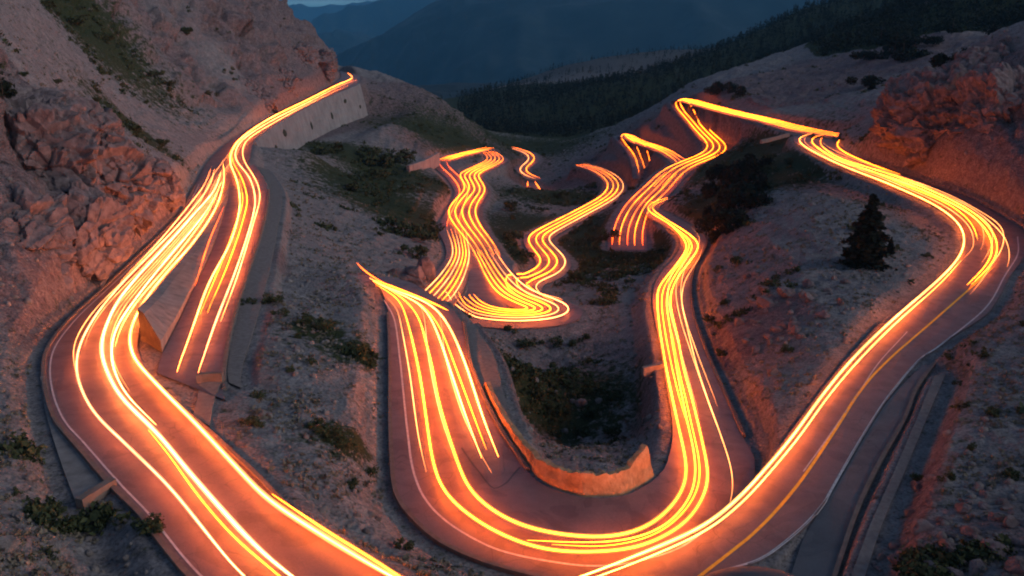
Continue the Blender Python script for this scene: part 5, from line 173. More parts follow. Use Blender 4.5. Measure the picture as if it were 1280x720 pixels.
  [(-3.44,168.98,-44.55),(-2.99,165.25,-44.21),(-2.54,161.56,-43.88),(-2.08,157.95,-43.53),(-1.6,154.41,-43.19),(-1.12,150.91,-42.84),(-0.64,147.52,-42.5),(-0.16,144.34,-42.17),(0.33,141.35,-41.85),(0.82,138.57,-41.55),(1.41,135.5,-41.2),(2.01,132.71,-40.88),(2.73,129.95,-40.56),(3.59,127.48,-40.27),(4.89,125.1,-40.02),(6.22,122.98,-39.83),(7.57,120.95,-39.7),(8.51,118.72,-39.65),(8.27,116.24,-39.59),(7.07,114.24,-39.56),(5.14,112.96,-39.52),(2.96,112.31,-39.46),(0.68,111.8,-39.36),(-1.66,111.6,-39.25),(-3.96,111.88,-39.13),(-6.1,112.92,-39.04),(-7.68,114.65,-38.96),(-8.69,116.96,-38.97),(-9.21,119.44,-39.08),(-9.61,121.9,-39.22),(-9.68,122.34,-39.25)]),
 ('s',0.06,'one of the hair thin faint strands running between the bright ones on the left road','hair thin strands on the left road',
  [(-27.26,58.17,-25.79),(-27.96,59.21,-25.83),(-28.65,60.28,-25.87),(-29.33,61.39,-25.93),(-30.06,62.61,-26),(-30.81,63.92,-26.08),(-31.56,65.29,-26.17),(-32.27,66.64,-26.27),(-32.92,67.95,-26.37),(-33.57,69.33,-26.49),(-34.16,70.69,-26.61),(-34.75,72.2,-26.75),(-35.33,73.79,-26.89),(-35.85,75.29,-27.02),(-36.4,76.91,-27.17),(-36.97,78.67,-27.32),(-37.55,80.57,-27.48),(-38,82.16,-27.62),(-38.52,84.1,-27.78),(-39.02,86.11,-27.94),(-39.42,87.81,-28.08),(-39.83,89.62,-28.22),(-40.31,91.78,-28.38),(-40.72,93.64,-28.52),(-41.17,95.71,-28.67),(-41.66,98,-28.84),(-42.2,100.56,-29.03),(-42.79,103.35,-29.24),(-43.41,106.28,-29.46),(-44.04,109.29,-29.67),(-44.69,112.43,-29.89),(-45.36,115.65,-30.11),(-46.02,118.88,-30.31),(-46.69,122.12,-30.49),(-47.36,125.41,-30.66),(-48.03,128.77,-30.82),(-48.72,132.24,-30.98),(-49.42,135.79,-31.14),(-50.13,139.35,-31.28),(-50.86,142.87,-31.42),(-51.58,146.39,-31.55),(-52.33,149.88,-31.67),(-53.11,153.3,-31.79),(-53.92,156.65,-31.89),(-54.75,159.96,-31.99),(-55.59,163.25,-32.08),(-56.44,166.53,-32.16),(-57.59,170.88,-32.26),(-58.66,175.23,-32.35),(-59.67,179.59,-32.42),(-60.59,183.93,-32.49),(-61.4,188.21,-32.54),(-62.11,192.44,-32.58),(-62.83,196.74,-32.61),(-63.55,201.11,-32.63),(-64.27,205.51,-32.64),(-64.45,206.6,-32.65)]),
 ('s',0.06,'one of the hair thin faint strands running between the bright ones on the left road','hair thin strands on the left road',
  [(-32,64.36,-26.13),(-32.62,65.52,-26.21),(-33.32,66.88,-26.31),(-33.94,68.16,-26.41),(-34.58,69.56,-26.53),(-35.17,70.99,-26.66),(-35.7,72.39,-26.78),(-36.29,74.03,-26.93),(-36.82,75.59,-27.06),(-37.37,77.27,-27.21),(-37.93,79.06,-27.36),(-38.48,80.96,-27.53),(-38.92,82.56,-27.66),(-39.43,84.52,-27.82),(-39.88,86.4,-27.98),(-40.38,88.55,-28.16),(-40.8,90.46,-28.31),(-41.3,92.74,-28.49),(-41.74,94.79,-28.64),(-42.23,97.08,-28.81),(-42.76,99.58,-28.99),(-43.33,102.29,-29.19),(-43.95,105.24,-29.41),(-44.59,108.33,-29.63),(-45.23,111.44,-29.85),(-45.89,114.61,-30.06),(-46.56,117.84,-30.26),(-47.22,121.1,-30.45),(-47.88,124.38,-30.63),(-48.54,127.69,-30.79),(-49.2,131.05,-30.95),(-49.88,134.47,-31.1),(-50.56,137.95,-31.25),(-51.26,141.45,-31.39),(-51.98,144.91,-31.52),(-52.71,148.33,-31.65),(-53.47,151.73,-31.76),(-54.26,155.11,-31.87),(-55.09,158.46,-31.97),(-55.97,161.78,-32.06),(-56.84,165.1,-32.14),(-57.7,168.42,-32.22),(-58.86,172.85,-32.31),(-59.95,177.26,-32.39),(-60.93,181.68,-32.46),(-61.84,186.08,-32.52),(-62.7,190.46,-32.57),(-63.48,194.83,-32.6),(-64.25,199.19,-32.63)]),
 ('s',0.06,'one of the hair thin faint strands running between the bright ones on the left road','hair thin strands on the left road',
  [(-35.6,69.13,-26.52),(-36.21,70.58,-26.64),(-36.75,72.02,-26.77),(-37.33,73.67,-26.91),(-37.85,75.22,-27.04),(-38.38,76.9,-27.19),(-38.93,78.7,-27.34),(-39.47,80.58,-27.51),(-39.98,82.48,-27.67),(-40.46,84.39,-27.83),(-40.91,86.25,-28),(-41.36,88.22,-28.17),(-41.79,90.17,-28.33),(-42.27,92.41,-28.5),(-42.69,94.39,-28.65),(-43.18,96.73,-28.82),(-43.73,99.34,-29.02),(-44.32,102.13,-29.22),(-44.92,105.07,-29.43),(-45.57,108.21,-29.65),(-46.24,111.45,-29.88),(-46.89,114.65,-30.08),(-47.54,117.84,-30.28),(-48.2,121.04,-30.46),(-48.84,124.28,-30.64),(-49.48,127.55,-30.81),(-50.11,130.86,-30.97),(-50.76,134.18,-31.12),(-51.42,137.54,-31.27),(-52.09,140.93,-31.4),(-52.78,144.32,-31.54),(-53.51,147.7,-31.66),(-54.28,151.07,-31.77),(-55.09,154.43,-31.88),(-55.92,157.8,-31.98),(-56.8,161.17,-32.07),(-57.71,164.55,-32.15),(-58.62,167.93,-32.23),(-59.49,171.32,-32.3),(-60.36,174.72,-32.36),(-61.47,179.25,-32.43),(-62.49,183.75,-32.5),(-63.45,188.24,-32.55),(-64.37,192.74,-32.59),(-65.25,197.24,-32.62),(-66.13,201.79,-32.64),(-67.01,206.45,-32.65),(-67.91,211.19,-32.65),(-68.84,215.97,-32.65),(-69.81,220.79,-32.63),(-70.8,225.63,-32.61),(-71.05,226.83,-32.61)]),
 ('s',0.06,'one of the hair thin faint strands running between the bright ones on the left road','hair thin strands on the left road',
  [(-31.67,59.9,-25.91),(-32.29,60.96,-25.97),(-32.92,62.05,-26.03),(-33.58,63.21,-26.11),(-34.23,64.4,-26.18),(-34.85,65.6,-26.27),(-35.54,66.99,-26.37),(-36.13,68.27,-26.47),(-36.68,69.54,-26.57),(-37.3,71.1,-26.7),(-37.87,72.67,-26.84),(-38.36,74.14,-26.96),(-38.88,75.76,-27.1),(-39.41,77.5,-27.25),(-39.94,79.35,-27.41),(-40.46,81.23,-27.57),(-40.94,83.1,-27.73),(-41.4,84.96,-27.9),(-41.81,86.71,-28.06),(-42.28,88.82,-28.25),(-42.71,90.84,-28.41),(-43.22,93.26,-28.6),(-43.69,95.48,-28.76),(-44.22,98.02,-28.95),(-44.8,100.79,-29.15),(-45.4,103.69,-29.36),(-46.04,106.81,-29.58),(-46.48,108.98,-29.73),(-46.93,111.16,-29.88),(-47.58,114.38,-30.08),(-48.23,117.57,-30.28),(-48.88,120.76,-30.46),(-49.52,123.97,-30.64),(-50.13,127.19,-30.81),(-50.74,130.41,-30.97),(-51.36,133.66,-31.12),(-52,136.95,-31.27),(-52.65,140.26,-31.4),(-53.32,143.59,-31.54),(-54.05,146.93,-31.66),(-54.82,150.28,-31.77),(-55.63,153.64,-31.88),(-56.47,157.03,-31.98),(-57.36,160.44,-32.07),(-58.28,163.86,-32.15),(-59.21,167.3,-32.22),(-59.52,168.44,-32.25)]),
 ('s',0.06,'one of the hair thin faint strands running between the bright ones on the left road','hair thin strands on the left road',
  [(-33.99,71.78,-26.7),(-34.55,73.29,-26.84),(-35.16,74.96,-26.99),(-35.71,76.54,-27.13),(-36.28,78.26,-27.28),(-36.86,80.11,-27.44),(-37.43,82.05,-27.6),(-37.87,83.66,-27.73),(-38.29,85.33,-27.87),(-38.79,87.39,-28.03),(-39.21,89.19,-28.17),(-39.68,91.3,-28.33),(-40.21,93.67,-28.5),(-40.65,95.71,-28.65),(-41.15,98.03,-28.82),(-41.7,100.58,-29.02),(-42.27,103.3,-29.22),(-42.88,106.15,-29.43),(-43.51,109.18,-29.65),(-44.16,112.32,-29.88),(-44.82,115.47,-30.08),(-45.48,118.65,-30.28),(-46.15,121.88,-30.46),(-46.83,125.21,-30.64),(-47.53,128.65,-30.81),(-48.23,132.18,-30.97),(-48.94,135.74,-31.12),(-49.66,139.31,-31.27),(-50.4,142.93,-31.4),(-51.14,146.52,-31.54),(-51.9,150.02,-31.66),(-52.68,153.43,-31.77),(-53.47,156.79,-31.88),(-54.27,160.1,-31.98),(-55.11,163.39,-32.07),(-55.97,166.63,-32.15),(-57.08,170.93,-32.25),(-58.14,175.25,-32.34),(-59.15,179.55,-32.42),(-60.02,183.81,-32.48),(-60.76,188.03,-32.53),(-61.47,192.25,-32.58)]),
 ('s',0.06,'one of the hair thin faint strands running between the bright ones on the left road','hair thin strands on the left road',
  [(-36.63,76.3,-27.12),(-37.19,78.05,-27.27),(-37.75,79.86,-27.43),(-38.31,81.81,-27.59),(-38.74,83.43,-27.73),(-39.23,85.36,-27.89),(-39.71,87.35,-28.05),(-40.13,89.17,-28.2),(-40.57,91.18,-28.35),(-41.1,93.6,-28.53),(-41.56,95.74,-28.69),(-42.07,98.11,-28.87),(-42.61,100.66,-29.06),(-43.19,103.45,-29.26),(-43.82,106.44,-29.48),(-44.46,109.52,-29.71),(-45.11,112.63,-29.92),(-45.77,115.82,-30.12),(-46.44,119.06,-30.32),(-47.1,122.33,-30.51),(-47.77,125.64,-30.68),(-48.43,129,-30.84),(-49.11,132.41,-31),(-49.8,135.89,-31.15),(-50.5,139.43,-31.3),(-51.22,142.95,-31.43),(-51.95,146.42,-31.56),(-52.69,149.85,-31.69),(-53.46,153.25,-31.8),(-54.26,156.62,-31.9),(-55.11,159.95,-32),(-55.97,163.25,-32.09),(-56.83,166.55,-32.17),(-57.69,169.85,-32.24),(-58.82,174.23,-32.33),(-59.86,178.61,-32.41),(-60.8,182.98,-32.48),(-61.66,187.33,-32.53),(-62.45,191.65,-32.58),(-63.18,195.94,-32.61),(-63.92,200.32,-32.63),(-64.69,204.79,-32.64),(-65.51,209.36,-32.65),(-66.47,214.04,-32.65),(-67.54,218.82,-32.64),(-68.61,223.71,-32.62),(-69.69,228.74,-32.59),(-70.78,233.82,-32.55),(-71.05,235.08,-32.54)]),
 ('s',0.05,'one of the hair thin faint strands between the bright ones round the central bend','hair thin strands on the central bend',
  [(-7.77,89.57,-30.75),(-7.49,87.59,-30.61),(-7.21,85.58,-30.48),(-6.97,83.49,-30.33),(-6.82,81.83,-30.22),(-6.67,80.18,-30.11),(-6.49,78.58,-30.01),(-6.31,77.03,-29.93),(-6.11,75.51,-29.85),(-5.9,74,-29.77),(-5.67,72.49,-29.71),(-5.43,70.99,-29.66),(-5.18,69.53,-29.61),(-4.94,68.12,-29.57),(-4.69,66.74,-29.53),(-4.45,65.44,-29.5),(-4.15,63.88,-29.46),(-3.88,62.52,-29.44),(-3.62,61.32,-29.42),(-3.31,60.04,-29.42),(-2.97,58.72,-29.43),(-2.65,57.55,-29.45),(-2.32,56.31,-29.45),(-2.05,55.23,-29.45),(-1.73,54.11,-29.45),(-1.35,53.05,-29.45)]),
 ('s',0.05,'one of the hair thin faint strands between the bright ones round the central bend','hair thin strands on the central bend',
  [(-11.15,96.92,-31.2),(-10.64,95.04,-31.07),(-10.15,93.07,-30.94),(-9.69,90.9,-30.8),(-9.35,89.01,-30.68),(-9.05,86.95,-30.54),(-8.77,84.72,-30.39),(-8.57,83.04,-30.28),(-8.38,81.34,-30.17),(-8.19,79.63,-30.07),(-8,77.95,-29.97),(-7.79,76.33,-29.88),(-7.57,74.77,-29.81),(-7.34,73.24,-29.75),(-7.11,71.71,-29.69),(-6.87,70.17,-29.63),(-6.63,68.66,-29.59),(-6.4,67.23,-29.55),(-6.18,65.88,-29.51),(-5.96,64.59,-29.48),(-5.69,63.04,-29.45),(-5.45,61.74,-29.43),(-5.17,60.35,-29.42),(-4.91,59.17,-29.43),(-4.63,57.96,-29.44),(-4.36,56.79,-29.45),(-4.08,55.58,-29.45),(-3.84,54.49,-29.45)]),
 ('s',0.05,'one of the hair thin faint strands between the bright ones round the central bend','hair thin strands on the central bend',
  [(16.03,69.59,-32.85),(16.23,71.31,-33.08),(16.44,73.11,-33.32),(16.63,74.72,-33.54),(16.83,76.44,-33.76),(17.04,78.21,-33.99),(17.25,80.05,-34.21),(17.48,81.97,-34.43),(17.71,83.98,-34.65),(17.94,86.07,-34.87),(18.19,88.22,-35.09),(18.44,90.42,-35.32),(18.69,92.66,-35.55),(18.95,94.92,-35.79),(19.2,97.21,-36.04),(19.46,99.54,-36.29),(19.72,101.93,-36.56),(20,104.33,-36.82),(20.29,106.73,-37.08),(20.59,109.14,-37.33),(20.91,111.54,-37.57),(21.23,113.92,-37.8),(21.57,116.3,-38.02),(21.93,118.69,-38.24),(22.3,121.09,-38.45),(22.74,123.54,-38.68),(23.21,126.02,-38.91),(23.74,128.54,-39.15),(24.33,131.14,-39.41),(24.97,133.78,-39.66),(25.64,136.41,-39.92),(26.51,139.72,-40.25),(27.41,142.96,-40.57),(28.35,146.13,-40.88),(29.34,149.27,-41.19),(30.4,152.37,-41.5),(31.4,155.44,-41.8),(32.35,158.47,-42.09),(33.38,162.07,-42.41),(34.3,165.64,-42.7),(35.13,169.15,-42.97),(35.82,172.55,-43.23),(36.34,176.27,-43.49),(36.49,177.33,-43.57)]),
 ('s',0.05,'one of the hair thin faint strands between the bright ones round the central bend','hair thin strands on the central bend',
  [(16.52,62.82,-32.15),(16.73,64.15,-32.32),(16.87,65.45,-32.48),(16.98,66.88,-32.66),(17.15,68.53,-32.87),(17.33,70.17,-33.08),(17.51,71.69,-33.29),(17.69,73.31,-33.5),(17.89,75.02,-33.72),(18.09,76.83,-33.95),(18.3,78.68,-34.18),(18.51,80.58,-34.39),(18.72,82.56,-34.61),(18.94,84.62,-34.83),(19.17,86.75,-35.06),(19.41,88.93,-35.28),(19.65,91.16,-35.51),(19.9,93.43,-35.75),(20.16,95.76,-36),(20.42,98.14,-36.25),(20.69,100.57,-36.51),(20.97,103.05,-36.78),(21.27,105.53,-37.03),(21.59,107.99,-37.28),(21.91,110.44,-37.53),(22.25,112.88,-37.76),(22.59,115.28,-37.98),(22.95,117.71,-38.2),(23.33,120.14,-38.42),(23.75,122.61,-38.64),(24.23,125.14,-38.87),(24.76,127.74,-39.11),(25.34,130.38,-39.36),(25.97,133.08,-39.62),(26.64,135.82,-39.88),(27.32,138.54,-40.14),(28.21,141.91,-40.46),(29.16,145.24,-40.78),(30.17,148.53,-41.09),(31.22,151.78,-41.4),(32.3,155.01,-41.7),(33.3,158.16,-41.99),(34.36,161.84,-42.32),(35.3,165.4,-42.62),(36.18,168.87,-42.9)]),
 ('s',0.05,'one of the hair thin faint strands between the bright ones round the central bend','hair thin strands on the central bend',
  [(18.34,72.64,-33.5),(18.54,74.41,-33.73),(18.74,76.19,-33.95),(18.94,78.04,-34.18),(19.14,79.95,-34.39),(19.35,81.92,-34.61),(19.56,83.97,-34.83),(19.78,86.1,-35.06),(20,88.27,-35.28),(20.24,90.49,-35.51),(20.49,92.78,-35.75),(20.75,95.13,-36),(21.01,97.55,-36.25),(21.29,100.01,-36.51),(21.58,102.53,-36.78),(21.88,105.05,-37.03),(22.2,107.55,-37.28),(22.54,110.03,-37.53),(22.88,112.49,-37.76),(23.22,114.92,-37.98),(23.59,117.36,-38.2),(23.98,119.82,-38.42),(24.4,122.31,-38.64),(24.88,124.87,-38.87),(25.42,127.5,-39.11),(26,130.19,-39.36),(26.62,132.94,-39.62),(27.29,135.73,-39.88),(27.97,138.49,-40.14),(28.68,141.25,-40.4),(29.62,144.66,-40.71),(30.65,148.04,-41.03),(31.7,151.38,-41.34),(32.81,154.7,-41.64),(33.85,157.94,-41.94),(34.76,161.07,-42.21),(35.76,164.69,-42.52),(36.66,168.15,-42.81),(37.42,171.5,-43.08),(38.1,175.31,-43.36),(38.45,179.02,-43.61),(38.49,183.11,-43.86),(38.44,185.11,-43.97)]),
 ('s',0.06,'one of the hair thin faint strands between the bright ones on the right road','hair thin strands on the right road',
  [(52.16,96.14,-30.65),(53.46,97.87,-30.65),(54.76,99.61,-30.65),(56.06,101.43,-30.65),(57.38,103.32,-30.65),(58.67,105.17,-30.65),(59.9,106.95,-30.65),(61.39,109.09,-30.65),(62.8,111.09,-30.65),(64.15,113,-30.65),(65.46,114.92,-30.65),(66.97,117.25,-30.65),(68.2,119.31,-30.65),(69.4,121.44,-30.65),(70.6,123.64,-30.65),(71.94,126.29,-30.65),(73.1,128.93,-30.65),(73.98,131.42,-30.65),(74.68,134.17,-30.65),(75.13,136.88,-30.65),(75.55,139.91,-30.65),(75.93,142.83,-30.65),(76.37,146.11,-30.65),(76.75,149.58,-30.65),(77.04,153.18,-30.65),(77.14,156.78,-30.65),(77.06,160.41,-30.65),(76.8,164.1,-30.65),(76.48,167.85,-30.65),(76.17,171.67,-30.65),(75.9,175.64,-30.65),(75.67,179.72,-30.65),(75.43,183.87,-30.65),(75.24,187.9,-30.65),(75.09,192.35,-30.65),(74.98,196.53,-30.65),(74.95,201.08,-30.65),(75.05,205.46,-30.65),(75.32,209.73,-30.65),(75.8,214.36,-30.65),(76.46,218.75,-30.65),(76.61,219.72,-30.65)]),
 ('s',0.06,'one of the hair thin faint strands between the bright ones on the right road','hair thin strands on the right road',
  [(60.15,109.39,-30.65),(61.53,111.39,-30.65),(62.88,113.37,-30.65),(64.18,115.31,-30.65),(65.68,117.66,-30.65),(67.1,120.1,-30.65),(68.49,122.63,-30.65),(69.83,125.24,-30.65),(71.06,127.87,-30.65),(72.12,130.46,-30.65),(73.04,133.35,-30.65),(73.66,136.12,-30.65),(74.11,138.95,-30.65),(74.48,142.02,-30.65),(74.83,144.95,-30.65),(75.15,148.1,-30.65),(75.41,151.41,-30.65),(75.55,154.85,-30.65),(75.56,158.41,-30.65),(75.39,162.14,-30.65),(75.11,165.98,-30.65),(74.78,169.9,-30.65),(74.5,173.83,-30.65),(74.27,177.75,-30.65),(74.04,181.73,-30.65),(73.83,185.7,-30.65),(73.68,189.57,-30.65),(73.56,193.92,-30.65),(73.52,198.1,-30.65),(73.55,202.15,-30.65),(73.7,206.66,-30.65),(74,211.01,-30.65),(74.3,214.2,-30.65)]),
 ('s',0.06,'one of the hair thin faint strands between the bright ones on the right road','hair thin strands on the right road',
  [(63.21,115.71,-30.65),(64.68,118.09,-30.65),(66.1,120.52,-30.65),(67.44,123.03,-30.65),(68.72,125.59,-30.65),(69.92,128.19,-30.65),(70.96,130.78,-30.65),(71.92,133.72,-30.65),(72.6,136.55,-30.65),(73.07,139.37,-30.65),(73.46,142.39,-30.65),(73.79,145.66,-30.65),(74.04,148.62,-30.65),(74.21,151.74,-30.65),(74.3,155.03,-30.65),(74.26,158.54,-30.65),(74.1,162.27,-30.65),(73.86,165.58,-30.65),(73.56,169.59,-30.65),(73.27,173.59,-30.65),(73.02,177.51,-30.65),(72.81,181.36,-30.65),(72.61,185.21,-30.65),(72.45,189.01,-30.65),(72.35,193.34,-30.65),(72.32,197.6,-30.65),(72.37,201.76,-30.65),(72.53,206.4,-30.65),(72.81,210.88,-30.65),(73.2,215.23,-30.65),(73.81,219.88,-30.65),(74.12,221.89,-30.65)]),
]
MARKS = [
 ('edge_line','white',0.15,[(-14.78,97.33,-31.67),(-14.09,94.97,-31.53),(-13.4,92.65,-31.39),(-12.72,89.98,-31.23),(-12.27,87.82,-31.11),(-11.83,85.36,-30.95),(-11.39,82.71,-30.78),(-10.94,79.92,-30.62),(-10.5,77.07,-30.47),(-10.03,74.2,-30.34),(-9.79,72.66,-30.29),(-9.54,71.07,-30.23),(-9.29,69.45,-30.18),(-9.04,67.84,-30.14),(-8.79,66.25,-30.1),(-8.55,64.72,-30.06),(-8.32,63.27,-30.03),(-8.11,61.93,-30),(-7.91,60.72,-29.98),(-7.57,58.68,-29.95),(-7.29,56.99,-29.95),(-7.03,55.56,-29.97),(-6.76,54.3,-29.99),(-6.45,53.09,-30),(-6.11,51.97,-30),(-5.76,51.01,-30),(-5.18,49.76,-29.99),(-4.49,48.62,-30),(-3.67,47.53,-30.01),(-2.73,46.56,-30.03),(-1.75,45.74,-30.06),(-0.75,45.11,-30.09),(0.29,44.67,-30.14),(1.35,44.37,-30.19),(2.45,44.16,-30.25),(3.56,44.03,-30.33),(4.7,44.03,-30.41),(5.88,44.21,-30.49),(7.13,44.6,-30.56),(8,44.95,-30.6),(8.86,45.38,-30.65),(9.7,45.91,-30.71),(10.47,46.54,-30.79),(11.2,47.31,-30.89),(11.91,48.18,-31.01),(12.59,49.1,-31.12),(13.29,50.01,-31.24),(13.64,50.44,-31.3)]),
 ('edge_line','white',0.16,[(12.15,43.71,-30.52),(13.16,44.16,-30.54),(14.2,44.67,-30.57),(15.08,45.34,-30.61),(15.75,45.97,-30.65),(16.46,46.7,-30.69),(17.17,47.46,-30.74),(17.83,48.2,-30.78),(18.69,49.21,-30.84),(19.47,50.21,-30.91),(20.16,51.15,-30.97),(20.84,52.11,-31.03),(21.41,53.06,-31.08),(22.24,54.39,-31.11),(23.11,55.78,-31.13),(24.14,57.41,-31.16),(25.25,59.16,-31.18),(26.36,60.88,-31.19),(27.4,62.47,-31.2),(28.41,64.01,-31.21),(29.43,65.54,-31.21),(30.47,67.09,-31.2),(31.56,68.65,-31.2),(32.71,70.26,-31.2),(33.98,72,-31.2),(35.3,73.78,-31.2),(36.6,75.48,-31.2),(37.78,76.99,-31.2),(39.14,78.6,-31.2),(40.3,79.71,-31.2),(41.56,80.96,-31.2),(42.97,82.48,-31.2),(44.84,84.48,-31.2),(47,86.81,-31.2),(49.25,89.3,-31.2),(51.42,91.81,-31.2),(53.35,94.24,-31.2),(55.2,96.76,-31.2),(56.98,99.34,-31.2),(58.7,101.9,-31.2),(60.36,104.35,-31.2),(61.96,106.64,-31.2),(63.5,108.78,-31.2),(64.98,110.83,-31.2),(66.39,112.83,-31.2),(67.73,114.81,-31.2),(68.98,116.82,-31.2),(70.65,119.79,-31.2),(72.18,122.73,-31.2),(73.74,125.68,-31.2)]),
 ('edge_line','white',0.12,[(-11.19,33.64,-26.55),(-12.05,34.39,-26.5),(-12.9,35.12,-26.44),(-13.75,35.86,-26.39),(-14.61,36.63,-26.34),(-15.46,37.47,-26.3),(-16.33,38.42,-26.27),(-17.22,39.46,-26.24),(-18.1,40.53,-26.23),(-18.94,41.55,-26.21),(-19.71,42.47,-26.2),(-20.39,43.23,-26.19),(-20.98,43.88,-26.19),(-21.83,44.8,-26.2),(-22.47,45.5,-26.2),(-23.21,46.35,-26.2),(-24.08,47.33,-26.2),(-25,48.39,-26.19),(-25.92,49.46,-26.19),(-26.79,50.46,-26.2),(-27.54,51.33,-26.2),(-28.5,52.41,-26.22),(-29.38,53.42,-26.25),(-30.29,54.59,-26.29),(-30.94,55.49,-26.32),(-31.59,56.46,-26.36),(-32.26,57.48,-26.4),(-32.93,58.56,-26.44),(-33.6,59.68,-26.5),(-34.29,60.88,-26.56),(-35,62.14,-26.64),(-35.7,63.45,-26.72),(-36.38,64.77,-26.81),(-37.01,66.07,-26.9),(-37.58,67.3,-26.98),(-38.34,69.08,-27.12),(-39.07,71,-27.27),(-39.57,72.47,-27.39),(-40.09,74.13,-27.53),(-40.62,75.94,-27.69),(-41.15,77.85,-27.85),(-41.67,79.84,-28.02),(-42.18,81.87,-28.2),(-42.63,83.7,-28.37),(-43.02,85.36,-28.54),(-43.43,87.2,-28.72),(-43.94,89.57,-28.93),(-44.61,92.81,-29.18),(-45.02,94.85,-29.33),(-45.49,97.16,-29.5),(-45.99,99.7,-29.68),(-46.53,102.4,-29.87),(-47.09,105.24,-30.07),(-47.66,108.16,-30.27),(-48.25,111.12,-30.46),(-48.83,114.07,-30.65),(-49.41,116.97,-30.83),(-49.96,119.77,-31),(-50.5,122.5,-31.15),(-51.03,125.24,-31.3),(-51.56,127.99,-31.44),(-52.09,130.74,-31.58),(-52.62,133.5,-31.72),(-53.16,136.27,-31.84),(-53.72,139.05,-31.97),(-54.3,141.86,-32.08),(-55.54,147.52,-32.29),(-56.92,153.28,-32.46),(-58.4,159.13,-32.6),(-59.95,165.03,-32.72),(-61.51,170.94,-32.83),(-63.04,176.82,-32.95)]),
 ('centre_line','yellow',0.22,[(10.36,42.79,-30.5),(10.96,43.44,-30.53),(11.76,44.3,-30.55),(12.47,45.07,-30.59),(13.28,45.96,-30.65),(14.18,46.95,-30.73),(14.83,47.72,-30.79),(15.54,48.6,-30.84),(16.32,49.61,-30.89),(17.16,50.74,-30.95),(18.04,51.96,-31),(18.95,53.24,-31.05),(19.88,54.58,-31.09),(20.81,55.97,-31.12),(21.75,57.42,-31.15),(22.73,58.94,-31.17),(23.72,60.5,-31.19),(24.75,62.1,-31.2),(25.83,63.8,-31.21),(26.95,65.58,-31.21),(28.08,67.39,-31.21),(29.21,69.15,-31.2),(30.31,70.78,-31.2),(31.3,72.2,-31.2),(32.2,73.46,-31.2),(33.12,74.68,-31.2),(34.17,76.03,-31.2),(35.45,77.64,-31.2),(37.05,79.61,-31.2),(38.89,81.82,-31.2),(40.86,84.16,-31.2),(42.84,86.51,-31.2),(44.72,88.76,-31.2),(46.5,90.9,-31.2),(48.27,93.02,-31.2),(50.01,95.11,-31.2),(51.73,97.18,-31.2),(53.42,99.23,-31.2),(55.06,101.24,-31.2),(56.68,103.23,-31.2),(58.27,105.19,-31.2),(59.85,107.16,-31.2),(61.45,109.13,-31.2)]),
 ('tar_seam','dark',0.12,[(0.55,54.85,-30),(0.08,53.79,-30),(-0.39,52.69,-30),(-1.16,51.98,-30),(-1.77,52.97,-30),(-2.21,54.08,-30),(-2.74,55.31,-30),(-3.19,56.49,-30),(-3.64,57.67,-30)]),
 ('edge_line','white',0.10,[(20.67,56.2,-31.12),(21.5,57.47,-31.14),(22.33,58.7,-31.16),(23.16,59.95,-31.18),(24.02,61.26,-31.19),(24.94,62.65,-31.2),(25.95,64.2,-31.21),(27.04,65.87,-31.21),(28.15,67.57,-31.21),(29.23,69.24,-31.2),(30.24,70.78,-31.2),(31.13,72.16,-31.2),(31.92,73.41,-31.2),(33.1,75.24,-31.2),(33.98,76.54,-31.2),(34.99,77.99,-31.2),(36.13,79.54,-31.2),(37.35,81.17,-31.2),(38.6,82.84,-31.2),(39.84,84.49,-31.2),(40.45,85.31,-31.2)]),
]
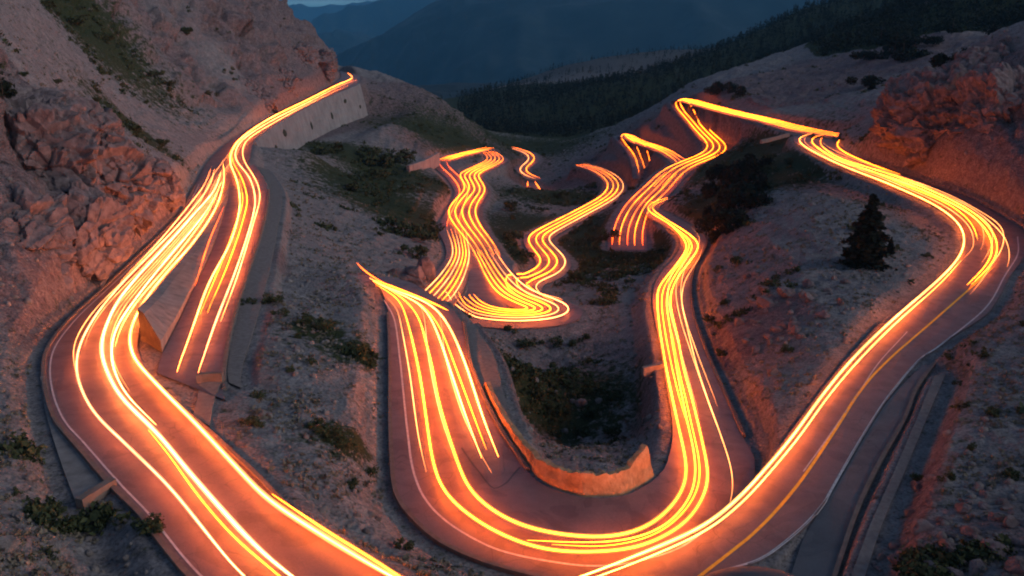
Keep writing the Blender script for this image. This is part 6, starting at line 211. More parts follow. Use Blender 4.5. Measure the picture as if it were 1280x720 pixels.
LAND = [(-49.3,100.7,-29.8),(-49.2,98.1,-24.7),(-51.7,104.4,-21.4),(-54.6,112.1,-16.8),(-57.5,119.6,-12.6),(-54.8,131.8,-30.7),(-55.6,135.2,-26.5),(-59.3,145.7,-23.2),(-62.3,150.6,-20.8),(-62.9,170.9,-29.5),(-64.4,171.6,-27.3),(-48.7,87.4,-22),(-54.2,99.8,-15.9),(-56,102.3,-7.7),(-44.4,77.9,-25.7),(-43.9,71.8,-25.2),(-49.1,82.5,-20.8),(-54.9,97.5,-6.5),(-56.5,110.1,-9.5),(-58.9,129.3,-15.3),(-39.8,71.4,-26.5),(-38.5,65.2,-26.2),(-34.7,56.9,-25.9),(-31.2,48.7,-25.3),(-26.9,45,-25.4),(-26.6,40.4,-25.1),(-22.8,37.6,-25.6),(-22.1,43.7,-27.8),(-18.7,39.6,-27.7),(-21.3,38.2,-27),(-86.6,156.9,-0.5),(-89,176,-6.4),(-89.2,194.7,-13.8),(-83,202.2,-23.1),(-75.1,134.2,-6.1),(-91.3,233.2,-24.6),(-79.6,216.3,-28.5),(-83.4,168.6,-13.4),(-79.6,182,-20.8),(-112.1,240.6,-0.8),(-103.2,272,-0.9),(-105.2,273.6,-12.3),(-95,276.6,-19.5),(-88,252.8,-28.9),(-78.5,236.1,-32.2),(-89.5,331.3,-12.1),(-98.2,334.7,-1.1),(-104.6,399.5,5.2),(-91.5,407.4,-3),(-83,415.7,-10),(-79,418.2,-18.9),(-83.4,395.5,-24.6),(-80.9,326.2,-28.7),(-85.1,333,-23.5),(-119.1,317.8,11.9),(-98.2,180.6,8.2),(-121.8,266.9,16.4),(-116.6,405.6,24.9),(-85.6,126.2,1.7),(-64.2,89.8,-14.3),(-41.7,50.5,-22.9),(-28.8,32.8,-22.4),(-77.2,464.1,-22.9),(-46.6,440.6,-31.1),(-30.3,427,-41.3),(-14.8,413.2,-51.9),(0,430.2,-64.5),(-61.4,408.8,-32.4),(-43,343.8,-39.3),(-56.6,334.6,-35.3),(-62.2,287.2,-43),(-61.7,251.4,-43.4),(-53.3,209,-38.6),(-69.8,261,-42.9),(-65.7,352.5,-45),(-68.8,306,-43.1),(-32.5,145.7,-36.7),(-29.8,113,-34),(-43,166.9,-35.8),(-35.2,201.8,-41.3),(-32.9,258,-45.7),(-44.8,311,-43.8),(-28.9,319.3,-50.8),(-20.6,236.9,-46.3),(-18.9,185,-44.9),(-13.4,159.3,-43.2),(-43.3,238.2,-42.2),(-23.8,160.2,-40.4),(-22.3,124.8,-36.3),(-22.1,96.9,-32),(-15.2,115.1,-34),(-15.5,72.6,-29.2),(-19.6,67.5,-27.1),(-15.7,52.4,-26.7),(-11.8,48.5,-27.4),(-11,55.2,-28.1),(-10.6,63.3,-28.8),(-8.7,50.5,-29.7),(-8.5,42.9,-28.8),(-5.2,41.1,-28.3),(-7.9,48,-29.3),(-19.4,59.6,-27.1),(-2.7,42.4,-29.7),(0,39,-29.5),(1.1,110.8,-41.2),(0,105.5,-41.3),(0.9,96,-41.6),(3.3,83.4,-41.6),(4.5,75.3,-40.8),(12.3,89.5,-38.8),(14.2,105.2,-39),(9.9,102.4,-41.1),(12,70.7,-35.2),(14.6,128.6,-41.2),(8.7,113,-40.8),(23.8,158.9,-44.7),(15.8,168.5,-47.4),(10.8,143.3,-44.5),(18.8,123.5,-40.8),(-1.5,76.8,-32.5),(0,68.2,-33.2),(-3.5,91.1,-33.8),(1.3,64.9,-33.8),(0.9,94,-37.8),(9.4,78.4,-40.8),(0,172.4,-48.4),(4.2,225.2,-50.4),(0,286.3,-56),(14.4,315.9,-61.8),(3.6,194.2,-49),(23.8,326.6,-60.9),(21.7,399.1,-63.4),(31.8,441.4,-62.2),(-5.4,296.9,-55.3),(0,368.2,-61.9),(39.3,286.3,-56),(27.1,245.4,-52.6),(21.3,209.4,-50.8),(16.7,178.7,-48.5),(14.4,194.2,-49),(59.2,348,-42.8),(57.8,403.4,-49.6),(63.5,321.9,-42.5),(66.9,395.4,-41.7),(37.7,379.2,-60.3),(43.3,400.7,-58.3),(72.7,312.7,-38.5),(75.9,292.5,-36),(75.7,263.2,-35.9),(67.7,249.8,-38.6),(67.6,217.3,-31.8),(65,224.5,-35.7),(55.5,147.7,-30.3),(53.6,162.9,-31.9),(60.2,142.4,-30.5),(59.8,126.6,-30.7),(49.8,116.2,-30.4),(58.4,118.1,-30.9),(43.3,113,-30.7),(44.8,134.7,-31.4),(47.7,162,-34.7),(49.2,185.6,-36.3),(42.2,176.7,-37.9),(49.6,217.8,-40.6),(57.5,243.5,-42),(35.8,123.6,-33.5),(31.6,119.7,-36),(25.3,102,-35.7),(28.3,95.4,-33.4),(31.2,90.7,-31.8),(35.7,105.3,-31.7),(35.9,92.1,-30.4),(44.8,103.4,-31.1),(47.3,102.5,-30.8),(33.8,81.7,-30.3),(23.2,81.9,-34.6),(25.2,75.9,-32.1),(27.1,73.1,-30.9),(20.6,65,-31.7),(19,60.4,-31.4),(82.6,184.4,-30.1),(84.2,183.6,-25.9),(81.4,190.6,-20.1),(86.2,199.8,-14.1),(80.9,159.7,-25.4),(83.4,166.9,-19.1),(91,185.6,-9.2),(97,173.9,-6.4),(86.6,151.7,-17.3),(81.3,141.5,-26.4),(82.5,153.6,-27.9),(73.7,111.7,-28.2),(83.3,129.7,-20.6),(102.9,153.7,-10.9),(83.3,205.7,-29),(87.2,232.6,-26.6),(103.2,265,-23.3),(124.5,307.8,-20.4),(89.4,278.8,-29.4),(99.5,295.6,-26),(89.5,315.1,-30.5),(95.3,337.7,-25.3),(113.7,359.5,-22.3),(89.2,388.3,-30.8),(85.1,420.1,-29.7),(148,414.1,-15.2),(186.8,480.6,-3.6),(151.9,342.5,-9.7),(176.9,364.2,-7.2),(219.5,397.5,-1.3),(231,423.8,15.9),(219.3,473.1,6.2),(49.1,80.3,-28.1),(42.2,67.6,-28.6),(39.7,73.1,-29.4),(34.7,54.1,-28.1),(32.9,61.6,-29.3),(26.7,51.7,-29.2),(29.5,44.7,-27.9),(23,43.3,-29),(25,40.4,-28.5),(51.3,75.5,-26.5),(35.7,46.3,-26.2),(29.5,36.9,-26.1),(21.1,43.9,-30),(15.3,39.9,-30.1),(19.3,35.2,-28.4),(0,523.1,-69),(32.5,606.7,-69.3),(63.5,654,-51.9),(70.8,566.3,-64.7),(130,741.2,-41),(178.3,786.8,-28.8),(259.9,838.5,2.8),(145.5,636.1,-42.2),(211.2,674.7,-19),(290.6,736,9.7),(-32.5,918.5,-76.8),(0,920.9,-69),(54.2,1025.9,-68.1),(56.9,1080.1,-62.4),(113.7,1082.9,-53.4),(158.8,1136.5,-49.3),(-57.8,813.3,-78.6),(-158.8,2248.3,-178.2),(-69,150.2,-22),(-70.7,136.7,-15),(-69.3,122.5,-10),(-67,165,-25),(-97.6,484.4,-25),(-129.4,489.6,-8),(-169,504.2,5),(73,391.8,-36.5),(111.2,225.4,-16),(101.7,234.9,-19),(121.3,216.2,-12),(153.4,871.4,-60),(308.7,987,-25),(211.2,926.9,-50),(505.4,1050.2,10),(-108.3,1524.1,-150),(75.8,1428.7,-120),(284.3,1534.9,-115),(-257.2,1524.1,-150),(-460.3,1539.6,-100),(-1272.6,1586.2,50),(1299.6,1601.7,100),(-1732.9,3079.2,-200),(-4620.9,8274.2,-330),(4548.7,9321.3,-330),(0,9321.3,-330),(0,3257.5,-300),(1245.5,3054.3,-280),(-920.6,3054.3,-280),(-72.2,1012.3,-112),(-89.5,625.9,-75),(-151.6,711.2,-70),(-341.2,742.3,30),(-424.2,542.2,60),(433.2,536,40),(0,14.3,-28),(-6.8,15,-26),(7.1,14.7,-27),(-20.6,15.6,-24),(21,15.6,-24),(-11028.9,13509.7,-330),(11263.5,13509.7,-330),(-436.8,2246.2,-185),(-577.6,1047.1,0)]
BUSHES = {
 'crag': [(-88.5,264.1,2.11),(-79.0,157.1,1.11),(-81.3,176.2,1.25),(-75.8,178.0,1.91),(-74.5,188.2,1.52),(-59.2,110.5,0.58)],
 'upper': [(-109.3,218.8,2.64),(-110.0,233.3,2.83),(-107.4,242.3,2.53),(-104.5,297.5,2.32),(-97.6,249.0,1.97),(-95.1,250.3,1.99)],
 'wallfoot': [(-62.3,278.6,2.26),(-57.8,271.3,2.95),(-55.1,287.3,4.16),(-64.5,265.9,1.92)],
 'gully': [(-48.2,295.8,4.82),(-42.1,286.6,6.76),(-38.9,296.0,5.36),(-37.2,240.4,3.50),(-40.2,220.0,2.41),(-22.9,176.4,3.27),(-18.5,173.1,3.54),(-17.9,193.2,2.86),(-17.9,153.3,2.29),(-26.7,180.5,2.17)],
 'between': [(-27.5,87.7,0.75),(-25.2,89.1,1.02),(-19.6,81.1,1.24),(-22.8,82.9,0.71),(-19.8,77.0,0.67),(-18.3,79.7,1.07),(-18.5,59.7,0.59),(-17.1,54.1,0.70),(-13.3,54.7,0.76),(-12.3,54.7,0.87),(-11.3,54.1,0.65),(-9.6,53.6,0.65),(-13.7,74.0,1.15),(-16.5,67.8,0.59),(-10.1,49.8,0.46),(-6.1,43.5,0.63)],
 'pit': [(0.0,110.1,1.48),(2.1,108.1,1.88),(5.2,108.6,1.67),(7.8,108.1,1.46),(9.9,108.4,1.25),(0.9,89.4,1.92),(4.8,98.9,2.12),(7.3,93.5,2.20),(9.3,90.3,1.95),(2.6,87.0,1.71),(5.1,86.8,1.89),(8.1,86.1,2.04),(10.8,87.5,1.55),(4.1,81.8,1.79),(7.4,81.9,1.64),(10.4,80.2,1.44),(0.7,75.3,1.04),(9.8,100.7,1.76)],
 'mid': [(0.0,193.2,2.51),(2.5,177.7,2.32),(0.0,239.5,2.65),(15.7,285.3,2.62),(28.4,310.7,2.55),(21.4,191.5,2.49),(11.4,151.5,2.00),(13.0,124.2,1.65),(19.9,150.7,1.42)],
 'thicket': [(52.3,216.7,3.95),(51.4,197.2,5.04),(56.2,205.9,3.75),(45.4,181.7,5.67),(45.5,170.7,4.71),(51.5,181.7,3.66),(41.4,172.7,4.78),(40.5,157.2,3.79),(57.6,211.4,3.46),(39.0,164.4,3.66)],
 'knob': [(24.9,104.3,1.00),(27.2,107.8,0.92),(63.3,218.7,1.78),(64.9,207.6,1.50),(33.4,125.1,1.41),(51.4,114.7,0.96),(55.1,113.3,0.74),(27.7,83.1,0.72),(23.1,90.5,0.79)],
 'rightbank': [(28.4,51.0,0.62),(31.6,55.4,0.50),(27.8,54.1,0.49),(35.8,60.3,0.60),(32.0,50.7,0.62),(38.1,69.7,0.54)],
 'leftbank': [(-27.2,43.1,0.40),(-25.1,43.0,0.44),(-19.3,41.2,0.94),(-23.5,36.8,0.35),(-23.6,42.0,0.43)],
}
TREES = [(45.2,109.2,9.21),(50.0,113.4,2.33),(80.5,336.7,6.56),(80.6,350.8,4.34),(113.0,287.7,5.59),(132.2,349.9,4.28),(138.6,331.9,8.70),(144.0,333.4,6.98),(137.4,321.7,7.32),(149.7,373.4,8.46),(149.7,327.1,5.70),(77.5,343.6,5.47),(83.4,330.4,4.68),(109.5,275.5,4.38),(93.1,193.1,4.74),(94.0,187.1,3.93),(172.1,330.4,6.31),(164.7,344.9,6.59),(-55.3,98.2,2.95),(130.9,336.0,5.88),(141.2,317.8,5.00),(91.7,184.7,3.57)]
NB0 = 52; NB1 = 43
BOULDERS = [(22.2,43.9,1.01),(24.3,46.1,1.14),(24.4,43.0,1.34),(22.9,41.6,1.13),(26.5,44.6,1.38),(26.6,42.2,1.50),(28.6,44.7,1.20),(26.6,40.0,1.51),(24.9,41.0,1.20),(27.4,47.4,0.97),(25.1,49.2,0.70),(30.0,47.9,0.98),(25.8,46.4,0.86),(21.6,42.1,0.71),(28.3,45.9,0.75),(28.0,42.5,0.97),(21.0,43.8,0.55),(23.8,40.8,0.86),(23.9,46.6,0.48),(26.1,44.4,0.31),(20.9,44.2,0.41),(21.7,41.6,0.49),(28.6,45.4,0.61),(22.8,45.9,0.74),(24.9,43.4,0.60),(21.6,44.9,0.58),(27.2,53.0,0.83),(24.6,43.8,0.71),(25.4,41.2,0.45),(28.5,45.8,0.77),(31.4,50.0,0.38),(21.7,42.0,0.48),(28.1,48.2,0.57),(26.0,48.4,0.62),(24.6,41.7,0.59),(27.1,41.1,0.73),(29.4,49.8,0.78),(27.0,40.5,0.52),(29.4,49.0,0.76),(27.8,48.5,0.33),(25.9,40.0,0.29),(28.7,46.2,0.36),(23.1,43.8,0.71),(22.1,46.5,0.31),(28.6,47.5,0.76),(29.4,44.5,0.78),(27.0,52.3,0.67),(24.0,51.8,0.55),(28.9,50.1,0.33),(29.8,47.1,0.80),(29.6,46.3,0.52),(25.4,44.4,0.58),(30.1,98.9,2.07),(32.8,100.3,1.71),(33.6,95.4,1.27),(26.3,96.3,1.48),(25.3,85.9,1.33),(30.2,121.1,1.37),(24.4,76.9,1.05),(29.5,85.1,0.98),(29.3,89.8,1.03),(30.1,89.2,0.99),(35.9,92.0,0.92),(28.5,89.4,1.07),(29.6,103.4,0.86),(40.2,102.3,1.03),(33.5,101.0,0.58),(28.3,89.7,0.97),(27.9,109.7,1.20),(34.1,99.0,0.61),(33.5,97.3,0.94),(34.1,96.9,0.84),(34.5,97.0,1.16),(22.6,87.0,0.55),(36.0,103.0,1.43),(33.2,116.2,1.11),(29.8,86.9,0.74),(27.2,88.1,0.75),(26.8,86.2,0.94),(29.6,99.8,0.89),(32.1,87.0,0.52),(29.6,87.1,1.06),(31.5,106.2,0.80),(33.5,90.1,0.70),(25.2,89.0,0.85),(32.6,91.5,0.60),(29.1,97.0,0.83),(37.0,99.3,0.93),(36.9,98.1,0.70),(31.7,105.6,1.18),(39.3,103.7,0.98),(27.4,95.6,0.65),(33.3,101.3,0.74),(33.2,89.2,1.15),(32.2,116.4,0.93),(-30.7,48.8,0.78),(-27.4,45.0,0.64),(-25.8,40.7,0.75),(-23.3,39.2,0.82),(-24.4,36.9,0.85),(7.3,87.6,1.21),(9.3,87.7,0.78)]
GREEN = [(0.0,91.2,9.0),(4.3,88.4,11.0),(-19.9,196.0,14.0),(-43.9,284.9,18.0),(-11.5,55.0,2.5),(-19.1,79.9,3.5),(51.0,192.2,18.0),(15.7,285.3,25.0),(1.7,185.0,18.0),(-76.6,181.9,10.0),(-30.6,208.3,18.0),(-40.5,234.2,16.0),(-28.4,259.8,24.0),(10.2,220.2,22.0),(-26.8,373.1,40.0),(-111.2,238.3,25.0),(64.7,246.7,25.0),(21.4,191.5,20.0),(-13.8,75.0,4.0),(8.3,459.7,50.0),(18.9,168.0,18.0),(63.3,205.3,18.0),(-60.0,295.9,14.0)]
PALE = [(-88.8,175.7,30.0),(-89.1,194.5,34.0),(-85.0,203.2,30.0),(-87.3,160.2,30.0),(-82.2,213.6,22.0),(0.0,105.4,8.0)]
ROSY = [(98.4,327.7,70.0),(134.1,348.7,60.0),(-57.4,405.1,70.0),(-28.9,404.2,60.0),(58.1,341.9,40.0),(47.6,329.5,30.0),(29.7,97.3,10.0),(24.1,89.5,8.0),(81.1,166.9,22.0),(-47.8,88.6,26.0),(-50.3,112.0,24.0),(-82.3,374.8,40.0),(27.2,44.8,9.0)]
WOODS = [(205,390,45),(235,385,45),(160,395,22),(185,440,50)]
SHEETS = {
 'side_road': [(37.93,76.26,-31.2,39.14,76.65,-31.2),(36.46,74.48,-31.2,38.06,75.19,-31.2),(34.99,72.72,-31.2,36.97,73.73,-31.2),(33.54,70.94,-31.2,35.9,72.26,-31.2),(32.13,69.11,-31.2,34.89,70.78,-31.2),(30.77,67.23,-31.2,33.99,69.34,-31.2),(29.47,65.31,-31.21,33.17,67.91,-31.21),(28.18,63.37,-31.21,32.32,66.42,-31.21),(26.91,61.42,-31.2,31.32,64.78,-31.2),(25.61,59.42,-31.18,30.08,62.89,-31.18),(24.31,57.37,-31.16,28.69,60.83,-31.16),(23.06,55.4,-31.13,27.28,58.76,-31.13),(21.93,53.63,-31.1,26.03,56.86,-31.1),(20.92,52.12,-31.07,24.97,55.2,-31.07),(20,50.81,-31.04,24.03,53.69,-31.04),(19.17,49.6,-31.02,23.15,52.23,-31.02),(18.41,48.4,-31,22.26,50.73,-31),(17.74,47.23,-30.99,21.36,49.15,-30.99),(17.17,46.11,-30.99,20.47,47.54,-30.99),(16.63,45.01,-31,19.61,45.97,-31),(16.05,43.87,-31,18.79,44.48,-31),(15.41,42.68,-31,18.06,43.12,-31),(14.75,41.47,-31,17.37,41.85,-31),(14.08,40.25,-31,16.71,40.6,-31),(13.42,39.03,-31,16.04,39.35,-31)],
 'gravel_path': [(37.26,72.38,-30.6,38.51,72.92,-30.6),(35.87,70.11,-30.58,37.14,70.75,-30.58),(34.47,67.85,-30.55,35.78,68.59,-30.55),(33.08,65.58,-30.53,34.41,66.41,-30.52),(31.69,63.32,-30.5,33.02,64.19,-30.5),(30.25,61.01,-30.48,31.56,61.87,-30.47),(28.79,58.65,-30.45,30.06,59.47,-30.45),(27.39,56.39,-30.42,28.6,57.13,-30.43),(26.11,54.34,-30.4,27.28,55.01,-30.4),(25.01,52.6,-30.37,26.11,53.17,-30.37),(24.04,51.06,-30.34,25.07,51.53,-30.34),(23.14,49.63,-30.32,24.09,49.99,-30.32),(22.24,48.2,-30.3,23.15,48.47,-30.3),(21.37,46.74,-30.29,22.24,46.96,-30.29),(20.53,45.32,-30.29,21.4,45.52,-30.29),(19.71,43.92,-30.3,20.58,44.09,-30.3),(18.88,42.51,-30.3,19.75,42.66,-30.3)],
 'gravel_shoulder': [(-5.06,88.03,-31.3,-4.04,88.03,-31.3),(-4.77,85.06,-31.12,-3.41,85.25,-31.12),(-4.5,82.09,-30.93,-2.76,82.45,-30.93),(-4.21,79.12,-30.75,-2.15,79.68,-30.75),(-3.84,76.15,-30.6,-1.64,76.95,-30.6),(-3.36,73.06,-30.47,-1.27,74.2,-30.47),(-2.82,69.88,-30.36,-1.01,71.43,-30.36),(-2.25,66.87,-30.27,-0.78,68.8,-30.27),(-1.71,64.29,-30.2,-0.52,66.42,-30.2),(-1.24,62.3,-30.15,-0.22,64.42,-30.15),(-0.78,60.74,-30.13,0.09,62.69,-30.13),(-0.33,59.35,-30.12,0.4,61.06,-30.12),(0.12,57.87,-30.1,0.71,59.39,-30.1)],
 'concrete_shoulder': [(-36.06,62.68,-26.5,-35.63,62.68,-26.5),(-35.23,61.21,-26.48,-34.85,61.35,-26.48),(-34.42,59.75,-26.45,-34.1,60.03,-26.45),(-33.58,58.27,-26.43,-33.3,58.68,-26.43),(-32.68,56.72,-26.4,-32.38,57.25,-26.4),(-31.66,55.05,-26.37,-31.27,55.66,-26.37),(-30.56,53.28,-26.34,-30.01,53.96,-26.34),(-29.47,51.56,-26.32,-28.76,52.31,-26.32),(-28.49,50.03,-26.3,-27.64,50.89,-26.3),(-27.64,48.71,-26.29,-26.67,49.75,-26.29),(-26.87,47.54,-26.29,-25.79,48.79,-26.29),(-26.18,46.51,-26.3,-25.01,47.98,-26.3),(-25.59,45.62,-26.3,-24.38,47.3,-26.3),(-25.13,44.94,-26.3,-23.95,46.8,-26.3),(-24.78,44.43,-26.3,-23.68,46.46,-26.3),(-24.48,44,-26.3,-23.48,46.2,-26.3),(-24.15,43.53,-26.3,-23.25,45.89,-26.3)],
 'embankment': [(-21.82,63.08,-27.2,-20.69,62.16,-27.2),(-22.15,64.01,-27.26,-20.99,63.24,-27.26),(-22.45,64.83,-27.31,-21.27,64.21,-27.31),(-22.81,65.89,-27.38,-21.59,65.42,-27.38),(-23.29,67.56,-27.5,-22,67.22,-27.5),(-23.9,69.85,-27.67,-22.51,69.66,-27.67),(-24.61,72.61,-27.89,-23.09,72.57,-27.89),(-25.43,75.91,-28.13,-23.75,75.97,-28.13),(-26.37,79.87,-28.4,-24.54,79.87,-28.4),(-27.44,84.45,-28.68,-25.42,84.18,-28.68),(-28.61,89.61,-28.99,-26.39,88.92,-28.99),(-29.92,95.47,-29.32,-27.51,94.28,-29.32),(-31.39,102.14,-29.7,-28.83,100.44,-29.7),(-33.04,109.92,-30.15,-30.41,107.67,-30.15),(-34.86,118.67,-30.66,-32.2,115.78,-30.66),(-36.79,127.8,-31.16,-34.11,124.34,-31.16),(-38.77,136.71,-31.6,-36.04,132.89,-31.6),(-40.77,145.36,-31.96,-37.95,141.54,-31.96),(-42.81,154.03,-32.27,-39.9,150.44,-32.27),(-44.97,162.6,-32.54,-41.95,159.27,-32.54),(-47.3,170.93,-32.8,-44.16,167.7,-32.8),(-49.87,178.95,-33.03,-46.6,175.56,-33.03),(-52.63,186.73,-33.22,-49.22,183.05,-33.22),(-55.47,194.42,-33.41,-51.91,190.4,-33.41),(-58.27,202.16,-33.6,-54.57,197.82,-33.6)],
 'paved_island': [(-9.43,165.56,-44.6,-7.11,165.56,-44.6),(-9.36,159.72,-44,-6.43,159.5,-44),(-9.3,153.74,-43.39,-5.74,153.32,-43.39),(-9.23,148.04,-42.81,-5.06,147.4,-42.81),(-9.15,143.06,-42.3,-4.42,142.11,-42.3),(-9.1,138.96,-41.87,-3.83,137.59,-41.87),(-9.06,135.5,-41.51,-3.29,133.61,-41.51),(-8.98,132.47,-41.19,-2.75,130.08,-41.19),(-8.84,129.67,-40.9,-2.17,126.87,-40.9),(-8.59,127.17,-40.66,-1.52,124.1,-40.66),(-8.27,125.04,-40.46,-0.83,121.8,-40.46),(-7.92,123.06,-40.29,-0.13,119.67,-40.29),(-7.59,121.01,-40.1,0.56,117.45,-40.1)],
 'concrete_slab': [(-23.51,61.68,-26.6,-21.98,61.99,-26.6),(-23.28,60.83,-26.58,-21.83,61.08,-26.58),(-23.04,59.97,-26.55,-21.68,60.18,-26.55),(-22.81,59.11,-26.53,-21.52,59.26,-26.52),(-22.59,58.29,-26.5,-21.33,58.29,-26.5),(-22.39,57.49,-26.48,-21.09,57.25,-26.47),(-22.21,56.72,-26.45,-20.82,56.16,-26.45),(-22.03,55.95,-26.42,-20.53,55.05,-26.43),(-21.85,55.18,-26.4,-20.25,53.96,-26.4)],
}
PARAPETS = [
 ('parapet',[(-23.83,61.76,-26.5),(-22.9,62.06,-26.5),(-21.87,62.06,-26.5)],0.55,0.4,'brownwall','low brown parapet across the end of the spur','parapet',0.6),
 ('parapet',[(-24.06,43.53,-26.3),(-23.67,44.64,-26.3),(-23.2,45.89,-26.3)],0.5,0.5,'brownwall','low lit parapet across the end of the concrete shoulder at lower left','parapet',2.0),
 ('retaining_wall',[(-33.44,283.43,-48.4),(-29.7,298.08,-49),(-26.54,319.35,-49.6)],1.6,1.0,'plaster','small pale grey wall on the far slope left of the middle road','wall',3),
 ('parapet',[(62.7,224.28,-31),(67.81,230.24,-31),(73.89,238.13,-31)],0.4,0.5,'concrete','short pale parapet at the far corner of the right road','parapet',0.5),
 ('parapet',[(13.45,84.76,-35.3),(14.49,85.16,-35.2),(15.72,85.57,-35.1)],0.4,0.5,'concrete','stub of lit concrete beside the right arm of the central bend','parapet',0.5),
]
MOUND = (13.28,41.24,70.10)
OUTCROPS = [(88.5,179.4,-22.1,17,11,12,1),(91.9,165.4,-20.4,13,10,12,1),(85.5,190.8,-27.1,9,8,9,1),(94.5,183.0,-13.7,13,9,7,1),(-55.0,102.5,-18.1,10,8,9,0),(-54.8,117.0,-22.1,9,8,7,0),(-51.4,89.2,-22.9,7,7,7,0),(-60.0,143.5,-26.7,6,6,5,0),(-49.5,97.3,-24.9,7,6,6,0),(-57.7,116.6,-15.7,8,6,5,0),(-57.2,104.9,-12.9,8,6,5,0),(-88.8,399.6,-24.0,13,14,10,2),(-87.3,332.2,-27.0,11,12,9,2),(-618.4,3139.7,-122.2,10,10,8,2),(-87.4,302.3,-28.2,9,10,8,2),(-92.2,383.1,-19.5,12,12,9,2),(-15.4,130.9,-39.6,3.4,2.4,2.4,3),(-14.1,138.4,-40.9,2,1.6,3,3),(-17.4,131.9,-39.3,2.2,1.8,1.8,3)]
RIDGES = [(4500,[(-1056,4610.7,-325.8),(-893.5,4639.6,-232.7),(-812.3,4655.3,-182.3),(-731,4668.5,-139.6),(-649.8,4681.8,-97),(-568.6,4697.4,-46.5),(-487.4,4713.1,3.9),(-385.8,4730,58.2),(-243.7,4748,116.4),(40.6,4767.3,178.4),(649.8,4791.4,256),(1462.1,4803.4,294.8),(2274.4,4797.4,275.4),(3492.8,4791.4,256)]),(6200,[(-2462.1,6427.2,-208.4),(-1902.5,6435.5,-181.7),(-1566.8,6442.2,-160.3),(-1343,6447.1,-144.3),(-1203.1,6450.5,-133.6),(-1063.2,6442.2,-160.3),(-895.3,6432.2,-192.4)]),(8000,[(-3537.9,8303.9,-234.4),(-2454.9,8329.6,-151.7),(-1877.3,8348.9,-89.6),(-1588.4,8370.3,-20.7),(-1371.8,8389.5,41.4),(-1155.2,8404.5,89.6),(-866.4,8430.2,172.4),(-288.8,8464.5,282.7),(1155.2,8485.9,351.7)]),(12000,[(-6931.4,12610,144.8),(-5306.9,12587.5,72.4),(-4223.8,12590.7,82.7),(-3357.4,12574.7,31),(-2599.3,12577.9,41.4),(-2166.1,12584.3,62.1),(-1516.2,12593.9,93.1),(649.8,12616.4,165.5)])]
SKY_S = 0.05
SUN_S = 0.6
EXPO = 1.2
TRAIL_S = 0.54

Z0 = 100.0                                  # data heights are measured from the drone; the drone hovers 100 m up
sc = bpy.context.scene
col = sc.collection
CAMP = Vector((0, 0, Z0))

# ------------------------------------------------------------------ helpers
def tag(o, label=None, cat=None, group=None, kind=None):
    if label: o['label'] = label
    if cat: o['category'] = cat
    if group: o['group'] = group
    if kind: o['kind'] = kind
    return o
def mesh(name, v, f, mat=None, smooth=False):
    me = bpy.data.meshes.new(name)
    me.from_pydata([tuple(map(float, p)) for p in v], [], [tuple(map(int, q)) for q in f])
    if mat: me.materials.append(mat)
    if smooth: me.polygons.foreach_set('use_smooth', [True]*len(me.polygons))
    me.update(); return me
def link(name, me, parent=None, loc=None, rz=0.0):
    o = bpy.data.objects.new(name, me); col.objects.link(o)
    if parent: o.parent = parent
    if loc is not None: o.location = loc
    o.rotation_euler = (0, 0, rz)
    return o
def fast_mesh(name, V, Q, mat, smooth=False):
    """V (n,3) array, Q (m,k) array of equal-size faces"""
    V = np.asarray(V, np.float32); Q = np.asarray(Q, np.int32); k = Q.shape[1]
    me = bpy.data.meshes.new(name)
    me.vertices.add(len(V)); me.vertices.foreach_set('co', V.ravel())
    me.loops.add(Q.size); me.loops.foreach_set('vertex_index', Q.ravel())
    me.polygons.add(len(Q)); me.polygons.foreach_set('loop_start', np.arange(0, Q.size, k, dtype=np.int32))
    if smooth: me.polygons.foreach_set('use_smooth', np.ones(len(Q), bool))
    me.materials.append(mat); me.update(calc_edges=True); me.validate(); return me
def sstep(a, b, x):
    t = np.clip((x-a)/(b-a), 0, 1); return t*t*(3-2*t)
def hash3(i, j, k, seed):
    h = (i*374761393 + j*668265263 + k*2147483647 + seed*1274126177) & 0xffffffff
    h = ((h ^ (h >> 13))*1274126177) & 0xffffffff
    return ((h ^ (h >> 16)) & 0xffff)/32767.5 - 1.0
def vnoise(p, seed=0):
    p = np.asarray(p, np.float64); i = np.floor(p).astype(np.int64); f = p-i; u = f*f*f*(f*(f*6-15)+10)
    r = 0
    for dx in (0, 1):
        for dy in (0, 1):
            for dz in (0, 1):
                w = (u[:, 0] if dx else 1-u[:, 0])*(u[:, 1] if dy else 1-u[:, 1])*(u[:, 2] if dz else 1-u[:, 2])
                r = r + w*hash3(i[:, 0]+dx, i[:, 1]+dy, i[:, 2]+dz, seed)
    return r
def fbm(p, octv=4, seed=0, gain=.5, ridged=False):
    a, r, s = 1.0, 0, 0
    for o in range(octv):
        n = vnoise(p*(2.03**o)+o*17.3, seed+o)
        r = r + a*((1-2*np.abs(n)) if ridged else n); s += a; a *= gain
    return r/s
def facets(p, seed=0):
    i = np.floor(p).astype(np.int64); f1 = np.full(len(p), 9.0); f2 = np.full(len(p), 9.0); c = np.zeros(len(p)); tl = np.zeros(len(p))
    for dx in (-1, 0, 1):
        for dy in (-1, 0, 1):
            for dz in (-1, 0, 1):
                a, b, d_ = i[:, 0]+dx, i[:, 1]+dy, i[:, 2]+dz
                hs = [hash3(a, b, d_, seed+q) for q in range(7)]
                v = p-np.stack([a+.5+.45*hs[0], b+.5+.45*hs[1], d_+.5+.45*hs[2]], 1)
                d = (v**2).sum(1); n = d < f1; t = v[:, 0]*hs[4]+v[:, 1]*hs[5]+v[:, 2]*hs[6]
                f2 = np.where(n, f1, np.minimum(f2, d)); c = np.where(n, hs[3], c); tl = np.where(n, t, tl); f1 = np.where(n, d, f1)
    return c, np.sqrt(f2)-np.sqrt(f1), tl
